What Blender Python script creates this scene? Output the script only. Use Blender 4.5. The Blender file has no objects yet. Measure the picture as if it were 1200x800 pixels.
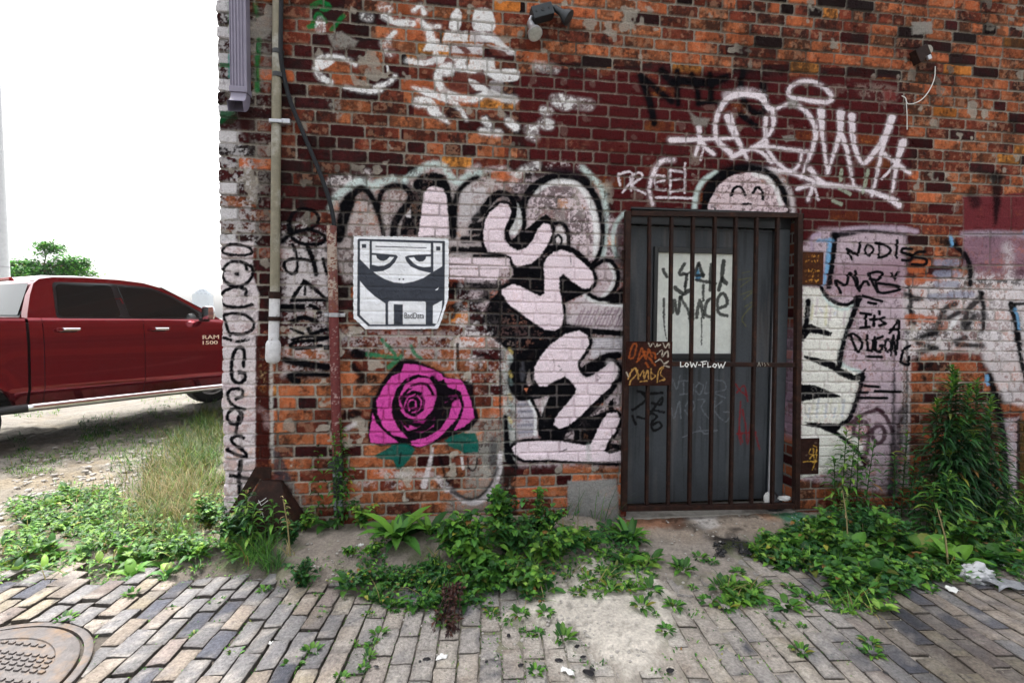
import bpy, bmesh, math, random
import numpy as np
from mathutils import Vector, Matrix
random.seed(7); rng = np.random.default_rng(11)
S = bpy.context.scene; COL = S.collection
R = math.radians
# ------------------------------------------------------------------ camera, sky, sun, exposure
F, CX, CY = 560.0, 600.0, 400.0            # focal length in photo pixels (1200 px wide)
CAM = np.array([0.0, -3.083, 1.36]); YAW, PITCH, ROLL = R(7.03), R(2.2), R(0.45)
cd = bpy.data.cameras.new("camera"); cam = bpy.data.objects.new("camera", cd); COL.objects.link(cam)
cd.sensor_fit = 'HORIZONTAL'; cd.sensor_width = 36; cd.lens = F / 1200 * 36; cd.clip_start = 0.05; cd.clip_end = 3000
fwd = np.array([math.sin(YAW) * math.cos(PITCH), math.cos(YAW) * math.cos(PITCH), -math.sin(PITCH)])
rt = np.array([math.cos(YAW), -math.sin(YAW), 0.0]); up = np.cross(rt, fwd)
# a horizon that drops to the right in the picture: the camera rolled a touch
rt, up = rt * math.cos(ROLL) + up * math.sin(ROLL), up * math.cos(ROLL) - rt * math.sin(ROLL)
cam.matrix_world = Matrix(((rt[0], up[0], -fwd[0], CAM[0]), (rt[1], up[1], -fwd[1], CAM[1]), (rt[2], up[2], -fwd[2], CAM[2]), (0, 0, 0, 1)))
S.camera = cam
SUN_EL, SUN_AZ = R(63), R(-30)             # azimuth from +Y towards +X: behind the building, a little to its open side
world = bpy.data.worlds.new("World"); S.world = world; world.use_nodes = True
wn = world.node_tree; wn.nodes.clear()
sky = wn.nodes.new("ShaderNodeTexSky"); sky.sky_type = 'NISHITA'; sky.sun_disc = False
sky.sun_elevation = SUN_EL; sky.sun_rotation = SUN_AZ; sky.dust_density = 6; sky.air_density = 1.2; sky.ozone_density = 1
hs = wn.nodes.new("ShaderNodeHueSaturation"); hs.inputs['Saturation'].default_value = 0.16
bg = wn.nodes.new("ShaderNodeBackground"); bg.inputs['Strength'].default_value = 0.15
wo = wn.nodes.new("ShaderNodeOutputWorld")
wn.links.new(sky.outputs[0], hs.inputs['Color']); wn.links.new(hs.outputs[0], bg.inputs['Color']); wn.links.new(bg.outputs[0], wo.inputs[0])
sd = bpy.data.lights.new("sun", 'SUN'); sd.energy = 1.3; sd.angle = R(10); sd.color = (1, 0.96, 0.9)
sun = bpy.data.objects.new("sun", sd); COL.objects.link(sun)
sdir = Vector((math.sin(SUN_AZ) * math.cos(SUN_EL), math.cos(SUN_AZ) * math.cos(SUN_EL), math.sin(SUN_EL)))
sun.rotation_euler = sdir.to_track_quat('Z', 'Y').to_euler(); sun.location = (-10, 10, 20)
S.view_settings.view_transform = 'Standard'; S.view_settings.look = 'None'; S.view_settings.gamma = 1
S.view_settings.exposure = 1.62; S.view_settings.use_curve_mapping = False
S.render.engine = 'CYCLES'; S.cycles.max_bounces = 6; S.cycles.diffuse_bounces = 3; S.cycles.transmission_bounces = 4
S.cycles.use_denoising = True

# ------------------------------------------------------------------ camera maths: photo pixels <-> the place
def project(x, y, z):
    d = np.stack([x - CAM[0], y - CAM[1], z - CAM[2]], -1)
    w = d @ fwd; ok = w > 0.25; ws = np.where(ok, w, 1)
    return np.where(ok, CX + F * (d @ rt) / ws, -9e3), np.where(ok, CY - F * (d @ up) / ws, 9e3)
def ray(px, py):
    return fwd + rt * ((px - CX) / F) - up * ((py - CY) / F)
def Wl(px, py, off=0.0):                   # point on the wall plane, off metres in front of it
    d = ray(px, py); t = (-off - CAM[1]) / d[1]; p = CAM + d * t
    return float(p[0]), float(p[2])
def Gr(px, py, z=0.0):                     # point on the ground at height z
    d = ray(px, py); t = (z - CAM[2]) / d[2]; p = CAM + d * t
    return float(p[0]), float(p[1])
# ------------------------------------------------------------------ noise
def h2(a, b, s=0):
    v = np.sin(np.asarray(a, float) * 127.1 + np.asarray(b, float) * 311.7 + s * 74.7) * 43758.5453
    return v - np.floor(v)
def vn(x, y, sc, s=0):
    x = x / sc; y = y / sc; i = np.floor(x); j = np.floor(y); a = x - i; b = y - j
    a = a * a * (3 - 2 * a); b = b * b * (3 - 2 * b)
    return (h2(i, j, s) * (1 - a) + h2(i + 1, j, s) * a) * (1 - b) + (h2(i, j + 1, s) * (1 - a) + h2(i + 1, j + 1, s) * a) * b
def fbm(x, y, sc, s=0, o=3):
    t = 0; n = 0; a = 1
    for k in range(o):
        t = t + a * vn(x, y, sc, s + k * 17.3); n += a; a *= .55; sc *= .47
    return t / n
def sst(a, b, x):
    t = np.clip((x - a) / (b - a), 0, 1); return t * t * (3 - 2 * t)
# ------------------------------------------------------------------ objects
def link(o, parent=None):
    COL.objects.link(o)
    if parent: o.parent = parent
    return o
def tag(o, label=None, cat=None, group=None, kind=None):
    if label: o['label'] = label
    if cat: o['category'] = cat
    if group: o['group'] = group
    if kind: o['kind'] = kind
    return o
def empty(name, loc=(0, 0, 0), rz=0, label=None, cat=None, group=None):
    o = bpy.data.objects.new(name, None); o.empty_display_size = .1; o.location = loc; o.rotation_euler = (0, 0, rz); link(o)
    return tag(o, label, cat, group)
def npmesh(name, co, quads, mat=None, parent=None, col=None, smooth=True, tris=None):
    me = bpy.data.meshes.new(name); co = np.ascontiguousarray(co, np.float32); nv = len(co)
    me.vertices.add(nv); me.vertices.foreach_set("co", co.ravel())
    quads = np.ascontiguousarray(quads, np.int32) if quads is not None and len(quads) else np.zeros((0, 4), np.int32)
    tris = np.ascontiguousarray(tris, np.int32) if tris is not None and len(tris) else np.zeros((0, 3), np.int32)
    nq, nt = len(quads), len(tris)
    me.loops.add(nq * 4 + nt * 3); me.polygons.add(nq + nt)
    me.loops.foreach_set("vertex_index", np.concatenate([quads.ravel(), tris.ravel()]))
    me.polygons.foreach_set("loop_start", np.concatenate([np.arange(nq) * 4, nq * 4 + np.arange(nt) * 3]).astype(np.int32))
    if smooth: me.polygons.foreach_set("use_smooth", np.ones(nq + nt, bool))
    me.update(calc_edges=True)
    if col is not None:
        a = me.color_attributes.new("Col", 'FLOAT_COLOR', 'POINT')
        c = np.ones((nv, 4), np.float32); c[:, :3] = col; a.data.foreach_set("color", c.ravel())
    if mat: me.materials.append(mat)
    return link(bpy.data.objects.new(name, me), parent)
class MB:                                   # collects simple shapes, links them as ONE mesh
    def __init__(s): s.bm = bmesh.new()
    def box(s, c, d, rot=None, bevel=0):
        r = bmesh.ops.create_cube(s.bm, size=1); vs = r['verts']
        bmesh.ops.scale(s.bm, verts=vs, vec=d)
        if bevel:
            es = list({e for v in vs for e in v.link_edges})
            n = bmesh.ops.bevel(s.bm, geom=es, offset=bevel, segments=2, affect='EDGES', profile=.6)
            vs = list({v for f in n['faces'] for v in f.verts} | {v for v in vs if v.is_valid})
        if rot is not None: bmesh.ops.rotate(s.bm, verts=vs, cent=(0, 0, 0), matrix=rot)
        bmesh.ops.translate(s.bm, verts=vs, vec=c); return s
    def tube(s, pts, r, n=10, cap=True, rs=None):
        pts = [Vector(p) for p in pts]; rings = []
        for i, p in enumerate(pts):
            t = (pts[min(i + 1, len(pts) - 1)] - pts[max(i - 1, 0)]).normalized()
            a = t.orthogonal().normalized() if i == 0 else (u - t * u.dot(t)).normalized()
            u = a; b = t.cross(a); rr = rs[i] if rs else r
            rings.append([s.bm.verts.new(p + (a * math.cos(2 * math.pi * k / n) + b * math.sin(2 * math.pi * k / n)) * rr) for k in range(n)])
        for A, B in zip(rings, rings[1:]):
            for k in range(n): s.bm.faces.new((A[k], A[(k + 1) % n], B[(k + 1) % n], B[k]))
        if cap: s.bm.faces.new(rings[0][::-1]); s.bm.faces.new(rings[-1])
        return s
    def lathe(s, prof, n=24, M=None):
        rings = []
        for r, z in prof:
            rings.append([s.bm.verts.new((r * math.cos(2 * math.pi * k / n), r * math.sin(2 * math.pi * k / n), z)) for k in range(n)])
        for A, B in zip(rings, rings[1:]):
            for k in range(n): s.bm.faces.new((A[k], A[(k + 1) % n], B[(k + 1) % n], B[k]))
        s.bm.faces.new(rings[0][::-1]); s.bm.faces.new(rings[-1])
        if M is not None: bmesh.ops.transform(s.bm, matrix=M, verts=[v for g in rings for v in g])
        return s
    def prism(s, poly, a, b):               # poly: list of (x,z); a,b: y range
        A = [s.bm.verts.new((x, a, z)) for x, z in poly]; B = [s.bm.verts.new((x, b, z)) for x, z in poly]
        s.bm.faces.new(A); s.bm.faces.new(B[::-1])
        for k in range(len(A)): s.bm.faces.new((A[k - 1], A[k], B[k], B[k - 1]))
        return s
    def mesh(s, vs, fs):
        V = [s.bm.verts.new(v) for v in vs]
        for f in fs: s.bm.faces.new([V[i] for i in f])
        return s
    def build(s, name, mat, parent=None, smooth=False, angle=40):
        bmesh.ops.recalc_face_normals(s.bm, faces=s.bm.faces)
        me = bpy.data.meshes.new(name); s.bm.to_mesh(me); s.bm.free()
        if mat: me.materials.append(mat)
        if smooth:
            me.polygons.foreach_set("use_smooth", np.ones(len(me.polygons), bool)); me.set_sharp_from_angle(angle=R(angle))
        return link(bpy.data.objects.new(name, me), parent)
# ------------------------------------------------------------------ materials
def mat(name, base=(.5, .5, .5), rough=.6, metal=0, attr=False, noise=.15, nscale=30, bump=.0, bscale=80, spots=None, coat=0, spec=.5, transl=0, alt=None, altscale=6, altrange=(.5, .6)):
    m = bpy.data.materials.new(name); m.use_nodes = True; t = m.node_tree; N = t.nodes; L = t.links
    p = N["Principled BSDF"]; p.inputs['Roughness'].default_value = rough; p.inputs['Metallic'].default_value = metal
    p.inputs['Specular IOR Level'].default_value = spec; p.inputs['Coat Weight'].default_value = coat; p.inputs['Coat Roughness'].default_value = .04
    tc = N.new("ShaderNodeTexCoord")
    if attr:
        a = N.new("ShaderNodeAttribute"); a.attribute_name = "Col"; c = a.outputs['Color']
    else:
        r = N.new("ShaderNodeRGB"); r.outputs[0].default_value = (*base, 1); c = r.outputs[0]
    if alt:
        n2 = N.new("ShaderNodeTexNoise"); n2.inputs['Scale'].default_value = altscale; n2.inputs['Detail'].default_value = 8; n2.inputs['Roughness'].default_value = .65
        L.new(tc.outputs['Object'], n2.inputs['Vector'])
        mr = N.new("ShaderNodeMapRange"); mr.inputs[1].default_value = altrange[0]; mr.inputs[2].default_value = altrange[1]; L.new(n2.outputs[0], mr.inputs[0])
        mx = N.new("ShaderNodeMix"); mx.data_type = 'RGBA'; L.new(mr.outputs[0], mx.inputs[0]); L.new(c, mx.inputs[6]); mx.inputs[7].default_value = (*alt, 1); c = mx.outputs[2]
    if noise:
        n = N.new("ShaderNodeTexNoise"); n.inputs['Scale'].default_value = nscale; n.inputs['Detail'].default_value = 6; n.inputs['Roughness'].default_value = .7
        L.new(tc.outputs['Object'], n.inputs['Vector'])
        mr = N.new("ShaderNodeMapRange"); mr.inputs[1].default_value = .3; mr.inputs[2].default_value = .7; mr.inputs[3].default_value = 1 - noise; mr.inputs[4].default_value = 1 + noise
        L.new(n.outputs[0], mr.inputs[0])
        mx = N.new("ShaderNodeVectorMath"); mx.operation = 'SCALE'; L.new(c, mx.inputs[0]); L.new(mr.outputs[0], mx.inputs['Scale']); c = mx.outputs[0]
    L.new(c, p.inputs['Base Color'])
    if bump:
        n = N.new("ShaderNodeTexNoise"); n.inputs['Scale'].default_value = bscale; n.inputs['Detail'].default_value = 5
        L.new(tc.outputs['Object'], n.inputs['Vector'])
        b = N.new("ShaderNodeBump"); b.inputs['Strength'].default_value = bump; b.inputs['Distance'].default_value = .01
        L.new(n.outputs[0], b.inputs['Height']); L.new(b.outputs[0], p.inputs['Normal'])
    if transl:
        tr = N.new("ShaderNodeBsdfTranslucent"); L.new(c, tr.inputs['Color']); ms = N.new("ShaderNodeMixShader"); ms.inputs[0].default_value = transl
        L.new(p.outputs[0], ms.inputs[1]); L.new(tr.outputs[0], ms.inputs[2]); L.new(ms.outputs[0], N["Material Output"].inputs[0])
    return m
M = dict(
    wall=mat("painted brick", attr=True, rough=.88, noise=.26, nscale=120, bump=.55, bscale=150, spec=.03),
    panel=mat("marked paint", attr=True, rough=.65, noise=.15, nscale=60, bump=.18, bscale=30, spec=.15),
    paper=mat("wheat paste paper", attr=True, rough=.8, noise=.08, nscale=40, bump=.5, bscale=22, spec=.2),
    ground=mat("dirt", attr=True, rough=.95, noise=.3, nscale=70, bump=.6, bscale=120, spec=.1),
    paver=mat("paving brick", attr=True, rough=.85, noise=.42, nscale=75, bump=.9, bscale=110, spec=.2, alt=(.05, .05, .055), altscale=17, altrange=(.60, .74)),
    leaf=mat("leaf", attr=True, rough=.5, noise=.12, nscale=40, transl=.28, spec=.35),
    rust=mat("rusted steel", (.020, .009, .007), .6, .1, noise=.45, nscale=35, bump=.3, bscale=150, alt=(.05, .019, .011), altscale=16, altrange=(.5, .72), spec=.15),
    rustplate=mat("rust plate", attr=True, rough=.75, noise=.4, nscale=60, bump=.3, bscale=200, spec=.1),
    red_pipe=mat("peeling red pipe", attr=True, rough=.65, noise=.25, nscale=60, bump=.4, bscale=90),
    conduit=mat("painted conduit", (.20, .18, .125), .55, noise=.2, nscale=20, alt=(.32, .31, .27), altscale=5, altrange=(.5, .62)),
    whitepaint=mat("chipped white paint", (.58, .58, .6), .55, noise=.15, nscale=40, alt=(.18, .14, .12), altscale=22, altrange=(.6, .68)),
    lavender=mat("lavender aluminium", (.22, .2, .27), .4, noise=.1, nscale=12),
    blackcable=mat("black cable", (.008, .010, .014), .85, noise=.2),
    black=mat("black plastic", (.01, .01, .012), .45, noise=.2),
    darkmetal=mat("dark grey metal", (.03, .035, .04), .45, .3, noise=.2),
    silver=mat("dull silver", (.42, .43, .46), .35, .7, noise=.15),
    lens=mat("lamp glass", (.5, .52, .5), .12, .0, noise=.2, nscale=60),
    concrete=mat("concrete", (.3, .28, .25), .9, noise=.3, nscale=20, bump=.5, bscale=60, alt=(.17, .15, .13), altscale=4),
    frame=mat("grey steel frame", (.075, .088, .10), .5, noise=.2, nscale=18, bump=.1),
    carpaint=mat("red car paint", (.22, .003, .012), .16, .75, noise=.04, nscale=200, coat=1),
    glass=mat("tinted glass", (.006, .009, .009), .04, 0, noise=0, spec=.4),
    rearglass=mat("rear glass", (.06, .07, .075), .04, 0, noise=0, spec=1.0),
    chrome=mat("chrome", (.75, .75, .76), .12, 1, noise=.03),
    tyre=mat("tyre rubber", (.015, .015, .016), .85, noise=.2, nscale=80, bump=.3),
    trim=mat("black trim", (.012, .013, .015), .35, noise=.1),
    underbody=mat("underbody", (.012, .012, .013), .9, noise=.2),
    badge=mat("badge silver", (.85, .80, .64), .4, 0, noise=.03),
    red_lamp=mat("red lamp", (.45, .01, .01), .15, noise=.05),
    iron=mat("cast iron", (.10, .088, .085), .65, .1, noise=.3, nscale=30, bump=.3, bscale=90, alt=(.16, .105, .065), altscale=9, altrange=(.48, .64)),
    bag=mat("white plastic bag", (.55, .56, .58), .4, noise=.08, nscale=30, transl=.15),
    greybag=mat("grey film", (.25, .26, .28), .35, noise=.3, nscale=30),
    darkbag=mat("black bag", (.012, .012, .016), .35, noise=.2),
    white=mat("white scrap", (.7, .7, .68), .8, noise=.08),
    concrete_pole=mat("pale pole", (.5, .52, .53), .7, noise=.1, nscale=8),
    tower=mat("haze-pale tower", (.45, .50, .55), .8, noise=.08, nscale=.5),  # distance haze mixed into the tower's colour
    bark=mat("bark", (.07, .05, .035), .9, noise=.35, nscale=20, bump=.5),
    sidebrick=None, roof=mat("roofing", (.08, .08, .085), .9, noise=.3, nscale=3),
    board=mat("weathered board", (.09, .065, .03), .8, noise=.35, nscale=12),
    stonechip=mat("stone chip", (.36, .34, .31), .9, noise=.25, nscale=30),
)
# ------------------------------------------------------------------ paint: strokes and areas of spray paint stored per vertex on a real surface
def catmull(P, n=7, closed=False):
    P = np.asarray(P, float)
    if len(P) < 3: return P
    Q = np.vstack([P[-1], P, P[:2]]) if closed else np.vstack([2 * P[0] - P[1], P, 2 * P[-1] - P[-2]])
    out = []
    for i in range(1, len(Q) - 2):
        p0, p1, p2, p3 = Q[i - 1:i + 3]
        for t in np.linspace(0, 1, n, endpoint=False):
            out.append(.5 * (2 * p1 + (p2 - p0) * t + (2 * p0 - 5 * p1 + 4 * p2 - p3) * t * t + (3 * p1 - p0 - 3 * p2 + p3) * t ** 3))
    if not closed: out.append(Q[-2])
    return np.array(out)
class Canvas:
    """colour per vertex of a grid; positions are traced in photo pixels and the vertices know which pixel they came from"""
    def __init__(s, PX, PY, col, u, z, joint=None):
        s.PX, s.PY, s.col, s.u, s.z, s.joint = PX, PY, col, u, z, joint
        s.wear = .55 * fbm(u, z, .03, 5, 3) + .45 * fbm(u, z, .011, 9, 2); s.big = fbm(u, z, .22, 3, 3)
        s.wob = (fbm(u, z, .012, 21, 2) - .5)
    def win(s, x0, x1, y0, y1):
        a = (s.PX > x0) & (s.PX < x1) & (s.PY > y0) & (s.PY < y1)
        r = np.flatnonzero(a.any(1)); c = np.flatnonzero(a.any(0))
        return (slice(r[0], r[-1] + 1), slice(c[0], c[-1] + 1)) if len(r) and len(c) else None
    def blend(s, w, cov, col, wear, jf):
        if wear:
            n = s.wear[w] * .7 + s.big[w] * .3
            cov = cov * (1 - sst(.62 - wear * .32, .70 - wear * .22, n) * min(1, wear * 1.6))
        if s.joint is not None and jf: cov = cov * (1 - jf * s.joint[w])
        col = np.array(col, np.float32)
        if col.max() < .012: cov = np.clip(cov * 1.06, 0, 1)
        tone = (.86 + .28 * s.big[w] + .10 * (s.wear[w] - .5))[..., None]
        c = s.col[w]; c += (col * tone - c) * cov[..., None]
    def stroke(s, pts, w, col, soft=.8, a=1, wear=.12, jf=.3, smooth=True, closed=False, wob=1.0):
        P = catmull(pts, 6, closed) if smooth else np.asarray(pts, float)
        if closed: P = np.vstack([P, P[:1]])
        ws = np.interp(np.linspace(0, 1, len(P)), np.linspace(0, 1, len(np.atleast_1d(w))), np.atleast_1d(w)) / 2
        pad = ws.max() + soft * 2 + 3
        sl = s.win(P[:, 0].min() - pad, P[:, 0].max() + pad, P[:, 1].min() - pad, P[:, 1].max() + pad)
        if sl is None: return
        X, Y = s.PX[sl], s.PY[sl]; D = np.full(X.shape, 1e9)
        for (x0, y0), (x1, y1), r0, r1 in zip(P[:-1], P[1:], ws[:-1], ws[1:]):
            dx, dy = x1 - x0, y1 - y0; L = dx * dx + dy * dy + 1e-9
            t = np.clip(((X - x0) * dx + (Y - y0) * dy) / L, 0, 1)
            D = np.minimum(D, np.hypot(X - x0 - t * dx, Y - y0 - t * dy) - (r0 + (r1 - r0) * t))
        D = D + s.wob[sl] * wob * 1.6
        if max(col) < .012 and ws.max() > 2.3 and soft < 2: s.blend(sl, .30 * (1 - sst(0, 4.5, D)) * (.4 + 1.2 * s.big[sl]), col, .3, jf)   # overspray
        elif min(col) > .5 and soft < 1.2 and ws.max() > 1.6: s.blend(sl, .22 * (1 - sst(0, 3.5, D)) * (.3 + 1.4 * s.big[sl]), col, .4, jf)
        s.blend(sl, a * (1 - sst(-soft, soft, D)), col, wear, jf)
    def fill(s, poly, col, soft=.8, a=1, wear=.12, jf=.3, smooth=False, wob=1.0):
        P = catmull(poly, 5, True) if smooth else np.asarray(poly, float)
        pad = soft * 2 + 3
        sl = s.win(P[:, 0].min() - pad, P[:, 0].max() + pad, P[:, 1].min() - pad, P[:, 1].max() + pad)
        if sl is None: return
        D = s.sdf(P, s.PX[sl], s.PY[sl]) + s.wob[sl] * wob * 1.6
        s.blend(sl, a * (1 - sst(-soft, soft, D)), col, wear, jf)
    @staticmethod
    def sdf(P, X, Y):
        D = np.full(X.shape, 1e9); ins = np.zeros(X.shape, bool)
        for (x0, y0), (x1, y1) in zip(P, np.roll(P, -1, 0)):
            dx, dy = x1 - x0, y1 - y0; L = dx * dx + dy * dy + 1e-9
            t = np.clip(((X - x0) * dx + (Y - y0) * dy) / L, 0, 1)
            D = np.minimum(D, np.hypot(X - x0 - t * dx, Y - y0 - t * dy))
            if y0 != y1: ins ^= ((y0 > Y) != (y1 > Y)) & (X < (x1 - x0) * (Y - y0) / (y1 - y0) + x0)
        return np.where(ins, -D, D)
def boxmask(X, Y, x0, x1, y0, y1, s=20):
    return sst(-s, s, X - x0) * sst(-s, s, x1 - X) * sst(-s, s, Y - y0) * sst(-s, s, y1 - Y)
def srgb(r, g, b, k=1.0):
    v = np.array([r, g, b]) / 255.0
    return tuple(np.where(v < .04045, v / 12.92, ((v + .055) / 1.055) ** 2.4) * k)
# ------------------------------------------------------------------ the brick building
CH, BL, SLP = .0759, .2135, .004          # course height, stretcher with joint, a wall that has settled to the right
UC = Wl(259, 300)[0]                       # the corner
us = np.concatenate([np.arange(UC, 4.36, .0045), np.arange(4.36, 7.0, .016)])
zs = np.concatenate([np.arange(-.15, 4.0, .0045), np.arange(4.0, 5.2, .02)])
U, Z = np.meshgrid(us, zs)
PX, PY = project(U, np.zeros_like(U), Z)
zc = Z + SLP * U + .006 * (vn(U, Z, .8, 2) - .5) + .003 * (vn(U, Z, .1, 6) - .5) + .02
ci = np.floor(zc / CH); fz = zc - ci * CH
stone = ((PX > 1127) & (PY > 229) & (PY < 311)) | ((PX > 1138) & (PY >= 311) & (PY < 329))
hdr = (np.mod(ci, 7) == 4) & (PX > 320)
L_ = np.where(hdr, BL / 2, BL) * (1 + .05 * (h2(ci, 3, 8) - .5))
off = UC + np.where(np.mod(ci, 2) == 0, .104, .211) + (h2(ci, 1, 3) - .5) * .05 * sst(.3, .5, U - UC)
k = np.round((U - off) / L_)
pos = k * L_ + off + (h2(ci, k, 5) - .5) * .022 * (np.abs(U - UC) > .25)
bi = np.where(U < pos, k - 1, k)
dx = np.abs(U - pos); dz = np.minimum(fz, CH - fz)
ji = .0052 + .0022 * (h2(ci, bi, 12) - .5)
n1 = .7 * (fbm(U, Z, .024, 31, 2) - .5) + .9 * (fbm(U, Z, .010, 33, 2) - .5); n2 = fbm(U, Z, .006, 41, 1) - .5
dA = dz - ji - n1 * .005; dB = dx - ji - n1 * .005
dd = np.minimum(dA, dB); dd = np.where((dA < .01) & (dB < .01), .01 - np.hypot(.01 - dA, .01 - dB), dd)
# large stone blocks by the right side of the frame
sx = np.where(PY < 271, 1183, np.where(PY < 311, 1158, 5000)); sy = np.minimum(np.minimum(np.abs(PY - 230), np.abs(PY - 275)), np.minimum(np.abs(PY - 311), np.abs(PY - 329)))
ds = np.minimum(np.minimum(np.abs(PX - sx), sy), np.abs(PX - np.where(PY < 311, 1127, 1138))) * .0065 - .006 - n1 * .004
dd = np.where(stone, ds, dd)
cemm = np.zeros(U.shape)
for P_ in ([(665, 563), (722, 560), (726, 612), (664, 614)], [(1066, 27), (1090, 27), (1091, 41), (1068, 42)], [(385, 42), (400, 38), (420, 50), (415, 58), (392, 60)], [(806, 130), (815, 138), (831, 140), (827, 149), (812, 148)]): cemm = np.maximum(cemm, 1 - sst(-1.5, 1.5, Canvas.sdf(np.array(P_, float), PX, PY) + n1 * 8))
dd = np.maximum(dd, (cemm - .5) * .02)
bm_ = sst(-.0022, .0025, dd); joint = (1 - bm_).astype(np.float32)
r1, r2, r3, r4 = (h2(ci, bi, s) for s in (1, 2, 3, 4))
# where mortar was smeared over the bricks, or has fallen out
smear = sst(.70, .75, fbm(U, Z, .10, 51, 3) + .10 * boxmask(PX, PY, 240, 330, 0, 480) + .05 * boxmask(PX, PY, 1050, 1130, 300, 420) + .07 * boxmask(PX, PY, 540, 590, 400, 620)) * .9
deepj = sst(.55, .7, fbm(U, Z, .35, 61, 2))
chip = sst(.66, .74, fbm(U, Z, .045, 71, 3)) * bm_
Y3 = -(bm_ * (.010 + (r1 - .5) * .004) + n1 * .0016 * bm_ + n2 * .0016 - chip * .0045 - joint * deepj * .006)
Y3 = np.where(smear > .5, np.minimum(Y3, -.009 - n1 * .004), Y3)
Y3 = Y3 * (1 - cemm) + cemm * (-.0125 - n1 * .004 - n2 * .001)
Y3 = np.where(stone, Y3 - .004 - n1 * .002, Y3)
# brick colours: how many of each kind differs from place to place
CLS = np.array([srgb(182, 106, 70, .76), srgb(124, 63, 48, .70), srgb(78, 34, 35, .55), srgb(44, 30, 31, .5), srgb(204, 130, 64, .74)])
Wt = np.zeros(U.shape + (5,), np.float32); Wt[:] = (.30, .33, .27, .05, .05)
def zone(x0, x1, y0, y1, w, s=18):
    m = boxmask(PX, PY, x0, x1, y0, y1, s)[..., None]; Wt[:] = Wt * (1 - m) + np.array(w, np.float32) * m
zone(200, 405, -99, 420, (.09, .28, .61, .02, .0)); zone(405, 480, 60, 330, (.12, .40, .47, .01, .0)); zone(480, 640, 20, 205, (.40, .44, .12, .0, .04))
zone(600, 860, -400, 82, (.60, .29, .06, .03, .02)); zone(860, 3000, -400, 92, (.52, .32, .07, .07, .02)); zone(1055, 3000, 80, 330, (.48, .33, .10, .06, .03))
zone(600, 1060, 84, 300, (.0, .12, .80, .0, .08)); zone(320, 600, 400, 640, (.62, .30, .08, .0, .0)); zone(600, 740, 535, 640, (.72, .22, .05, .0, .01))
zone(930, 1140, 560, 700, (.62, .3, .05, .03, 0)); zone(1050, 3000, 330, 700, (.42, .45, .10, .03, .0))
cw = np.cumsum(Wt, -1); idx = np.clip((r2[..., None] * cw[..., -1:] > cw).sum(-1), 0, 4)
C = CLS[idx].astype(np.float32)
C *= ((.62 + .72 * r3) * (.70 + .60 * fbm(U, Z, .016, 87, 2)))[..., None] * np.stack([1 + 0 * r4, .88 + .24 * r4, .85 + .3 * r4], -1)
soot = sst(.44, .68, .62 * fbm(U, Z, .055, 81, 3) + .38 * fbm(U, Z, .014, 85, 2) + .05 * np.exp(-np.maximum(dd, 0) / .007) + (r4 - .5) * .20 + .04 * boxmask(PX, PY, 860, 3000, -400, 340) - .05 * boxmask(PX, PY, 320, 740, 420, 640))
run = sst(.50, .72, fbm(U, Z * .22, .07, 89, 3) + .08 * boxmask(PX, PY, 600, 3000, -400, 120)) * .5
soot = np.clip(soot * .62 + run * .7, 0, .85)
C = C * (1 - soot[..., None]) + np.array((.016, .011, .011)) * soot[..., None]
pale = sst(.57, .68, fbm(U, Z, .03, 91, 3)) * (idx < 2) * .35
C = C * (1 - pale[..., None]) + np.array((.40, .22, .14)) * pale[..., None]
mort = np.array(srgb(150, 143, 133, .8), np.float32) * (.86 + .5 * fbm(U, Z, .08, 95, 3))[..., None]
mort = mort * (1 - .12 * boxmask(PX, PY, 850, 3000, -400, 110)[..., None]) * (1 + .35 * boxmask(PX, PY, 220, 600, 330, 640))[..., None] * (1 + .2 * boxmask(PX, PY, 1050, 1130, 250, 640))[..., None]
mort = mort * (1 - .55 * (deepj * sst(.35, .6, fbm(U, Z, .2, 96, 2)))[..., None])
C = C * bm_[..., None] + mort * joint[..., None]
sm = (smear * .85)[..., None]; C = C * (1 - sm) + mort * 1.08 * sm
C = C.astype(np.float32)
W = Canvas(PX, PY, C, U, Z, joint)
WH = srgb(236, 236, 238, .92); BK = srgb(17, 17, 22, .55); PK = srgb(236, 219, 228, .96); MA = srgb(92, 31, 34, .70); LW = srgb(224, 217, 220, .9)
PW = srgb(216, 200, 206, .9); TE = srgb(206, 224, 222, .85); LI = srgb(178, 150, 170, .8); GR = srgb(20, 120, 60, .8); CEM = srgb(146, 142, 136, .8)
st, fl = W.stroke, W.fill
# --- broad coats of paint
fl([(600, 86), (760, 82), (870, 88), (1050, 92), (1062, 140), (1066, 260), (1050, 278), (950, 280), (940, 300), (725, 300), (715, 215), (620, 190)], MA, 4, .80, .32, .45)
fl([(1030, 262), (1127, 232), (1210, 226), (1210, 272), (1127, 274), (1060, 276)], MA, 3, .75, .45, .4)
fl([(1127, 230), (1210, 226), (1210, 271), (1127, 273)], srgb(112, 48, 54, .85), 1, .95, .15, .5)
fl([(1127, 278), (1210, 278), (1210, 311), (1127, 312)], srgb(150, 116, 132, .8), 1.5, .95, .25, .4)
fl([(1138, 311), (1210, 312), (1210, 327), (1138, 327)], srgb(140, 104, 118, .8), 1.5, .9, .25, .4)
st([(1127, 275), (1160, 274), (1205, 276)], 7, srgb(176, 160, 176, .8), 3, .9, .2)
st([(1178, 290), (1182, 330)], 12, LW, 6, .6, .4)
st([(1136, 330), (1205, 330)], 4, BK, 1.2, .95, 0)  # shadow line under the stone blocks, painted on in black
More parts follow.
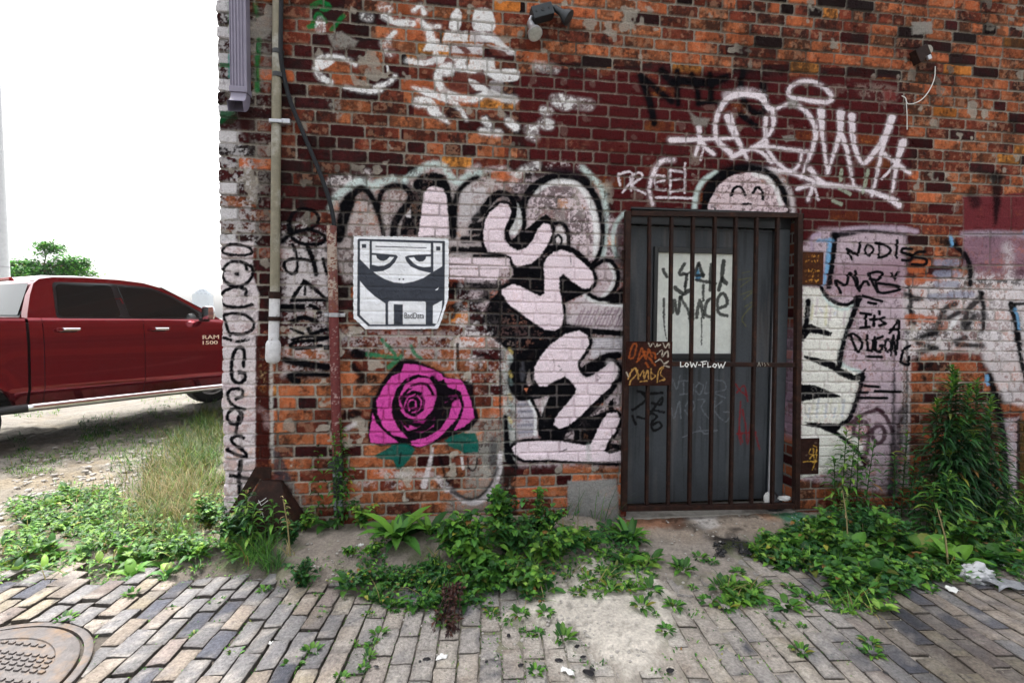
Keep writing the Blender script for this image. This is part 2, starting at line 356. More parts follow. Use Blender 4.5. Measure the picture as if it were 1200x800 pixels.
# white corner: painted quoins above, wholly painted below
for c in range(70):
    if (c % 2 == 0) != (h2(c, 1, 66) > .9):
        z = c * CH - .02 + CH / 2; zz = z - SLP * UC
        x0, y0 = project(np.array([UC, UC + .098 * (.8 + .35 * float(h2(c, 2, 67)))]), np.zeros(2), np.array([zz + CH * .42, zz - CH * .42]))
        if y0[0] < 305: fl([(x0[0] - 6, y0[0]), (x0[1], y0[0]), (x0[1], y0[1]), (x0[0] - 6, y0[1])], srgb(214, 212, 216, .9), .8, .92, .22, .6, wob=1.2)
fl([(250, -20), (276, -20), (280, 150), (300, 200), (304, 290), (250, 290)], srgb(205, 202, 204, .88), 5, .7, .72, .3)
fl([(290, 20), (318, 20), (316, 300), (300, 300)], srgb(140, 135, 130, .85), 5, .6, .75, .0)
fl([(248, 282), (298, 284), (296, 320), (304, 345), (302, 392), (300, 570), (285, 600), (248, 600)], srgb(222, 212, 216, .9), 1.5, .93, .28, .2)
for y in (452, 468, 488, 500, 520): st([(255, y), (280 + (y * 7) % 20, y + 3)], 7, srgb(170, 110, 118, .85), 3, .45, .5)
fl([(258, 131), (277, 131), (278, 141), (274, 146), (258, 146)], srgb(8, 70, 38), 1, .95, .1, .1)
fl([(277, 131), (300, 128), (300, 152), (258, 153), (260, 147)], srgb(45, 24, 24), 2, .8, .2)
fl([(268, 60), (271, 60), (271, 92), (268, 92)], srgb(20, 130, 120), 1, .8); st([(259, 77), (270, 78)], 5, GR, 1, .9); st([(269, 5), (270, 40)], 3, GR, 1, .5, .4)
st([(304, 48), (302, 80), (302, 108)], 6, GR, 1.5, .85, .3); st([(300, 5), (302, 20)], 5, GR, 2, .7, .4)
fl([(302, 10), (320, 14), (318, 70), (304, 60)], srgb(120, 116, 112), 3, .5, .5)
# upper row of white faces, worn away brick by brick
def wt(pts, w, **k): st(pts, w, WH, k.pop('soft', .9), k.pop('a', .95), k.pop('wear', .34), k.pop('jf', .55), **k)
def wf(pts, **k): fl(pts, k.pop('col', WH), k.pop('soft', 1.2), k.pop('a', .95), k.pop('wear', .34), k.pop('jf', .6), smooth=True, **k)
wf([(527, 35), (529, 19), (536, 11), (541, 20), (538, 36)]); wf([(555, 36), (556, 14), (563, 11), (576, 14), (579, 36)])
for P_ in ([(522, 37), (548, 38), (548, 50), (519, 49)], [(551, 38), (579, 40), (589, 51), (550, 50)], [(500, 52), (528, 51), (527, 62), (498, 61)], [(529, 52), (566, 53), (565, 65), (529, 63)], [(510, 65), (547, 68), (547, 76), (511, 76)], [(550, 68), (579, 70), (580, 81), (551, 78)], [(571, 54), (596, 58), (606, 66), (590, 66)], [(516, 79), (533, 80), (532, 90), (514, 92)]): fl(P_, (WH, srgb(214, 210, 214, .9))[int(P_[0][0]) % 2], 1.4, .93, .30, .45)
st([(497, 60), (503, 54), (512, 50)], (2, 5, 7), WH, 1.4, .9, .3, .4); st([(566, 42), (584, 52), (603, 62)], (7, 5, 2), WH, 1.2, .9, .3, .5)
fl([(535, 55), (545, 55), (553, 63), (545, 65)], srgb(96, 50, 42), 1, .95); fl([(519, 76), (524, 66), (535, 75), (528, 78)], srgb(110, 58, 46), 1, .95); fl([(572, 55), (592, 62), (597, 67), (578, 66)], srgb(100, 52, 44), 1, .9)
wt([(478, 72), (495, 75), (508, 72), (511, 64)], 6); wt([(514, 100), (514, 86), (525, 79), (552, 82), (570, 84), (583, 90)], (8, 9, 10)); wt([(513, 95), (520, 108), (535, 115), (555, 117), (568, 110), (566, 100)], (7, 9, 8, 4))
fl([(525, 92), (540, 86), (556, 88), (566, 82), (572, 100), (560, 108), (540, 110), (526, 104)], srgb(98, 52, 46), 1.5, .9, .2); wf([(549, 94), (560, 97), (571, 106), (556, 106)])
wf([(576, 84), (606, 83), (606, 95), (581, 96)]); wf([(574, 97), (588, 96), (588, 107), (577, 108)], col=srgb(170, 166, 170), a=.8)
wt([(484, 103), (500, 109), (523, 117), (537, 126), (547, 141)], (3, 9, 6, 3)); wt([(490, 121), (502, 122), (508, 130)], 12); wt([(505, 133), (516, 137), (526, 145)], (3, 8, 2)); wt([(572, 110), (590, 116), (603, 118)], 9, a=.6); wt([(596, 143), (604, 150)], 9); wt([(565, 155), (585, 157)], 8, a=.7); wt([(568, 142), (572, 146)], 8)
wt([(371, 81), (373, 70), (388, 67), (405, 70), (417, 77)], (5, 4, 4)); wf([(374, 71), (393, 72), (384, 80), (376, 82)]); wt([(371, 81), (376, 91), (388, 98)], 7, wear=.45); wt([(463, 91), (456, 98), (440, 104)], 5, wear=.4); wt([(446, 107), (430, 108), (405, 103)], 5, wear=.4); wt([(454, 78), (455, 84)], 2)
for x, y, w in ((452, 10, 10), (430, 20, 8), (452, 52, 7), (456, 62, 7), (500, 33, 6), (624, 160, 9), (640, 145, 12), (622, 152, 10), (660, 120, 16), (640, 130, 9)): wt([(x - 3, y), (x + 3, y + 2)], w, a=.75, wear=.6)
wt([(450, 20), (463, 27), (484, 29)], 7, wear=.5); wt([(485, 14), (493, 8), (497, 17)], 5); wt([(491, 24), (500, 31), (514, 33)], 5, wear=.4); wt([(463, 39), (455, 46)], 5); wt([(504, 38), (505, 52)], 9)
wt([(621, 160), (624, 150), (640, 146)], 5, wear=.7); wt([(650, 118), (690, 124)], 12, a=.6, wear=.8); wt([(628, 78), (650, 82)], 10, a=.5, wear=.8); wt([(600, 215), (612, 200), (630, 193)], 7, a=.7, wear=.5)
st([(366, 9), (377, 4), (386, 10), (378, 12)], 6, GR, 1, .9, .2); st([(366, 30), (373, 17), (383, 27)], 4, GR, 1, .9, .2); st([(363, 33), (370, 31)], 6, GR, 1, .9); st([(389, 36), (403, 20)], 5, GR, 1, .9, .2); wf([(372, 22), (380, 22), (382, 38), (370, 38)], wear=.5); fl([(385, 42), (400, 38), (420, 50), (415, 58), (392, 60)], CEM, 2, .95, .35, 0); fl([(383, 118), (398, 118), (404, 134), (396, 142), (388, 130)], CEM, 2, .8, .6, 0)
# dark soft lettering and white tag high on the maroon coat
for P, w in (([(750, 90), (760, 118), (766, 145)], 8), ([(754, 92), (772, 108), (786, 120)], 7), ([(793, 84), (793, 104), (794, 123)], 6), ([(775, 84), (790, 100)], 9), ([(810, 88), (816, 104), (818, 122)], 6), ([(831, 88), (833, 105), (832, 120)], 6), ([(817, 123), (832, 120), (848, 123)], 5), ([(870, 84), (867, 108), (877, 128), (892, 135)], 7), ([(867, 135), (885, 149)], 7), ([(795, 96), (830, 98), (850, 92)], 9), ([(893, 100), (896, 128)], 8)): st(P, w, BK, 1.8, .95, .15)
fl([(765, 84), (905, 84), (900, 100), (780, 104)], BK, 9, .45, .5)
TW = srgb(232, 222, 230, .92)
def tg(pts, w, **k): st(pts, w, k.pop('col', TW), k.pop('soft', .8), k.pop('a', .95), k.pop('wear', .12), k.pop('jf', .3), **k)
tg([(785.5, 165), (820, 164), (858, 162.7)], (7, 4, 3)); tg([(818, 150), (819, 165), (814, 182)], (6, 3)); tg([(819, 164), (827, 174), (835, 181)], (4, 5)); tg([(823, 176), (820, 188)], 3, wear=.6)
fl([(806, 130), (815, 138), (831, 140), (827, 149), (812, 148)], CEM, 2, .85, .3, 0)
tg([(855, 179.5), (840, 165), (837.5, 145), (844, 127), (854, 115), (873, 110.5), (891, 115), (900, 128)], (6, 5, 5, 6, 8, 8, 6)); tg([(850, 112), (873, 108), (893, 112)], 9, soft=3, a=.5, wear=.5)
tg([(852.7, 138), (859, 155), (865.6, 169), (875, 187)], (10, 8, 5, 4)); tg([(857, 185), (873, 177), (896.6, 169)], (6, 4, 4)); tg([(904, 129), (905.6, 145), (899, 160), (881, 174)], (6, 4, 3)); tg([(896.6, 139), (896, 165), (903, 183), (914.7, 195), (926, 201), (935, 194), (938, 181)], (5, 4, 4, 3, 2.5))
tg([(881, 174), (894, 181), (903, 191)], 4); tg([(886, 172), (914, 174), (951, 179.5)], 3.5); tg([(909.5, 128), (925, 122.6), (940.5, 129), (951, 142), (954.7, 156), (951, 175), (944, 192), (938, 209)], (3, 5, 5, 5, 4, 2.5)); fl([(921, 116), (934, 116), (935, 128), (923, 128)], CEM, 1.5, .9, .3, 0)
tg([(925, 113.6), (924, 104.5), (935, 97.5), (951, 97), (966, 104.5), (974, 115), (969, 120.5), (951, 119.5), (935, 116.5)], 4.6, closed=True)
tg([(961, 131), (962.5, 157), (969, 204)], (9, 5, 2.5)); tg([(969, 204), (977, 178), (983, 155), (984, 133)], (2.5, 4, 6, 9)); tg([(984, 155), (992, 181), (998.6, 217)], (5, 4.5, 2.5)); tg([(997, 137), (998.6, 165), (1005, 186), (1011.5, 192), (1024.5, 178), (1036, 160), (1044, 139)], (8, 5, 3.5, 5, 7, 8)); tg([(1041, 147), (1031, 183), (1020.6, 230)], (6, 4, 3))
tg([(1057, 168), (1051.6, 184), (1044, 225)], (10, 6, 2.5)); tg([(1035, 181), (1049, 192), (1064.5, 203)], 4); tg([(1049, 192), (1032, 210)], 3); tg([(878.5, 197.5), (904, 200), (930, 204), (964, 217), (997, 219.5), (1018, 225), (1049, 236)], (7, 5, 4, 3, 3, 5)); tg([(933, 222), (951, 217), (977, 217), (1028, 227), (1052, 241)], (4, 4, 3, 4, 7), wear=.3); tg([(948, 199), (956, 208), (966, 217)], (6, 4)); tg([(951, 220), (946, 235)], 4, wear=.4); tg([(954, 222), (958, 235)], 3, wear=.4)
fl([(915, 160), (928, 159), (933, 164), (920, 167)], CEM, 1, .9, .2, 0)
for P in ([(985, 200), (984, 212)], [(1016, 200), (1010, 226)], [(983, 222), (995, 228)], [(975, 236), (985, 240)]): tg(P, 4, col=srgb(170, 185, 165), a=.7, wear=.4)
fl([(1000, 100), (1030, 98), (1050, 104), (1053, 115), (1045, 122), (1025, 117), (1010, 122)], srgb(140, 126, 118), 3, .55, .6, 0); fl([(1034, 105), (1048, 106), (1049, 118), (1036, 120)], srgb(110, 44, 42), 2, .9, .2)
fl([(1066, 27), (1090, 27), (1091, 41), (1068, 42)], CEM, 1, .95, .1, 0)
# lettering over the gate, and the dome with closed eyes
for P in ([(724, 205), (726, 218)], [(724, 205), (738, 202), (741, 210), (729, 226)], [(738, 208), (739, 224)], [(738, 208), (748, 203), (752, 208), (740, 218), (756, 228)], [(769, 206), (767, 214), (770, 222), (780, 223)], [(768, 214), (778, 212)], [(769, 206), (778, 207)], [(785, 200), (785, 227)], [(785, 200), (799, 202)], [(785, 212), (797, 210)], [(785, 225), (799, 223)], [(802, 192), (802, 226)], [(768, 232), (790, 232), (814, 233)]): tg(P, 2.6, wear=.3, jf=.5)
tg([(788, 188), (774, 190), (766, 202), (761, 216), (760, 226), (764, 240)], (5, 5, 4, 3), wear=.4)
st([(813, 243), (817, 223), (825, 211), (838, 203)], 6, TE, 2, .9, .15); st([(905, 203), (918, 215), (926, 232), (928, 250)], 6, LW, 3, .8, .4)
st([(828, 246), (831, 223), (842, 209), (860, 200), (880, 198), (900, 204), (912, 216), (919, 232), (921, 250)], (15, 13, 10, 9, 8, 7, 6), BK, 1.6, .95, .1); st([(845, 201), (870, 194), (895, 197)], 8, BK, 4, .7, .2)
fl([(834, 250), (837, 225), (848, 212), (862, 205), (880, 203), (898, 208), (908, 220), (915, 235), (917, 250)], srgb(226, 206, 212, .9), 1, .95, .42, .3, smooth=True); st([(882, 205), (898, 210), (908, 222), (914, 240)], 5, WH, 2, .8, .1)
st([(856, 229), (859, 222), (864, 219), (869, 222), (872, 229)], 3.4, BK, .6); st([(881, 227), (885, 221), (889, 221), (893, 227), (893, 234)], 3.4, BK, .6); st([(870, 239.5), (879, 239.5)], 2.2, BK, .5)
# --- the big lettering beside the gate
fl([(540, 210), (600, 214), (640, 205), (700, 220), (708, 250), (728, 262), (728, 545), (604, 545), (604, 420), (588, 400), (540, 330), (527, 290)], PW, 5, .75, .5, .35)
fl([(390, 210), (470, 214), (484, 204), (500, 192), (520, 193), (530, 208), (560, 206), (592, 215), (600, 300), (530, 318), (405, 330), (392, 300)], srgb(196, 186, 186, .85), 4, .82, .42, .45)
st([(388, 214), (420, 210), (430, 206)], 12, LW, 4, .8, .55)
st([(388, 245), (395, 232), (412, 218), (424, 213), (436, 219), (447, 214), (460, 211), (474, 212)], 9, TE, 3, .85, .38); st([(474, 212), (486, 205), (494, 198), (508, 193), (521, 197), (528, 208), (538, 214), (550, 205), (562, 203)], 8, TE, 3, .85, .40, .6); st([(570, 200), (590, 198), (600, 204)], 6, LW, 2.5, .7, .4); st([(549, 200), (560, 196)], 6, LW, 3, .6, .4)
st([(398, 280), (403, 255), (410, 236)], (10, 14, 14), BK, 1.6, .97); st([(404, 242), (412, 230), (423, 222), (432, 226), (440, 240), (446, 260), (450, 277)], (12, 9, 8, 7, 6, 5, 4), BK, 1.4, .97)
st([(443, 245), (447, 227), (457, 219), (472, 219), (481, 228), (479, 238), (470, 250), (463, 262), (461, 277)], (6, 6, 6, 7, 8, 9, 9, 8), BK, 1.4, .97)
fl([(484, 214), (493, 205), (508, 202), (522, 206), (528, 220), (533, 260), (534, 276), (484, 276), (468, 277), (472, 258), (484, 238)], BK, 1.6, .96, .18); fl([(475, 252), (481, 246), (481, 255), (477, 255)], LW, 1, .9)
fl([(497, 226), (503, 220), (511, 219), (519, 222), (523, 230), (525, 250), (527, 276), (490, 277), (494, 250)], PK, .9, .97, .12, .5)
st([(531, 276), (532, 250), (534, 235), (540, 222), (551, 212), (560, 208)], (9, 9, 7, 6, 6, 4), BK, 1.8, .95); fl([(540, 226), (548, 219), (560, 218), (572, 222), (562, 258), (538, 260)], srgb(205, 200, 204, .85), 2, .8, .35, .5)
for P in ([(553, 266), (566, 263)], [(553, 272), (566, 270)], [(543, 281), (551, 281)], [(556, 281), (567, 280)], [(531, 293), (546, 294)], [(552, 293), (598, 294)], [(556, 298), (600, 298)]): st(P, 8, BK, 1.2, .93, .3, .8)
fl([(526, 302), (598, 303), (599, 314), (526, 314)], PK, .8, .96, .08, .8); fl([(527, 316), (584, 316), (584, 328), (527, 327)], PK, .8, .96, .08, .8)
for P in ([(526, 335), (562, 336)], [(526, 340), (545, 341)], [(570, 345), (580, 352)], [(528, 362), (540, 357)], [(570, 336), (590, 338)]): st(P, 9, BK, 1.4, .92, .4, .5)
st([(545, 353), (558, 354), (572, 348)], 5, BK, 1.2, .9, .3); st([(530, 372), (535, 364), (550, 362), (563, 366)], 4, BK, 1.2, .9, .3)
for x, y in ((545, 378), (552, 392), (575, 395), (548, 403), (562, 405), (556, 420), (578, 402), (590, 402), (595, 415), (596, 430)): st([(x - 6, y), (x + 7, y + 2)], 10, LW, 1.5, .85, .5, .6)
fl([(588, 395), (604, 395), (605, 540), (590, 540)], srgb(196, 200, 198, .85), 1.5, .85, .42, .1)
# head
fl([(612, 330), (612, 240), (622, 222), (640, 211), (660, 208), (680, 212), (694, 230), (703, 252), (705, 285), (698, 305), (690, 312), (660, 300)], PW, 1.5, .88, .55, .25)
st([(682, 197), (695, 210), (705, 223), (709, 247), (709, 275), (706, 300)], 7, TE, 2.4, .85, .38, .6); st([(612, 204), (636, 198), (660, 192), (676, 196)], 6, LW, 3, .6, .65)
st([(627, 226), (640, 216), (660, 213), (677, 218), (690, 234), (697, 255), (699, 277), (697, 300)], (6, 8, 7, 7, 8, 8, 6), WH, 2, .9, .1)
st([(611, 262), (613, 240), (620, 226), (630, 216), (645, 208), (662, 206), (678, 209), (690, 220), (699, 236), (704, 254), (706, 272), (704, 290), (699, 304), (692, 312)], (7, 9, 10, 9, 8, 9, 9, 8, 7, 6, 5, 5, 6), BK, 1.5, .97, .08)
st([(645, 200), (664, 200), (678, 204)], 8, srgb(40, 28, 36), 4, .7, .2)
st([(722, 300), (718, 285), (719, 270), (724, 258), (732, 250)], 5, TE, 2, .9); st([(726, 310), (723, 290), (726, 270)], 8, BK, 2, .7, .4)
# pocket between head and first pink letter
fl([(601, 236), (611, 240), (613, 262), (604, 276), (597, 275), (596, 265), (600, 250)], WH, 1, .95, .2); st([(604, 230), (612, 245), (614, 264), (610, 276)], 5, BK, 1, .97)
P1 = [(578, 246), (586, 239), (595, 240), (599, 248), (596, 258), (591, 268), (591, 280), (597, 289), (606, 294), (616, 291), (624, 282), (630, 269), (637, 262), (645, 264), (647, 274), (641, 287), (633, 300), (622, 309), (606, 313), (601, 309), (599, 301), (590, 297), (572, 295), (567, 285), (566, 272), (569, 258), (573, 250)]
P2 = [(637, 310), (640, 303), (648, 296), (658, 293), (670, 297), (682, 307), (693, 318), (696, 330), (690, 338), (682, 338), (668, 328), (660, 321), (655, 325), (655, 337), (658, 353), (660, 370), (658, 383), (650, 387), (638, 386), (618, 373), (597, 357), (588, 345), (588, 339), (601, 333), (613, 337), (627, 345), (633, 347), (638, 344), (638, 330)]
P3 = [(678, 387), (688, 393), (690, 403), (683, 415), (676, 425), (678, 433), (683, 440), (692, 433), (706, 424), (713, 421), (722, 426), (724, 437), (713, 455), (693, 473), (680, 487), (666, 498), (655, 502), (649, 497), (651, 488), (660, 477), (673, 462), (675, 455), (668, 445), (661, 441), (650, 446), (640, 452), (632, 452), (626, 444), (626, 430), (633, 418), (643, 405), (663, 391)]
P4 = [(712, 484), (722, 483), (726, 490), (722, 503), (712, 517), (707, 528), (714, 531), (727, 528), (728, 541), (700, 541), (645, 538), (615, 538), (603, 532), (600, 524), (607, 518), (630, 516), (660, 517), (684, 521), (692, 520), (703, 497)]
fl([(600, 311), (611, 314), (622, 311), (634, 303), (638, 312), (638, 346), (630, 347), (601, 332), (594, 330), (601, 322)], BK, 1.2, .97, .08); fl([(598, 283), (604, 277), (615, 270), (630, 257), (640, 251), (648, 260), (637, 262), (630, 269), (622, 284), (610, 293)], BK, 1, .97, .06)
fl([(584, 342), (590, 352), (618, 374), (638, 388), (652, 389), (662, 380), (672, 384), (650, 398), (636, 410), (622, 436), (605, 438), (600, 415), (578, 397), (563, 378), (574, 352)], BK, 1.4, .95, .22)
fl([(656, 322), (662, 321), (680, 337), (692, 341), (662, 355), (656, 340)], BK, 1, .97, .06)
fl([(662, 355), (685, 347), (700, 355), (717, 358), (730, 358), (730, 388), (663, 383)], srgb(212, 200, 206, .85), 1, .92, .3)
for k in range(17): st([(672 + k * 4, 384 - (k % 3)), (681 + k * 4, 364 - (k % 2) * 3)], 1.8, srgb(120, 90, 110), .8, .6, .35, smooth=False)
st([(686, 347), (700, 354), (730, 358)], 5, WH, 1, .95, .08); st([(663, 384), (695, 388), (730, 391)], (9, 7, 7), BK, 1, .97, .06); fl([(694, 396), (730, 394), (730, 416), (704, 418), (692, 420)], srgb(210, 206, 212, .85), 1.5, .9, .3)
for k in range(6): st([(696, 398 + 3 * k), (728, 397 + 3 * k)], 1, srgb(130, 125, 140), .7, .6, .4)
fl([(699, 312), (710, 307), (719, 313), (721, 328), (714, 342), (704, 349), (696, 344), (700, 330)], srgb(206, 190, 196, .85), 1, .95, .35); st([(714, 310), (720, 322), (716, 337), (706, 348)], 5, WH, 1.2, .9); st([(692, 314), (699, 310), (707, 305), (716, 307), (723, 318), (723, 332), (715, 346), (703, 351), (690, 345)], 5, BK, .9, .97, .06); fl([(706, 352), (718, 345), (730, 335), (730, 356), (716, 357)], BK, 1.2, .95, .1)
st([(650, 262), (658, 262), (664, 270), (666, 287)], 5, BK, .8); fl([(652, 266), (658, 266), (663, 276), (664, 288), (650, 290), (648, 276)], LW, .8, .95); st([(650, 290), (650, 279), (655, 276), (658, 283), (656, 290)], 3, BK, .7); st([(637, 296), (648, 290), (662, 290), (680, 300), (694, 316)], 6, BK, .9)
st([(566, 247), (577, 233), (588, 227), (598, 231), (603, 243), (600, 258), (594, 271), (597, 283), (605, 290)], (9, 9, 7, 6, 6, 6, 7), BK, 1, .97, .1); st([(556, 258), (566, 248)], 8, BK, 1.2, .9, .3)
for Pp, w in ((P1, 6.5), (P2, 7)): st(Pp, w, BK, .9, .97, .06, closed=True)
st([(640, 404), (620, 418), (609, 430), (606, 448), (612, 460)], (12, 18, 22, 22, 20), BK, 1.2, .97, .06)
fl([(626, 448), (640, 455), (655, 446), (661, 440), (671, 444), (677, 455), (660, 478), (651, 490), (651, 502), (666, 500), (660, 516), (635, 516), (628, 502), (636, 478), (643, 463), (620, 470), (604, 464)], BK, 1, .97, .08)
st(P3, 8, BK, .9, .97, .06, closed=True); st([(727, 436), (712, 458), (692, 478), (672, 497), (655, 505)], 10, BK, 1, .97)
fl([(672, 503), (690, 488), (712, 480), (714, 486), (703, 499), (693, 516), (686, 522), (672, 518)], BK, 1, .97, .1); fl([(712, 473), (718, 466), (719, 478), (713, 480)], BK, .8, .95); st(P4, 6.5, BK, .9, .97, .06, closed=True); st([(708, 527), (716, 522), (728, 524)], 6, BK, .9); st([(592, 488), (593, 505), (594, 522), (596, 536), (604, 546)], (5, 6, 8, 10, 6), BK, 1.2, .95)
fl([(606, 470), (622, 470), (628, 490), (626, 510), (606, 512)], srgb(190, 186, 196, .85), 1.5, .9, .4)
for k in range(5): st([(607, 474 + 8 * k), (624, 473 + 8 * k)], 3, srgb(90, 92, 110), 1.2, .6, .4)
st([(620, 470), (627, 485), (627, 508)], 4, WH, 1.2, .9); st([(623, 468), (631, 486), (633, 508)], 4, BK, .8); fl([(634, 469), (643, 465), (637, 480), (634, 488)], LW, 1, .8, .4)
for Pp in (P1, P2, P3, P4): fl(Pp, PK, .8, .98, .10, .12)
st([(688, 434), (700, 427), (712, 419), (724, 416)], (15, 14, 12, 8), BK, .9); st([(713, 424), (722, 428), (720, 440)], 6, LW, 3, .6, .3); st([(722, 424), (728, 434), (726, 446)], 4, BK, .8)
for P in ([(612, 425), (614, 440)], [(610, 432), (612, 445)]): st(P, 3, srgb(96, 96, 104), 2, .5, .1)
fl([(614, 455), (619, 454), (617, 460)], srgb(200, 120, 90), .6, .9); st([(689, 522), (690, 538)], 5, srgb(150, 170, 160), 2.5, .6, .3)
for P in ([(654, 428), (658, 432), (656, 434)], [(700, 440), (703, 442), (700, 445)], [(648, 420), (650, 428)], [(655, 530), (664, 525)], [(668, 300), (669, 310)], [(706, 370), (709, 366)]): st(P, 1.2, srgb(60, 50, 60), .6, .7)
st([(586, 330), (586, 470), (587, 605)], 2.2, srgb(32, 30, 30), .8, .9, .1, 0, smooth=False); st([(604, 390), (604, 560)], 1.3, srgb(50, 46, 48), .6, .8, .2, 0, smooth=False); fl([(588, 548), (605, 550), (606, 612), (588, 612)], srgb(38, 26, 24), 2, .9, .35, 0)
for y in range(400, 500, 9): st([(590 + (y * 13) % 9, y), (592 + (y * 13) % 9, y + 4)], 4, (srgb(205, 185, 110), srgb(120, 140, 140), BK)[(y // 9) % 3], 1.5, .7, .4)
# --- rose and the strokes under it
fl([(545, 500), (588, 480), (588, 600), (520, 604), (525, 585), (545, 575), (548, 540)], srgb(160, 158, 152, .85), 4, .75, .5, 0)
fl([(540, 330), (586, 400), (586, 480), (556, 470), (520, 430), (500, 420), (412, 412), (400, 400), (400, 388), (530, 388)], LW, 5, .45, .72, .2)
for P, w in (([(430, 415), (450, 417), (466, 420)], 5), ([(448, 398), (456, 407), (464, 416)], 4), ([(482, 405), (486, 414), (494, 420)], 4), ([(456, 430), (470, 418)], 6)): st(P, w, srgb(40, 130, 90, .85), 1.2, .85, .25)
st([(416, 414), (424, 415)], 11, BK, 2, .92, .2); st([(414, 428), (424, 440)], 7, BK, 2, .9, .3); st([(422, 446), (438, 443)], 9, BK, 2, .85, .3); st([(405, 487), (420, 484)], 9, BK, 2, .85, .3); st([(406, 502), (416, 496)], 5, LW, 2, .8, .3); st([(536, 403), (537, 432)], 3.5, BK, .8, .85, .3); st([(533, 403), (533, 432)], 2, WH, .8, .7, .3); st([(560, 417), (570, 415), (578, 421)], 3, BK, .8, .85, .3)
st([(507, 525), (503, 545), (497, 568)], (3, 5, 8), LW, 1.4, .85, .3, .5); st([(515, 532), (520, 550), (526, 570)], 4, BK, 1.4, .8, .3, .5); st([(514, 560), (524, 572)], 8, LW, 2, .7, .4, .5); st([(528, 573), (545, 586), (562, 586), (576, 572), (584, 552), (586, 530)], (6, 7, 7, 8, 7, 5), LW, 1.5, .85, .25, .3); st([(530, 574), (545, 583), (560, 582), (574, 568), (583, 548)], (6, 4, 3, 3, 3), BK, 1.4, .8, .25, .3)
fl([(574, 512), (584, 508), (582, 545), (572, 548)], srgb(60, 62, 66), 3, .7, .3); st([(548, 536), (549, 547), (554, 551), (558, 545), (559, 536)], 2, BK, .7, .85, .2); st([(541, 536), (543, 548)], 3, WH, .8, .7, .3)
for x, y in ((462, 555), (450, 553), (480, 556), (462, 567), (430, 566), (500, 556)): st([(x - 7, y), (x + 7, y)], 8, LW, 2.5, .45, .6, .5)
fl([(471, 420), (485, 421), (502, 428), (520, 436), (522, 441), (545, 446), (554, 449), (557, 475), (562, 490), (550, 503), (535, 509), (518, 514), (505, 521), (490, 524), (470, 522), (445, 522), (432, 516), (431, 500), (435, 482), (437, 470), (446, 450), (454, 438), (463, 428)], srgb(18, 14, 20), 1.5, .97, .08, .2)
RO = srgb(224, 84, 176, .85); RD = srgb(170, 45, 130, .8); K = srgb(18, 14, 20)
def rf(p, c=RO, **k): fl(p, c, k.pop('soft', .7), .97, .08, .15, **k)
rf([(474, 426), (490, 427), (508, 433), (517, 438), (521, 444), (514, 446), (505, 442), (490, 438), (475, 443), (465, 455), (460, 470), (459, 485), (466, 500), (478, 513), (462, 510), (450, 500), (443, 485), (441, 470), (450, 453), (460, 440), (470, 436)])
rf([(437, 484), (441, 495), (450, 505), (462, 514), (467, 518), (450, 520), (435, 518), (433, 508)]); rf([(481, 516), (500, 512), (516, 502), (526, 488), (531, 470), (521, 471), (527, 462), (536, 462), (541, 476), (536, 490), (525, 501), (516, 511), (504, 519), (492, 523), (483, 521)])
rf([(519, 442), (540, 445), (545, 452), (552, 470), (556, 489), (544, 499), (532, 504), (540, 490), (544, 475), (540, 458), (525, 453)]); rf([(468, 464), (475, 450), (490, 442), (503, 443), (511, 451), (512, 464), (507, 480), (497, 491), (485, 492), (474, 484), (468, 474)])
rf([(463, 487), (473, 496), (489, 500), (505, 494), (511, 486), (508, 499), (494, 507), (478, 504)]); rf([(484, 494), (500, 491), (506, 486), (498, 496)], RD)
st([(467, 458), (461, 474), (466, 490), (478, 499)], 3.5, K, .8); st([(470, 467), (480, 455), (492, 449), (502, 452), (508, 462)], 3.5, K, .8); st([(507, 443), (516, 458), (514, 478), (504, 494), (492, 503), (477, 507)], (6, 9, 10, 10, 7, 4), K, .8); fl([(524, 455), (538, 459), (540, 466), (528, 472), (519, 470), (517, 461)], K, 1, .97)
fl([(469, 470), (474, 462), (484, 457), (494, 459), (499, 468), (497, 480), (486, 489), (476, 484)], K, 1, .97, .05)
for P in ([(474, 476), (478, 466), (486, 462)], [(489, 463), (494, 470), (491, 480), (483, 483)], [(480, 480), (478, 473), (482, 468), (487, 470), (487, 476), (483, 478)], [(470, 480), (478, 488), (490, 489)], [(497, 464), (501, 474), (496, 484)], [(480, 454), (490, 452)]): st(P, 1.6, RO, .6, .95, .05)
for P in ([(478, 445), (480, 440)], [(450, 470), (446, 480)], [(500, 515), (510, 508)], [(452, 512), (440, 510)], [(530, 475), (534, 485)]): st(P, 2, RD, 1, .7)
LF = srgb(12, 96, 86, .85)
fl([(438, 534), (460, 521), (475, 519), (487, 525), (482, 535), (470, 549), (465, 549), (461, 538), (445, 537)], LF, .9, .96, .1, .2); fl([(521, 515), (530, 510), (542, 506), (557, 507), (561, 517), (560, 529), (545, 530), (527, 523)], LF, .9, .96, .1, .2); st([(470, 530), (468, 542)], 2, K, .6, .8); st([(530, 517), (550, 518)], 2, K, 1, .6)
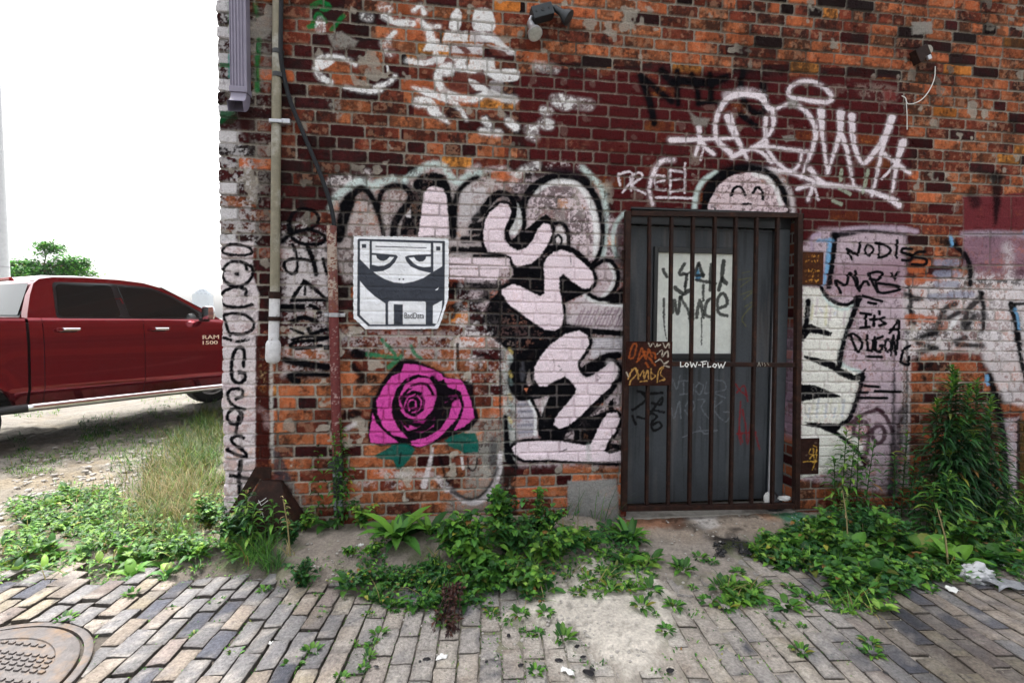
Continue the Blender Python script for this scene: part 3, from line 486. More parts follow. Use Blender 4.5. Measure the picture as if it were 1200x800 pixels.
# --- lettering down the corner, and down the wall beside the conduit
def bk(pts, w, **k): st(pts, w, BK, k.pop('soft', .8), .96, k.pop('wear', .1), k.pop('jf', .2), **k)
bk([(262, 293), (268, 287), (280, 287), (292, 290), (296, 295), (290, 299), (274, 299), (264, 297)], 3.6, closed=True); bk([(290, 316), (286, 308), (272, 307), (263, 315), (262, 325), (270, 334), (284, 335), (295, 326), (296, 314), (289, 309)], 4); bk([(278, 321), (279, 321)], 5)
bk([(289, 346), (288, 339), (275.5, 336.5), (263, 342), (258.5, 351), (265, 358.5), (282, 360), (296, 357)], 4.2); bk([(262, 370), (266, 380), (270.5, 393)], 4); bk([(263, 369), (276, 367), (290, 370), (298, 379), (295, 387), (284, 391.5), (272, 390.4)], 4); bk([(262, 395), (278, 400), (292, 397)], 4, wear=.5)
bk([(286, 429), (287, 413), (283, 407), (277.6, 409), (273, 420), (272, 437), (275, 446), (282, 448.4), (288, 443), (287, 437), (281, 436)], 4.6); bk([(277.6, 467), (284, 464), (285, 458), (279.7, 455), (272, 456), (268, 461), (270, 469.7), (277.6, 476), (287, 479)], 4.2); bk([(270, 481), (277, 478), (284, 486), (281, 495), (272, 496), (267, 489)], 4.4, closed=True); bk([(280, 488), (277, 507)], 4)
bk([(286, 512), (277.6, 510), (272, 515), (278, 522), (287, 528), (289, 534), (278, 532), (267, 526)], 4.6); bk([(282, 540), (281, 555), (281, 577)], 4.6); bk([(271, 556), (281, 558), (291, 560)], 4.6)
st([(330, 262), (336, 245), (345, 240)], 6, BK, 3, .6, .3); fl([(328, 255), (386, 262), (386, 440), (330, 440)], LW, 7, .55, .62, .3); fl([(334, 290), (384, 290), (384, 352), (334, 352)], LW, 5, .6, .4, .4)
bk([(343.5, 272.5), (340, 262), (343.5, 251), (354, 245), (367, 247), (374, 255.5), (371, 264), (360.5, 269), (344, 272.5)], 4); bk([(338, 260), (339, 270), (344, 280), (356, 286), (374, 286), (382, 281), (376, 273.5), (361, 269.5), (345, 273)], 4.4); bk([(332, 283), (338, 276), (346, 270)], 7, soft=2.5)
bk([(343.5, 287), (348, 300), (349, 315), (343.5, 321), (336, 317), (334, 308.6), (341, 304), (356, 304), (369, 308)], 4); bk([(361.5, 291), (367, 304), (371, 321)], 6); bk([(379, 304), (383, 321)], 4); bk([(357, 329), (349, 341), (342, 352), (364, 351), (384, 352), (371, 340), (357, 329)], 4.5, smooth=False); bk([(358, 333), (358, 345)], 3)
fl([(327, 356), (358, 356), (358, 366), (327, 366)], BK, 1, .95, .15); bk([(364, 358), (371, 361), (376, 366)], 4.5); bk([(343, 377), (356, 372), (371, 377)], 6); bk([(341, 385), (356, 391)], 3.5); bk([(362, 385), (366, 391), (378, 387), (385, 386)], 5); bk([(343, 398), (360, 394), (384, 396)], 4); bk([(385, 393), (377, 398), (350, 400), (341, 405), (352, 408), (377, 405)], 4.5); bk([(334, 421), (350, 425), (384, 430)], (7, 8, 9), soft=1.6); bk([(341, 441), (350, 438), (384, 439)], (9, 7, 6), soft=1.6); bk([(344, 446), (350, 446)], 7)
fl([(300, 393), (317, 393), (316, 548), (300, 548)], srgb(66, 26, 22, .9), 1, .97, .22, 0); st([(318, 400), (319, 500), (321, 540)], 4, srgb(200, 198, 194, .85), 1.5, .85, .4, 0); st([(303, 478), (311, 484), (314, 500)], 7, srgb(150, 125, 125), 2.5, .7, .5, 0); st([(308, 430), (309, 455)], 6, srgb(190, 165, 120), 3, .6, .8, 0); fl([(320, 525), (328, 530), (343, 560), (334, 575), (322, 560)], srgb(52, 54, 62), 2, .8, .3)
fl([(665, 563), (722, 560), (726, 610), (664, 612)], srgb(150, 150, 148, .8), 1.6, .97, .12, 0); fl([(320, 560), (345, 565), (370, 600), (350, 610)], srgb(120, 118, 114), 3, .7, .5, 0)
# --- right of the gate
fl([(938, 290), (960, 268), (1060, 268), (1060, 330), (1052, 580), (938, 560)], srgb(204, 184, 196, .88), 4, .9, .35, .25)
fl([(950, 316), (1060, 300), (1060, 345), (1010, 350), (962, 335)], srgb(150, 112, 128, .82), 8, .62, .35)
fl([(1056, 330), (1140, 320), (1210, 326), (1210, 420), (1120, 410), (1060, 420)], LW, 6, .85, .5, .4); fl([(1148, 336), (1210, 334), (1210, 480), (1176, 470), (1150, 420)], LW, 4, .8, .35, .45); fl([(1056, 400), (1066, 400), (1064, 570), (1054, 570)], LW, 2, .8, .5, .2); fl([(1172, 490), (1192, 488), (1192, 600), (1178, 600)], srgb(190, 180, 188, .85), 2, .85, .3, .2)
fl([(940, 335), (960, 338), (970, 350), (985, 358), (998, 357), (990, 390), (982, 425), (1010, 440), (1008, 446), (995, 487), (986, 497), (1010, 520), (1010, 545), (938, 560)], srgb(232, 232, 224, .92), 1.2, .93, .2, .3)
for k in range(9): st([(944 + k * 5.5, 380 - (k % 4) * 6), (946 + k * 5.5, 366 - (k % 3) * 8)], 2.5, (srgb(170, 175, 200), srgb(205, 200, 150), srgb(180, 160, 175))[k % 3], 1.5, .6, .3)
for k in range(9): st([(946 + k * 5, 488 - (k % 2) * 4), (948 + k * 5, 478 - (k % 3) * 5)], 2.5, (srgb(150, 160, 180), srgb(205, 205, 180))[k % 2], 1.2, .6, .3)
st([(1000, 362), (990, 392), (984, 424), (1008, 436)], 4, TE, 2, .9); st([(964, 346), (976, 359), (990, 362), (1000, 357)], 4, TE, 1.5, .9)
st([(978, 272), (1010, 268), (1050, 268), (1072, 272)], 6, srgb(196, 176, 196, .85), 2.5, .85, .2); st([(976, 276), (992, 274), (1015, 271), (1060, 275)], (8, 7, 4, 3), BK, 2, .9, .15); st([(978, 276), (974, 304), (970, 336)], (7, 7, 6), BK, 1, .96); CYN = srgb(120, 175, 220, .85); st([(972, 281), (969, 304), (964.5, 334)], (4, 5, 3), CYN, 1.2, .92); st([(958, 282), (975, 282)], 4, CYN, 1.5, .85, .3); st([(951, 294), (951, 278), (960, 275)], 4, srgb(170, 150, 175), 1.5, .8)
bk([(960, 334), (967, 346), (978, 354.5), (990, 357), (999, 353), (1003, 348)], 4.4); bk([(1005.7, 349), (999, 368), (989, 395), (982, 428)], (7, 6, 5, 6)); bk([(946, 353), (944.5, 372), (941, 390)], 6); fl([(938, 386), (948, 379), (974, 389.5), (972.5, 394), (948, 390), (941, 400), (936, 400)], BK, .8, .96)
fl([(941, 416), (975, 423), (982, 430), (1000, 439), (1008, 436), (1014, 431), (1010, 445), (998, 446), (985, 441), (972, 432), (941, 419)], BK, .8, .96); bk([(1010.5, 441), (996, 487), (985.6, 496)], 5.4); fl([(936, 450), (954, 451), (983, 463), (983, 465), (959, 466), (936, 470)], BK, .8, .96); fl([(941, 494), (959, 495), (987, 496), (977, 509), (959, 501)], BK, .8, .96); bk([(946, 497), (966, 501), (986, 512), (1006.6, 532), (1013, 546)], 4.4)
BR = srgb(58, 30, 40, .9)
for P, w in (([(999, 509), (1001, 497), (1012, 494), (1018, 503), (1012, 511), (1002, 509)], 5), ([(1017, 508), (1015, 529), (1010, 541)], 5), ([(1022, 514), (1021, 503), (1030, 498), (1036, 508), (1030, 519), (1025, 517)], 5), ([(993, 498), (1007, 487), (1028, 480), (1038, 490), (1044, 505)], 5), ([(1000, 540), (1008, 548), (1016, 540)], 4)): st(P, w, BR, 1.3, .9, .1)
st([(1027, 478), (1034, 484)], 5, BR, 1.5, .8); st([(1062, 330), (1066, 352), (1064, 380)], 4, BK, 1.5, .85, .3); st([(1066, 352), (1080, 350)], 4, BK, 1.5, .8, .3); st([(1098, 378), (1106, 362), (1118, 356)], 6, BK, 1.5, .85, .35, .5); st([(1128, 380), (1134, 362), (1146, 350)], 7, BK, 1.5, .85, .35, .5); st([(1112, 384), (1120, 372)], 5, WH, 1.2, .8, .3, .5)
st([(1046, 440), (1046, 500), (1044, 575)], (2, 5, 12), BK, 3, .8, .2, 0); st([(1047, 400), (1047, 470)], 2, BK, 1, .6, .3, 0); st([(1062, 400), (1061, 500), (1058, 560)], 3, srgb(40, 30, 30), 1.2, .8, .4, 0); st([(1059, 420), (1057, 480), (1052, 500)], 3, srgb(90, 50, 36), 1, .8, .6, 0); fl([(1050, 480), (1062, 470), (1056, 540), (1046, 560)], BK, 3, .7, .4, 0)
for P in ([(1078, 394), (1096, 391)], [(1074, 402), (1096, 408)], [(1076, 413), (1092, 408)], [(1074, 421), (1080, 432)], [(1076, 432), (1090, 426)], [(1118, 400), (1130, 395)], [(1120, 404), (1150, 405)], [(1110, 372), (1122, 366)], [(1085, 392), (1100, 385)], [(1130, 385), (1140, 370)], [(1060, 345), (1075, 350)], [(1064, 360), (1070, 378)], [(1080, 442), (1082, 444)]): st(P, 5, BK, 1.6, .85, .3, .5)
for x, y in ((1078, 309), (1085, 326), (1070, 330), (1070, 372), (1085, 374), (1074, 316)): st([(x - 8, y), (x + 8, y)], 8, srgb(190, 100, 60, .85), 1.5, .8, .3, .8)
for x, y in ((1108, 308), (1108, 321), (1108, 333), (1100, 348), (1125, 345)): st([(x - 12, y), (x + 12, y)], 8, srgb(150, 155, 178, .85), 2, .7, .3, .7)
for P in ([(997.5, 304), (991, 292), (1004, 299), (1007, 285)], [(1029, 285), (1029.5, 301)], [(1026, 285), (1037, 288), (1042, 294), (1037, 300), (1028, 302)], [(1050, 282), (1049.5, 302)], [(1067, 292), (1057, 291.5), (1056, 296), (1067, 299), (1065, 305), (1056, 305)], [(1083, 295), (1073, 296), (1070, 301), (1083, 304), (1082, 310), (1067, 310)], [(984, 343), (978.6, 329), (990, 334), (995, 320), (1005.7, 340.5)], [(1001, 318), (1006, 341)], [(1007, 337), (1011, 330), (1015, 330), (1017, 334)], [(1017, 321), (1022, 333), (1027, 342)], [(1017, 321), (1026, 318.6), (1033, 321), (1027, 328), (1018, 327)], [(1025, 331), (1030, 343), (1052, 339.6), (1049, 335), (1028, 332)],
          [(1010, 346.6), (1021, 350), (1032, 353)], [(1016, 354.5), (1025, 356)], [(1013.6, 368), (1012.7, 383)], [(1008, 366.7), (1019, 368.5)], [(1006.6, 384), (1018, 383)], [(1023, 370), (1023, 381.6)], [(1019.8, 374.6), (1027, 374)], [(1029, 365), (1029, 368)], [(1034.6, 372), (1030, 374), (1036.5, 379), (1029, 381.6)], [(1041, 390), (1052, 375.5), (1052, 398)], [(1042.5, 386), (1052, 386)],
          [(995, 392), (1004, 412), (1009, 401), (999, 391), (994, 393)], [(1014.5, 393), (1016, 410), (1021, 411), (1023.5, 395)], [(1033, 394), (1026, 398), (1024.5, 409), (1030, 412), (1033, 405), (1030, 405)], [(1043, 416), (1045.5, 393), (1048.6, 415), (1051, 393)], [(1065.7, 405), (1058, 410), (1055, 423), (1063, 427), (1064, 418)], [(1016, 417.5), (1031.5, 418)], [(1012, 451.7), (1029, 453)], [(1024, 458), (1054, 458.8)], [(1006.6, 459.6), (1016, 459.6)], [(1005, 465.6), (1038, 466)]):
    st(P, 3.5, BK, .6, .98, .03, .05, smooth=len(P) > 4, wob=.35)
st([(1017, 287), (1022, 293), (1017, 299.5), (1012, 293)], 3, BK, .5, .97, .04, .1, closed=True); st([(1039, 397), (1043, 404), (1039, 412), (1035.5, 404)], 3, BK, .5, .97, .04, .1, closed=True); fl([(1041, 319.5), (1045, 318.6), (1046, 323), (1050, 317), (1054, 318.6), (1047, 330)], BK, .6, .97)
st([(1097, 280), (1112, 286), (1118, 284)], 8, BK, 2.4, .85, .25); st([(1118, 288), (1129, 300), (1135, 315), (1135, 333)], 6, BK, 1.3, .93); st([(1113, 278), (1115, 288)], 4, CYN, 1.4, .9); st([(1166, 208), (1166, 235), (1164, 262)], (14, 10, 3), BK, 2.6, .85, .15); st([(1152, 206), (1172, 208)], 8, BK, 4, .7, .3); st([(1138, 226), (1140, 238)], 14, BK, 4, .75, .3); st([(1148, 343), (1151, 362), (1151, 386)], 5, BK, 1.4, .9); st([(1146, 342), (1150, 344)], 4, BK, 1, .9); st([(1184, 357), (1189, 375), (1193, 402)], (9, 8, 5), BK, 1.2, .93); st([(1182, 356), (1204, 356)], 4, BK, 1, .9); st([(1189, 362), (1193, 385)], 3, CYN, 1.2, .85); st([(1189, 390), (1195, 420), (1204, 460)], 5, BK, 1, .93); st([(1158, 439), (1168, 478), (1175, 520), (1178, 580)], (6, 8, 8, 7), BK, 1.4, .92); st([(1155, 440), (1156, 450)], 4, CYN, 1.2, .9); st([(1200, 272), (1208, 272)], 6, CYN, 2, .8)
fl([(1193, 492), (1230, 492), (1230, 612), (1191, 612)], srgb(70, 56, 30), 1, .96, .2, 0); st([(1192, 492), (1191, 600)], 4, srgb(30, 22, 22), 1, .9, 0, 0)  # olive board on the flat wall; its recess edge is painted shade
# grime that has crept up from the ground
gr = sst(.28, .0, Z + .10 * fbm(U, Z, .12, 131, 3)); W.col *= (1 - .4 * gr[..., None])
W.col *= (.93 + .14 * fbm(U, Z, .5, 141, 3))[..., None]
# ragged corner: every brick ends a little differently
edge = (h2(np.floor(zc[:, 0] / CH), 7, 77) - .5) * .010 - joint[:, 6] * .004 + (fbm(U[:, 0], Z[:, 0], .03, 7, 3) - .5) * .016
Ux = U.copy(); Ux[:, 0] -= edge; Ux[:, 1] -= edge * .8; Ux[:, 2] -= edge * .4
# door opening
OU0, OU1 = Wl(736, 420)[0], Wl(936, 420)[0]; OZ1 = Wl(835, 246)[1]; OZ0 = .02
nz, nu = U.shape; ix = np.arange(nz * nu).reshape(nz, nu)
q = np.stack([ix[:-1, :-1], ix[:-1, 1:], ix[1:, 1:], ix[1:, :-1]], -1).reshape(-1, 4)
cu = (.5 * (U[:-1, :-1] + U[1:, 1:])).ravel(); cz = (.5 * (Z[:-1, :-1] + Z[1:, 1:])).ravel()
hole = (cu > OU0) & (cu < OU1) & (cz > OZ0) & (cz < OZ1)
building = empty("brick_building", (UC, 0, 0), 0, "old brick building with a graffiti covered wall and a barred doorway", "building")
def bpart(o): o.parent = building; o.matrix_parent_inverse = Matrix.Translation((-UC, 0, 0)); return o
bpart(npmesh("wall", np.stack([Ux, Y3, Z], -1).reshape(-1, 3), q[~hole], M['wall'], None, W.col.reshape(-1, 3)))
NSPOT = W
def under(o, root):                         # parent while keeping the place in the world
    o.parent = root; o.matrix_parent_inverse = (Matrix.Translation(root.location) @ Matrix.Rotation(root.rotation_euler.z, 4, 'Z')).inverted(); return o
# side brick material for walls the photograph hardly shows
def brickmat():
    m = bpy.data.materials.new("side brick"); m.use_nodes = True; t = m.node_tree; N, L = t.nodes, t.links; p = N["Principled BSDF"]; p.inputs['Roughness'].default_value = .85
    tc = N.new("ShaderNodeTexCoord"); mp = N.new("ShaderNodeMapping"); mp.inputs['Rotation'].default_value = (R(90), 0, R(90))
    b = N.new("ShaderNodeTexBrick"); b.inputs['Scale'].default_value = 1; b.inputs['Brick Width'].default_value = BL; b.inputs['Row Height'].default_value = CH; b.inputs['Mortar Size'].default_value = .006; b.offset = .5
    b.inputs['Color1'].default_value = (.16, .05, .03, 1); b.inputs['Color2'].default_value = (.07, .022, .02, 1); b.inputs['Mortar'].default_value = (.24, .22, .2, 1)
    L.new(tc.outputs['Object'], mp.inputs[0]); L.new(mp.outputs[0], b.inputs[0])
    n = N.new("ShaderNodeTexNoise"); n.inputs['Scale'].default_value = 14; n.inputs['Detail'].default_value = 6; L.new(tc.outputs['Object'], n.inputs[0])
    s = N.new("ShaderNodeVectorMath"); s.operation = 'SCALE'; mr = N.new("ShaderNodeMapRange"); mr.inputs[3].default_value = .5; mr.inputs[4].default_value = 1.5; L.new(n.outputs[0], mr.inputs[0]); L.new(b.outputs[0], s.inputs[0]); L.new(mr.outputs[0], s.inputs['Scale']); L.new(s.outputs[0], p.inputs['Base Color'])
    bu = N.new("ShaderNodeBump"); bu.inputs['Distance'].default_value = .01; bu.invert = True; L.new(b.outputs['Fac'], bu.inputs['Height']); L.new(bu.outputs[0], p.inputs['Normal'])
    return m
M['sidebrick'] = brickmat()
def wbox(name, x0, x1, y0, y1, z0, z1, m, root, bevel=0):
    return under(MB().box(((x0 + x1) / 2, (y0 + y1) / 2, (z0 + z1) / 2), (x1 - x0, y1 - y0, z1 - z0), bevel=bevel).build(name, m), root)
wbox("side_wall", UC + .004, UC + .30, .045, 4.4, -.15, 5.2, M['sidebrick'], building)
wbox("side_wall", 6.7, 7.0, .045, 4.4, -.15, 5.2, M['sidebrick'], building)
wbox("rear_wall", UC + .304, 6.696, 4.1, 4.4, -.15, 5.2, M['sidebrick'], building)
wbox("roof", UC - .02, 7.02, -.012, 4.45, 5.205, 5.36, M['roof'], building)
# ---- the recess of the doorway
DEP = .145
def grid_panel(name, x0, x1, z0, z1, y, sp, paint, m, root, base, disp=None, keep=None, under_=True):
    nx = max(3, int((x1 - x0) / sp)); nz_ = max(3, int((z1 - z0) / sp))
    X, Z_ = np.meshgrid(np.linspace(x0, x1, nx), np.linspace(z0, z1, nz_)); px, py = project(X, np.full_like(X, y), Z_)
    c = np.zeros(X.shape + (3,), np.float32); c[:] = base
    cv = Canvas(px, py, c, X, Z_); paint(cv) if paint else None
    Yp = np.full_like(X, y) + (disp(X, Z_, px, py) if disp is not None else 0)
    ix = np.arange(nx * nz_).reshape(nz_, nx); q = np.stack([ix[:-1, :-1], ix[:-1, 1:], ix[1:, 1:], ix[1:, :-1]], -1).reshape(-1, 4)
    if keep is not None:
        kk = keep(px, py); q = q[(kk[:-1, :-1] & kk[:-1, 1:] & kk[1:, 1:] & kk[1:, :-1]).ravel()]
    o = npmesh(name, np.stack([X, Yp, Z_], -1).reshape(-1, 3), q, m, None, c.reshape(-1, 3))
    return under(o, root) if root else o
# reveals: brick returns in the thickness of the wall
def reveal(x, side):
    ys = np.linspace(-.006, DEP + .06, 40); zz = np.arange(OZ0 - .1, OZ1 + .02, .006); Yg, Zg = np.meshgrid(ys, zz)
    c_ = np.floor((Zg + SLP * x + .02) / CH); f = (Zg + SLP * x + .02) - c_ * CH; d = np.minimum(f, CH - f) - .006 - (fbm(Yg, Zg, .02, 4, 2) - .5) * .006
    odd = np.mod(c_, 2) == 0; d = np.minimum(d, np.where(odd, np.abs(Yg - .1) - .006, 1))
    m_ = sst(-.002, .003, d); r = h2(c_, odd, 9)
    c = CLS[np.where(r < .4, 1, np.where(r < .7, 0, 2))] * (.7 + .5 * h2(c_, 3, 4))[..., None]
    c = c * m_[..., None] + np.array((.2, .19, .17)) * (1 - m_)[..., None]
    pk = (sst(.5, .6, Zg) * (1 - sst(1.25, 1.4, Zg)) * (.5 + .5 * (fbm(Yg, Zg, .04, 8, 3) > .42)))[..., None] * .85; c = c * (1 - pk) + np.array(LI) * pk
    X = np.full_like(Yg, x) - side * (m_ * .008)
    n1_, n2_ = Yg.shape; ix = np.arange(n1_ * n2_).reshape(n1_, n2_); qq = np.stack([ix[:-1, :-1], ix[:-1, 1:], ix[1:, 1:], ix[1:, :-1]], -1).reshape(-1, 4)
    under(npmesh("door_reveal", np.stack([X, Yg, Zg], -1).reshape(-1, 3), qq, M['wall'], None, c.reshape(-1, 3)), building)
reveal(OU0 - .004, -1); reveal(OU1 + .004, 1)
wbox("lintel", OU0 - .05, OU1 + .05, -.004, DEP + .1, OZ1 - .012, OZ1 + .016, M['trim'], building)
wbox("door_head", OU0 - .01, OU1 + .01, DEP - .03, DEP + .02, OZ1 - .085, OZ1 - .0125, M['trim'], building)
wbox("threshold", OU0 - .002, OU1 + .002, -.012, DEP + .06, -.05, OZ0 + .024, M['concrete'], building, .006)
# frame and door leaf
FX1 = OU1 - .006; FX0 = Wl(899, 420, -DEP)[0]
wbox("door_frame", FX0 + .045, FX1, DEP - .03, DEP + .05, .048, OZ1 - .09, M['frame'], building, .004)
wbox("door_frame", OU0 + .006, OU0 + .05, DEP - .03, DEP + .05, .048, OZ1 - .09, M['frame'], building, .004)
wbox("frame_edge", FX0 + .034, FX0 + .0445, DEP - .012, DEP + .0, .06, OZ1 - .11, M['whitepaint'], building)
DO = -DEP - .02
door = empty("door", ((OU0 + FX0) / 2, DEP + .02, .05)); under(door, building); building_door = door
def dunder(o):
    o.parent = door; o.matrix_parent_inverse = Matrix.Translation(door.location).inverted(); return o
def dpaint(cv):
    g = cv.stroke
    cv.col *= (.8 + .4 * fbm(cv.u, cv.z, .25, 3, 3))[..., None]; stx = sst(.55, .75, fbm(cv.u, cv.z * .06, .03, 15, 3))[..., None]; cv.col *= 1 - .35 * stx; cv.col += stx * 0 + .03 * sst(.6, .8, fbm(cv.u, cv.z * .08, .05, 19, 3))[..., None] * np.array((1, .75, .6)); gr = sst(.55, .1, cv.z + .2 * fbm(cv.u, cv.z, .15, 7, 3)); cv.col *= (1 - .45 * gr[..., None])
    g([(747, 458), (760, 461), (776, 460)], 3.2, BK, .5); g([(752, 460), (757, 468), (745, 478), (741, 480)], 3.0, BK, .5); g([(757, 468), (762, 482), (772, 470), (776, 466), (774, 474), (764, 472)], 3.0, BK, .5); g([(765, 480), (778, 483)], 3.0, BK, .5); g([(741, 487), (745, 497)], 3.0, BK, .5); g([(747, 488), (756, 490), (762, 484)], 2.8, BK, .5); g([(764, 484), (770, 488), (763, 496), (766, 504), (775, 500), (772, 494), (764, 498)], 2.8, BK, .5)
    GY = srgb(120, 126, 134, .9)
    for P in ([(786, 458), (788, 444), (793, 456), (797, 440)], [(801, 446), (801, 462)], [(797, 446), (806, 446)], [(797, 462), (806, 461)], [(813, 450), (812, 462)], [(818, 448), (824, 452), (820, 462), (815, 456), (819, 448)], [(828, 448), (826, 460), (832, 460)], [(838, 445), (848, 447), (850, 456), (838, 460), (850, 466)], [(787, 478), (790, 490), (796, 470), (798, 490)], [(803, 476), (809, 468), (814, 476), (808, 486), (802, 480)], [(818, 468), (826, 468), (822, 478), (832, 492)], [(838, 466), (836, 490)], [(846, 470), (837, 480), (850, 494), (856, 484), (848, 482)], [(800, 512), (818, 505), (840, 504)], [(820, 500), (826, 508), (840, 504)]): g(P, 1.3, GY, .6, .75)
    RDD = srgb(140, 22, 30, .9)
    for P in ([(862, 450), (868, 458), (876, 464)], [(863, 460), (872, 452), (876, 470)], [(868, 470), (866, 505), (868, 520)], [(870, 480), (874, 500), (876, 520), (880, 495)], [(866, 500), (870, 518)], [(884, 504), (890, 526)], [(864, 508), (886, 506)]): g(P, 1.8, RDD, .7, .8)
    OL = srgb(120, 118, 60, .9)
    for P in ([(866, 328), (880, 326), (868, 336)], [(868, 345), (884, 340), (872, 350)], [(872, 360), (886, 352), (870, 372), (874, 382)], [(870, 320), (878, 318)]): g(P, 1.2, OL, .6, .6)
dunder(grid_panel("leaf_panel", OU0 + .052, FX0 + .028, .075, OZ1 - .1, -DO, .005, dpaint, M['panel'], None, (.068, .076, .086)))
dunder(MB().box(((OU0 + FX0 + .08) / 2, -DO + .028, (OZ1) / 2), (FX0 - OU0 - .03, .05, OZ1 - .18)).build("core", M['frame']))
wx0, wz1 = Wl(770, 296, DO); wx1, wz0 = Wl(856, 414, DO)
pane_frame = MB()
for a in ((wx0 - .028, wx0, wz0 - .04, wz1 + .04), (wx1, wx1 + .028, wz0 - .04, wz1 + .04)): pane_frame.box(((a[0] + a[1]) / 2, -DO - .012, (a[2] + a[3]) / 2), (a[1] - a[0], .03, a[3] - a[2]), bevel=.004)
pane_frame.box(((wx0 + wx1) / 2, -DO - .012, wz1 + .02), (wx1 - wx0 - .001, .029, .04), bevel=.004); pane_frame.box(((wx0 + wx1) / 2, -DO - .012, wz0 - .02), (wx1 - wx0 - .001, .029, .04), bevel=.004)
dunder(pane_frame.build("window_frame", M['trim']))
def wpaint(cv):
    g = cv.stroke; D = srgb(36, 38, 36, .9); T = .12
    cv.col *= (.9 + .2 * fbm(cv.u, cv.z, .05, 3, 3))[..., None]
    cv.fill([(814, 326), (817, 312), (822, 324), (818, 330)], srgb(50, 140, 190, .8), 1, .9)
    for P, w in (([(777, 316), (781, 324)], 4), ([(802, 309), (796, 321), (804, 322), (803, 336)], 4), ([(803, 322), (812, 318)], 3), ([(819, 308), (814, 322), (824, 322)], 4), ([(819, 310), (824, 324)], 4), ([(816, 328), (838, 332)], 4), ([(833, 310), (832, 340)], 4), ([(848, 306), (846, 325), (851, 332)], 5), ([(846, 326), (842, 340)], 4), ([(791, 337), (800, 344), (808, 340)], 5), ([(803, 330), (803, 342)], 3), ([(788, 366), (790, 352), (794, 368), (797, 348)], 4), ([(797, 348), (806, 364), (809, 380)], (4, 3)), ([(812, 374), (811, 352)], 4), ([(816, 372), (820, 352), (824, 372)], 4), ([(824, 334), (824, 352)], 3), ([(836, 348), (828, 354), (826, 368), (834, 372)], 4), ([(841, 362), (852, 356), (848, 344), (841, 350), (842, 366), (852, 370)], 4), ([(778, 350), (778, 378), (781, 398)], (3, 1.2)), ([(822, 372), (822, 404)], 1.4), ([(797, 350), (800, 345)], 3), ([(833, 372), (833, 384)], 1.2)): g(P, w, D, .7, .92, .05)
dunder(grid_panel("window_board", wx0, wx1, wz0, wz1, -DO - .004, .0035, wpaint, M['paper'], None, srgb(222, 226, 220, 1.0), lambda X, Z_, px, py: -.004 * fbm(X, Z_, .03, 5, 3)))
# ---------------------------------------------------------------- the barred gate
GO = .055
gate = empty("barred_gate", (Wl(835, 597, GO)[0], -GO, .05), 0, "rusty brown barred security gate across the grey door", "gate")
def bar(px0, py0, px1, py1, w, d=.03, name="bar", y=GO):
    (xa, za), (xb, zb) = Wl(px0, py0, y), Wl(px1, py1, y)
    v = Vector((xb - xa, 0, zb - za)); L = v.length; a = math.atan2(v.x, v.z)
    return under(MB().box(((xa + xb) / 2, -y, (za + zb) / 2), (w, d, L), None, .003).build(name, M['rust']) if abs(a) < 1e-4 else tilt(name, xa, xb, za, zb, w, d, L, a, y), gate)
def tilt(name, xa, xb, za, zb, w, d, L, a, y):
    m = MB(); m.box((0, 0, 0), (w, d, L), Matrix.Rotation(a, 3, 'Y'), .003); bmesh.ops.translate(m.bm, verts=m.bm.verts[:], vec=((xa + xb) / 2, -y, (za + zb) / 2)); return m.build(name, M['rust'])
bar(735.5, 248, 731, 598, .036, .040, "gate_frame"); bar(936, 251, 932.5, 595.5, .036, .040, "gate_frame")
bar(739, 250.5, 932.5, 253, .032, .039, "gate_frame"); bar(734.5, 595, 929, 592, .034, .039, "gate_frame"); bar(736.5, 425.5, 930, 427.5, .030, .036, "crossbar")
for a, b in ((761, 757.5), (787, 782.5), (812, 807.5), (837.6, 832), (862, 856), (886.5, 880), (911, 904.5)): bar(a, 254.5, b, 590.5, .0205, .028)
def lpaint(cv):
    g = cv.stroke; cv.col *= (.55 + .9 * fbm(cv.u, cv.z, .03, 3, 4))[..., None]
    OR = srgb(165, 82, 36, .8); YE = srgb(196, 150, 84, .8); WT_ = srgb(190, 180, 165, .9)
    for P in ([(737, 419), (741, 405), (746, 404), (743, 418), (739, 420)], [(748, 420), (752, 408), (757, 420), (760, 409), (764, 418)], [(755, 412), (767, 414), (768, 420)], [(746, 424), (756, 416), (768, 428)], [(757, 425), (760, 430)]): g(P, 2, OR, .8, .9)
    for P in ([(738, 438), (744, 431), (746, 438), (739, 446), (738, 450)], [(747, 434), (748, 444)], [(750, 440), (754, 434), (755, 443), (759, 434), (760, 444)], [(763, 432), (763, 444), (768, 440), (763, 437)], [(770, 448), (772, 434), (777, 430), (774, 438), (779, 444), (773, 446)], [(750, 447), (758, 446)], [(741, 432), (736, 444)]): g(P, 1.3, YE, .5, .95)
    for P in ([(760, 402), (762, 406), (765, 402), (768, 406)], [(770, 402), (770, 406), (774, 404)], [(777, 402), (780, 407), (784, 402), (784, 407)], [(770, 415), (776, 410), (776, 418), (782, 411), (783, 418)], [(768, 424), (774, 421), (778, 426), (783, 423)], [(734, 436), (736, 441)], [(778, 428), (784, 430)]): g(P, 1.1, WT_, .5, .9)
lx0, lz1 = Wl(733.5, 400, GO + .03); lx1, lz0 = Wl(787, 451.5, GO + .03)
under(MB().box(((lx0 + lx1) / 2, -GO - .026, (lz0 + lz1) / 2), (lx1 - lx0 + .002, .006, lz1 - lz0 + .002)).build("lock_plate_back", M['rust']), gate)
grid_panel("lock_plate", lx0, lx1, lz0, lz1, -GO - .031, .0035, lpaint, M['rustplate'], gate, srgb(50, 25, 19, .85))
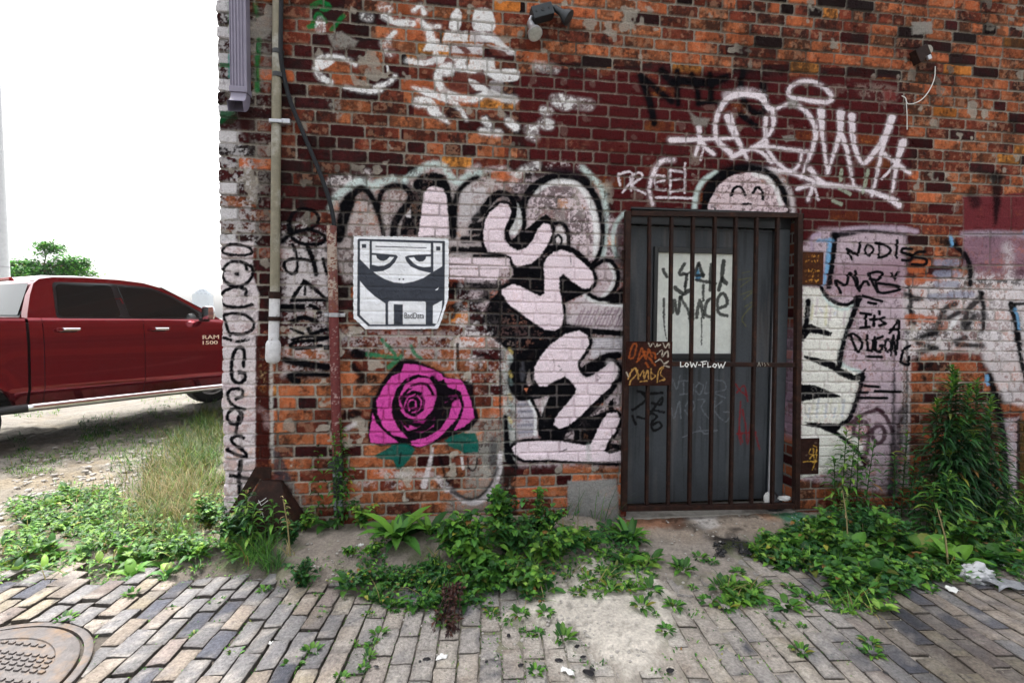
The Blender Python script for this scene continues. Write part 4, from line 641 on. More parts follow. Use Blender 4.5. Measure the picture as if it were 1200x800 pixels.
def mpaint1(cv):
    cv.col *= (.5 + 1.0 * fbm(cv.u, cv.z, .03, 13, 4))[..., None]
    for k in range(6):
        for i in range(5):
            x, y = 944 + i * 3.4 + 1.2 * h2(i, k, 3), 300 + k * 5.6 + 1.5 * h2(i, k, 5)
            P = [(x + 2.6 * (h2(i, k, 7 + q_) - .5), y + 3.4 * (h2(i, k, 17 + q_) - .5)) for q_ in range(4)]
            if k != 2: cv.stroke(P, .9, srgb(205, 145, 60, .9), .5, .8, .5)
def mpaint2(cv):
    cv.col *= (.6 + .8 * fbm(cv.u, cv.z, .03, 23, 4))[..., None]; YE = srgb(205, 160, 70, .9)
    for P in ([(950, 526), (948, 531), (953, 532), (953, 525), (956, 531), (957, 524), (953, 522)], [(949, 537), (953, 533), (954, 541), (950, 540)], [(953, 533), (957, 533), (954, 545), (952, 550)], [(941, 541), (957, 540)]): cv.stroke(P, 1.1, YE, .45, .95)
    for x, y in ((956, 519), (945, 533), (955, 549)): cv.stroke([(x, y), (x + .2, y)], 2.6, srgb(90, 70, 60), .5)
for a, p, b in (((939, 295, 964, 333.5), mpaint1, srgb(72, 38, 20, .85)), ((938, 514, 959, 555), mpaint2, srgb(46, 26, 22, .9))):
    x0, z1 = Wl(a[0], a[1], .022); x1, z0 = Wl(a[2], a[3], .022)
    under(MB().box(((x0 + x1) / 2, -.012, (z0 + z1) / 2), (x1 - x0 + .002, .012, z1 - z0 + .002)).build("plate_back", M['rust']), gate)
    grid_panel("mounting_plate", x0, x1, z0, z1, -.0225, .0035, p, M['rustplate'], gate, b)
def ribbon(paths, w, off, m, name, root, smooth=False):
    b = MB()
    for P in paths:
        P = catmull(P, 4) if (smooth and len(P) > 2) else np.array(P, float)
        pts = [Wl(x, y, off) for x, y in P]
        for (xa, za), (xb, zb) in zip(pts[:-1], pts[1:]):
            d = Vector((xb - xa, zb - za)); L = d.length
            if L < 1e-5: continue
            n = Vector((-d.y, d.x)) / L * w / 2; e = d / L * w * .3
            b.mesh([(xa - e.x + n.x, -off, za - e.y + n.y), (xa - e.x - n.x, -off, za - e.y - n.y), (xb + e.x - n.x, -off - .0002, zb + e.y - n.y), (xb + e.x + n.x, -off - .0002, zb + e.y + n.y)], [(0, 1, 2, 3)])
    return under(b.build(name, m), root)
LW1 = [[(797.5, 424), (797.5, 429.5), (801, 429)], [(804, 425), (802.5, 428), (805, 430), (807, 427), (804.5, 425)], [(809, 424), (810.5, 430), (812.5, 425.5), (815, 430), (817, 424)], [(818.5, 427.5), (821, 427.5)], [(823.5, 424), (823.5, 430)], [(821.5, 424), (828, 423)], [(823.5, 427), (827, 426)], [(829.5, 424.5), (829.5, 430), (833, 429.5)], [(837, 426), (835, 429), (838, 430.5), (840, 427.5), (837, 426)], [(841.5, 425.5), (843, 431), (845, 426.5), (847, 431), (850, 424)]]
ribbon(LW1, .0072, GO + .0188, M['white'], "lettering", gate)
ribbon([[(888, 429), (889.5, 424), (891, 429)], [(893, 424), (893.5, 428)], [(895.5, 425), (897, 428), (896, 429)], [(899, 424.5), (901, 428)]], .004, GO + .0188, M['conduit'], "lettering", gate)
for yy in (478, 484.5, 540): pass
hx, hz = Wl(729, 530, .03)
under(MB().tube([(hx, -.05, hz - .035), (hx, -.05, hz + .035)], .011, 10).build("hinge", M['rust']), gate); hx, hz = Wl(729, 300, .03); under(MB().tube([(hx, -.05, hz - .035), (hx, -.05, hz + .035)], .011, 10).build("hinge", M['rust']), gate)
# ---------------------------------------------------------------- the paste-up
PO = .016
post = empty("poster", (*[Wl(470, 385, PO)[0], -PO], Wl(470, 385, PO)[1]), 0, "white paste-up with a square scowling disk face, torn at its lower corner", "poster")
OUT = [(414.2, 276), (470, 277), (526, 279.5), (526.3, 318), (525.5, 351), (523, 358), (519, 372), (514, 385), (508, 385.5), (440, 386), (428, 386), (414, 373), (413.6, 330)]
DK = srgb(62, 66, 76, .9); PWH = srgb(236, 238, 244, .95)
def ppaint(cv):
    def fi(p, c): cv.fill([(400 + x / 6.154, 265 + y / 6.154) for x, y in p], c, .35, 1, 0, 0, wob=.15)
    fi([(118, 98), (126, 90), (742, 106), (748, 112), (744, 560), (735, 610), (705, 705), (670, 722), (195, 722), (114, 645)], DK)
    fi([(135, 108), (204, 108), (204, 308), (135, 238)], PWH); fi([(664, 122), (727, 124), (727, 290), (664, 328)], PWH); fi([(148, 130), (180, 130), (180, 158), (148, 158)], DK); fi([(684, 146), (714, 148), (714, 176), (684, 175)], DK)
    fi([(221, 110), (645, 124), (645, 203), (540, 206), (480, 212), (458, 222), (470, 255), (500, 290), (560, 318), (645, 338), (590, 375), (520, 400), (450, 412), (380, 405), (310, 380), (262, 352), (232, 330), (300, 325), (350, 300), (385, 262), (408, 222), (395, 208), (330, 202), (221, 193)], PWH)
    fi([(247, 143), (615, 154), (615, 160), (247, 151)], DK)
    fi([(221, 208), (250, 210), (258, 232), (280, 248), (305, 252), (330, 242), (348, 222), (382, 224), (350, 262), (310, 284), (270, 288), (221, 278)], PWH)
    fi([(645, 219), (612, 219), (606, 238), (588, 254), (562, 257), (540, 246), (524, 224), (486, 228), (520, 266), (555, 288), (595, 296), (645, 292)], PWH)
    for x in (419, 447): cv.stroke([(400 + x / 6.154, 265 + 383 / 6.154), (400 + (x + 1) / 6.154, 265 + 383 / 6.154)], 1.9, DK, .3, 1, 0, 0, wob=0)
    fi([(135, 396), (180, 450), (240, 505), (318, 558), (318, 708), (205, 708), (135, 640)], PWH); fi([(338, 548), (346, 540), (602, 543), (609, 550), (609, 707), (338, 706)], PWH); fi([(378, 562), (444, 564), (444, 708), (378, 707)], DK); fi([(661, 572), (727, 536), (724, 600), (690, 705), (661, 700)], PWH)
    fi([(676, 460), (704, 440), (694, 460), (682, 463)], PWH); fi([(744, 560), (760, 575), (735, 640), (712, 720), (690, 730), (668, 728), (700, 690), (728, 610)], PWH)
    cv.col *= (.86 + .26 * fbm(cv.u, cv.z, .05, 3, 4))[..., None]
    cv.col *= (1 - .06 * sst(.5, .7, np.abs(np.sin(cv.z * math.pi / CH)) ** 6 * .8 + .3 * fbm(cv.u, cv.z, .03, 9, 2)))[..., None]
def pdisp(X, Z_, px, py):
    f = (Z_ + SLP * X + .02) / CH; f = f - np.floor(f); d = np.minimum(f, 1 - f) * CH
    cr = np.abs(fbm(X, Z_, .09, 25, 3) - .5); y = .0040 * np.exp(-(d / .007) ** 2) - .004 * fbm(X, Z_, .05, 5, 3) - .0030 * np.exp(-(cr / .012) ** 2)
    return y - .03 * sst(0, 26, (px - 497) * .7 + (py - 362)) * sst(488, 520, px)
px0, pz0 = Wl(412, 388, PO); px1, pz1 = Wl(528, 274, PO)
OUTA = np.array(OUT)
grid_panel("sheet", px0, px1, pz0, pz1, -PO, .0026, ppaint, M['paper'], post, PWH, pdisp, lambda px, py: Canvas.sdf(OUTA, px, py) + .5 * np.sin(px * .9) * np.sin(py * .7) * .6 < 0)
tc_ = bpy.data.curves.new("lettering", 'FONT'); tc_.body = "BadData"; tc_.size = 1; tmp = bpy.data.objects.new("tmp", tc_); COL.objects.link(tmp)
bpy.context.view_layer.update(); me = bpy.data.meshes.new_from_object(tmp.evaluated_get(bpy.context.evaluated_depsgraph_get())); bpy.data.objects.remove(tmp)
def place_text(me, name, m, root, p0, ux, uz, width, height):
    co = np.array([v.co for v in me.vertices]); w = np.ptp(co[:, 0]); h = co[:, 1].max(); a = (co[:, 0] - co[:, 0].min()) / w * width; b = co[:, 1] / h * height
    P = np.array(p0)[None] + a[:, None] * np.array(ux)[None] + b[:, None] * np.array(uz)[None]
    me.vertices.foreach_set("co", P.astype(np.float32).ravel()); me.update(); me.materials.clear(); me.materials.append(m)
    return under(link(bpy.data.objects.new(name, me)), root)
ta, tb = Wl(474, 373, PO + .006), Wl(497, 366.5, PO + .006)
place_text(me, "lettering", M['trim'], post, (ta[0], -PO - .006, ta[1]), (1, 0, 0), (0, 0, 1), tb[0] - ta[0], tb[1] - ta[1])
# ---------------------------------------------------------------- things fixed to the wall
def wp(px, py, off): x, z = Wl(px, py, off); return Vector((x, -off, z))
# downspout: folded sheet with ribs
ds = empty("downspout", tuple(wp(281, 132, .05)), 0, "ribbed lavender grey downspout ending high beside the building corner", "downspout")
x0, z0 = Wl(271, 108, .06); x1 = Wl(290.5, 108, .06)[0]; wd = x1 - x0
prof = []
for i in range(33):
    t = i / 32; prof.append((x0 + wd * t, -.075 + (.006 if (t * 5.2) % 1 < .42 and .06 < t < .94 else 0)))
prof += [(x1, -.016), (x0, -.016)]
V = [(a, b, z0) for a, b in prof] + [(a, b, 4.9) for a, b in prof]; n = len(prof)
b = MB().mesh(V, [(i, (i + 1) % n, n + (i + 1) % n, n + i) for i in range(n)] + [tuple(range(n))[::-1], tuple(range(n, 2 * n))]); under(b.build("pipe", M['lavender']), ds)
under(MB().box(((x0 + x1) / 2, -.046, z0 + .012), (wd + .008, .070, .034), None, .004).build("collar", M['lavender']), ds)
elb = []
for i in range(7):
    a = i / 6 * R(75); elb.append([(x, -.046 - (.10 - (.10 - (yy + .046)) * math.cos(a)) + 0, z0 - .006 - (.10 - (yy + .046)) * math.sin(a)) for x, yy in ((x0 + .003, -.075), (x1 - .003, -.075), (x1 - .003, -.018), (x0 + .003, -.018))])
b = MB(); V = [v for r_ in elb for v in r_]; Fc = []
for i in range(6):
    for k in range(4): Fc.append((i * 4 + k, i * 4 + (k + 1) % 4, i * 4 + 4 + (k + 1) % 4, i * 4 + 4 + k))
b.mesh(V, Fc); under(b.build("elbow", M['lavender'], smooth=True), ds)
# conduit
cond = empty("conduit_pipe", tuple(wp(320, 420, .03)), 0, "tall tan painted conduit running up the wall beside the corner", "pipe")
top = wp(326.5, -140, .035); mid = wp(322, 345, .035); bot = wp(320.5, 405, .035)
under(MB().tube([top, mid], .027, 16, True).build("pipe", M['conduit'], None, True), cond)
under(MB().tube([mid + Vector((0, 0, -.0005)), bot], .030, 16).build("lower_pipe", M['whitepaint'], None, True), cond)
under(MB().tube([wp(322, 342, .035), wp(322, 350, .035)], .034, 16).build("coupling", M['rust'], None, True), cond); under(MB().tube([wp(321.5, 371, .035), wp(321.5, 376, .035)], .036, 16).build("coupling", M['rust'], None, True), cond)
m_ = MB(); p0, p1 = wp(320.5, 399, .045), wp(319.5, 426, .045)
m_.tube([p0, p0.lerp(p1, .15), p0.lerp(p1, .8), p0.lerp(p1, .93), p1], .04, 16, True, [.034, .042, .042, .034, .012]); under(m_.build("end_cap", M['whitepaint'], None, True, 60), cond)
c0 = wp(325, 144, .035); m_ = MB(); m_.box(c0, (.075, .066, .022), None, .004); m_.box(c0 + Vector((.055, -.01, .004)), (.05, .03, .03), None, .006); under(m_.build("clamp", M['silver']), cond)
for y in (62, 89): under(MB().tube([wp(326, y - 2.5, .035), wp(326, y + 2.5, .035)], .033, 14).build("strap", M['trim']), cond)
# black cable into the red pipe
cab = [wp(331, -140, .05), wp(329.5, 0, .05), wp(329, 62, .055), wp(332, 85, .04), wp(340, 118, .03), wp(357, 160, .03), wp(375, 203, .03), wp(386, 235, .035), wp(391, 258, .035), wp(391, 270, .035)]
cxz = catmull([(v.x, v.z) for v in cab], 6); cyy = np.interp(np.linspace(0, 1, len(cxz)), np.linspace(0, 1, len(cab)), [v.y for v in cab])
tag(MB().tube([Vector((a, y, b)) for (a, b), y in zip(cxz, cyy)], .0125, 10).build("cable", M['blackcable'], None, True), "thick black cable slanting from the conduit into the red pipe", "cable")
# red pipe, its old paint peeling
rp = empty("rusty_pipe", tuple(wp(397, 608, .035)), 0, "peeling red pipe with a clamp beside the poster", "pipe")
A_, B_ = wp(388.5, 265, .035), wp(397, 604, .035); nr, ns = 24, 520
vs, cs = [], []
ax = (B_ - A_).normalized(); e1 = Vector((1, 0, 0)) - ax * ax.x; e1.normalize(); e2 = ax.cross(e1)
T_, Aa = np.meshgrid(np.linspace(0, 1, ns), np.linspace(0, 2 * math.pi, nr, endpoint=False), indexing='ij')
nn = fbm(Aa * .03, T_ * 1.75, .035, 3, 4); nb = fbm(Aa * .03, T_ * 1.75, .012, 13, 3)
rad = .0285 + .0012 * (nn > .55) + .001 * (nb - .5)
Pp = np.array(A_)[None, None] + T_[..., None] * np.array(B_ - A_) + rad[..., None] * (np.cos(Aa)[..., None] * np.array(e1) + np.sin(Aa)[..., None] * np.array(e2))
c = np.zeros(T_.shape + (3,)); c[:] = srgb(104, 34, 34, .85)
upm = (1 - sst(.22, .32, T_ + .2 * (nn - .5)))[..., None] * np.where(nn > .46, 1, .1)[..., None]; c = c * (1 - upm) + np.array(srgb(176, 160, 148, .85)) * upm
upm = ((1 - sst(.28, .34, T_)) * (nb > .62))[..., None]; c = c * (1 - upm) + np.array(srgb(110, 56, 36)) * upm
sc = ((nb > .70) & (T_ > .3))[..., None]; c = np.where(sc, np.array(srgb(170, 140, 136, .8)), c)
lo = sst(.80, .82, T_)[..., None]; c = c * (1 - lo) + np.array(srgb(120, 126, 132, .85)) * lo; lo = ((T_ > .86) & (T_ < .94))[..., None]; c = np.where(lo, np.array(srgb(24, 24, 30)), c); lo = (T_ > .975)[..., None]; c = np.where(lo, np.array(srgb(24, 24, 28)), c)
st_ = ((np.cos(Aa - 3.6) > .8) & (T_ > .55) & (nn < .62))[..., None]; c = np.where(st_, np.array(srgb(178, 158, 166, .85)), c)
ii = np.arange(ns * nr).reshape(ns, nr); jj = np.roll(ii, -1, 1)
under(npmesh("pipe", Pp.reshape(-1, 3), np.stack([ii[:-1], jj[:-1], jj[1:], ii[1:]], -1).reshape(-1, 4), M['red_pipe'], None, c.reshape(-1, 3)), rp)
q0 = wp(391.5, 369, .035); m_ = MB(); m_.tube([q0 + Vector((0, 0, .012)), q0 - Vector((0, 0, .012))], .034, 18); m_.box(q0 + Vector((0, .02, 0)), (.125, .010, .022), None, .003); under(m_.build("clamp", M['silver'], None, True), rp)
q0 = wp(396, 545, .035); under(MB().tube([wp(395.5, 533, .035), wp(396.3, 552, .035)], .033, 18).build("coupling", M['darkmetal'], None, True), rp); under(MB().box(q0 + Vector((-.045, .012, 0)), (.03, .03, .04), None, .006).build("bracket", M['darkmetal']), rp)
q0 = wp(388, 407, .03); under(MB().box(q0 + Vector((-.03, .01, 0)), (.03, .03, .03), None, .006).build("bracket", M['black']), rp)
# flood light with two lamps
fl_ = empty("flood_light", tuple(wp(636, 30, .02)), 0, "twin-head dark flood light fixed high on the orange bricks", "light")
bx = wp(635, 16, .05); Rm = Matrix.Rotation(R(-19), 3, 'Y')
m_ = MB(); m_.box((0, 0, 0), (.135, .075, .075), Rm, .006); bmesh.ops.translate(m_.bm, verts=m_.bm.verts[:], vec=bx); under(m_.build("junction_box", M['darkmetal']), fl_)
for dx_ in (-.042, 0, .042): under(MB().tube([bx + Rm @ Vector((dx_, -.037, .004)), bx + Rm @ Vector((dx_, -.0405, .004))], .011 if dx_ == 0 else .007, 12).build("knockout", M['black']), fl_)
def lamp(p, d, tag_):
    d = d.normalized(); q = d.to_track_quat('Z', 'Y').to_matrix().to_4x4(); q.translation = p
    h = MB().lathe([(.015, 0), (.020, .01), (.021, .055), (.024, .066), (.042, .10), (.047, .122), (.044, .124)], 24, q).build("lamp_head", M['silver'] if tag_ else M['darkmetal'], None, True); under(h, fl_)
    g = MB().lathe([(.0425, .1242), (.036, .1255), (.01, .1262)], 24, q).build("lens", M['lens'] if tag_ else M['darkmetal'], None, True, 80); under(g, h); h_ = (h, g); g.matrix_parent_inverse = h.matrix_basis.inverted()
lamp(wp(620.5, 26, .06), Vector((.035, -.07, -.13)), True); lamp(wp(649, 9, .06), Vector((.09, -.03, -.075)), False)
under(MB().tube([wp(623, 20, .05), wp(621, 24, .055), wp(620.5, 28, .06)], .011, 10).build("swivel", M['silver'], None, True), fl_); under(MB().tube([wp(646, 10, .05), wp(648, 8, .055), wp(650, 10, .06)], .011, 10).build("swivel", M['darkmetal'], None, True), fl_)
# junction box with a loose white wire
jb = wp(1078, 65, .03); Rm = Matrix.Rotation(R(-28), 3, 'Y'); jbx = empty("junction_box", tuple(jb), 0, "small rusty junction box tilted high on the orange bricks", "box")
m_ = MB(); m_.box((0, 0, 0), (.105, .06, .095), Rm, .005); bmesh.ops.translate(m_.bm, verts=m_.bm.verts[:], vec=jb); under(m_.build("case", M['rust']), jbx)
m_ = MB(); m_.box((0, 0, 0), (.03, .016, .03), Rm, .004); bmesh.ops.translate(m_.bm, verts=m_.bm.verts[:], vec=jb + Vector((.035, -.034, -.03))); under(m_.build("knockout", M['silver']), jbx)
under(MB().tube([jb + Vector((.05, .01, .035)), jb + Vector((.05, -.02, .035))], .03, 14).build("conduit_stub", M['concrete']), jbx)
wr = [wp(x, y, .014 + .01 * abs(math.sin(i / 5))) for i, (x, y) in enumerate(catmull([(1096, 78), (1095, 92), (1089, 106), (1081, 116), (1072, 121), (1063.5, 121.5), (1061, 115), (1057, 112.5)], 5))]
m_ = MB().tube(wr, .0032, 6); m_.tube([wp(1062, 120, .02), wp(1063, 135, .02), wp(1063, 152, .016)], .0028, 6); tag(m_.build("wire", M['white'], None, True), "loose white wire curling from below the rusty junction box", "wire")
# steel boot at the foot of the old downpipe
gd = empty("steel_guard", tuple(wp(318, 605, .1)), 0, "flared rusty brown steel guard at the wall foot, white scrawl on it", "guard")
def W3(px, py, off): return tuple(wp(px, py, off))
tp = [W3(306, 561, .02), W3(331, 562, .02)]; t2 = [W3(308, 563, .05), W3(329, 564, .05)]; bt = [W3(278, 612, .03), W3(283, 622, .17), W3(345, 624, .17), W3(360, 606, .03)]
m_ = MB(); m_.mesh([tp[0], t2[0], t2[1], tp[1]] + bt, [(0, 1, 2, 3), (0, 4, 5, 1), (1, 5, 6, 2), (2, 6, 7, 3)]); o = m_.build("hood", M['rust']); o.modifiers.new("solid", 'SOLIDIFY').thickness = .006; under(o, gd)
m_ = MB(); m_.mesh([W3(299, 547, .012), W3(318, 547, .012), W3(317, 560.5, .014), W3(304, 561, .014), W3(276, 608, .025), W3(268, 600, .02)], [(0, 1, 2, 3), (0, 3, 4, 5)]); o = m_.build("strap", M['rust']); o.modifiers.new("solid", 'SOLIDIFY').thickness = .008; under(o, gd)
b_ = MB()
for P in ([(301, 590), (308, 586), (312, 583)], [(303, 586), (306, 592), (314, 586)], [(302, 597), (308, 596)], [(304, 604), (307, 600), (309, 606)]):
    pts = [wp(x, y, .05 + (y - 563) / 60 * .12 + .003) for x, y in P]; b_.tube(pts, .002, 5)
under(b_.build("scrawl", M['white']), gd)
# ------------------------------------------------------------------ the ground: one sheet out to the horizon, paving bricks bedded in it
def spread(a, b, fine, lo, hi, g=1.12):
    m = list(np.arange(a, b, fine)); s = fine
    while m[-1] < hi: s *= g; m.append(m[-1] + s)
    L = [a]; s = fine
    while L[-1] > lo: s *= g; L.append(L[-1] - s)
    return np.array(L[1:][::-1] + m)
gx = spread(-5.2, 4.8, .016, -330, 330); gy = spread(-1.9, 5.0, .02, -60, 345)
GX, GY = np.meshgrid(gx, gy)
GPX, GPY = project(GX, GY, np.zeros_like(GX))
gN = fbm(GX, GY, .35, 201, 4); gF = fbm(GX, GY, .06, 211, 3)
near = sst(-.55, -.12, GY)                              # towards the wall
front = (GX > UC - .15)
lot = sst(-.75, -.35, GY + .16 * (fbm(GX, GY, .5, 221, 3) - .5)) * (1 - sst(UC - .35, UC + .05, GX))   # open lot left of the building
bed = np.where(GX < -.35, -.024, -.010)
bed = -.014 + .0118 * sst(-.75, -.1, GX)
def pm(poly, s=14, wob=26):
    D = Canvas.sdf(np.asarray(poly, float), GPX, GPY) + (fbm(GX, GY, .12, 231, 3) - .5) * wob * 2
    return 1 - sst(-s, s, D)
sand = pm([(640, 700), (700, 655), (760, 675), (780, 700), (785, 730), (770, 770), (735, 790), (700, 775), (680, 745), (640, 730), (600, 720)], 10, 22)
sill = pm([(722, 600), (960, 592), (990, 612), (940, 628), (880, 632), (800, 640), (735, 632)], 7, 6)
apron = pm([(600, 640), (760, 625), (880, 650), (900, 700), (800, 690), (700, 690)], 16, 30)
moundL = pm([(330, 600), (520, 600), (700, 605), (700, 640), (560, 660), (420, 690), (330, 680)], 12, 14)
muck = pm([(836, 632), (860, 628), (900, 640), (880, 656), (845, 650)], 6, 12)
base = bed + near * (.08 - .05 * sst(.1, 1.2, GX)) * np.where(front, 1, .4) * (.7 + .5 * gN) + moundL * .035 + sand * .019 * (.5 + gN) + apron * .012 + muck * .02
base = base + sill * (.035 - base) * .9 + sill * (gF - .5) * .012
lotz = -.035 + .10 * (gN - .5) + .030 * (gF - .5) + .02 * (fbm(GX, GY, .02, 241, 2) - .5)
rut = sst(.25, 1.6, GY) * .05
far = sst(12, 40, np.hypot(GX, GY))
H = base * (1 - lot) + (lotz - rut) * lot
H = H + (gF - .5) * .010 * (1 - sst(6, 14, np.hypot(GX, GY)))
H = H * (1 - far) - .08 * far
cD = np.array(srgb(120, 108, 94, .8)); cL = np.array(srgb(180, 172, 158, .50)); cS = np.array(srgb(206, 199, 188, .85)); cC = np.array(srgb(150, 142, 134, .8))
c = np.zeros(GX.shape + (3,)); c[:] = np.array(srgb(96, 90, 84, .8))
def lay(m, col): 
    global c
    c = c * (1 - m[..., None]) + np.asarray(col) * m[..., None]
lay(sst(-.5, .5, GX) * (1 - lot), srgb(166, 158, 148, .8)); lay(sst(1.6, 2.4, GX) * (1 - lot) * .7, srgb(96, 90, 84, .8)); lay(near * front * .8, srgb(128, 119, 110, .8)); lay(moundL * .8, srgb(158, 148, 138, .8)); lay(apron * .5, srgb(150, 140, 132, .8)); lay(sill * .95, srgb(160, 146, 132, .8)); lay(sand * .95, cS)
lay(lot, cL); lay(lot * sst(.5, .62, fbm(GX, GY, .9, 251, 4)) * .55, srgb(150, 136, 112, .8)); lay(lot * sst(.55, .7, fbm(GX, GY, .10, 261, 3)) * .5, srgb(126, 116, 98, .8)); lay(lot * sst(1.3, 2.4, GY + .5 * (gN - .5)) * sst(.2, .45, gN) * .6, srgb(190, 186, 178, .48))
lay(muck * .95, srgb(26, 24, 26))
rustm = pm([(735, 600), (790, 600), (800, 622), (760, 628), (735, 620)], 6, 14); lay(rustm * sill * .6, srgb(150, 84, 40, .8)); rustm = pm([(880, 598), (930, 600), (915, 618), (890, 615)], 6, 10); lay(rustm * .5, srgb(176, 120, 76, .8)); lay(pm([(905, 606), (930, 602), (960, 612), (950, 624), (920, 618)], 4, 9) * .8, srgb(40, 130, 100, .8)); lay(pm([(805, 606), (830, 602), (845, 625), (825, 632)], 4, 10) * .7, srgb(205, 200, 196, .8)); lay(pm([(770, 606), (800, 615), (860, 630), (845, 640), (790, 625)], 4, 12) * .55, srgb(60, 54, 50, .8))
ck = np.abs(fbm(GX, GY, .16, 401, 3) - .5); ck = (1 - sst(.004, .014, ck)) * np.clip(sill + apron * .8 + sand * .6, 0, 1) * (fbm(GX, GY, .3, 405, 2) > .45); c *= (1 - .6 * ck)[..., None]; H = H - ck * .006
moss = sst(.5, .66, fbm(GX, GY, .15, 411, 3)) * (1 - lot) * (1 - sand) * (1 - sill); lay(moss * .45, srgb(78, 92, 48, .8))
c *= (.78 + .44 * gF)[..., None] * (.85 + .3 * fbm(GX, GY, .02, 271, 2))[..., None]
gxc = (GX > UC + .35) & (GX < 6.6) & (GY > .35) & (GY < 4.0)
ny, nx = GX.shape; ix = np.arange(ny * nx).reshape(ny, nx); q = np.stack([ix[:-1, :-1], ix[:-1, 1:], ix[1:, 1:], ix[1:, :-1]], -1)
tag(npmesh("ground", np.stack([GX, GY, H], -1).reshape(-1, 3), q.reshape(-1, 4), M['ground'], None, c.reshape(-1, 3)), kind='structure')
def gz(x, y):                               # ground height at a point
    i = min(max(np.searchsorted(gx, x), 1), len(gx) - 1); j = min(max(np.searchsorted(gy, y), 1), len(gy) - 1); return float(H[j, i])
def on(px, py):                             # where a pixel's ray meets the ground
    x, y = Gr(px, py, 0)
    for _ in range(3):
        z = gz(x, y); x, y = Gr(px, py, z)
    return x, min(y, -.03) if x > UC else y, z
# manhole
MXc = (np.array([-2.07, 1.665])); th = YAW
MH = np.array([CAM[0] + MXc[0] * math.cos(th) + MXc[1] * math.sin(th), CAM[1] - MXc[0] * math.sin(th) + MXc[1] * math.cos(th)]); MR = .435
# paving bricks: long side runs towards the wall
PA = R(4.5); ca, sa = math.cos(PA), math.sin(PA); PWD, PLN = .0885, .176
rows = []
pv, pf, pc = [], [], []
tx = np.array([0, .045, .3, .7, .955, 1.0]); ty = np.array([0, .02, .15, .3, .5, .7, .85, .98, 1.0]); nsx, nsy = 6, 9
TX, TY = np.meshgrid(tx, ty); edge_d = np.minimum(np.minimum(TX, 1 - TX) * PWD, np.minimum(TY, 1 - TY) * PLN)
li = np.arange(nsx * nsy).reshape(nsy, nsx); lq = np.stack([li[:-1, :-1], li[:-1, 1:], li[1:, 1:], li[1:, :-1]], -1).reshape(-1, 4)
per = np.concatenate([li[0, :-1], li[:-1, -1], li[-1, :0:-1], li[:0:-1, 0]]); npr = len(per); n0 = nsx * nsy
kk_ = np.arange(npr); lq = np.concatenate([lq, np.stack([n0 + kk_, n0 + npr + kk_, n0 + npr + (kk_ + 1) % npr, n0 + (kk_ + 1) % npr], -1)]); NPV = n0 + 2 * npr
cnt = 0
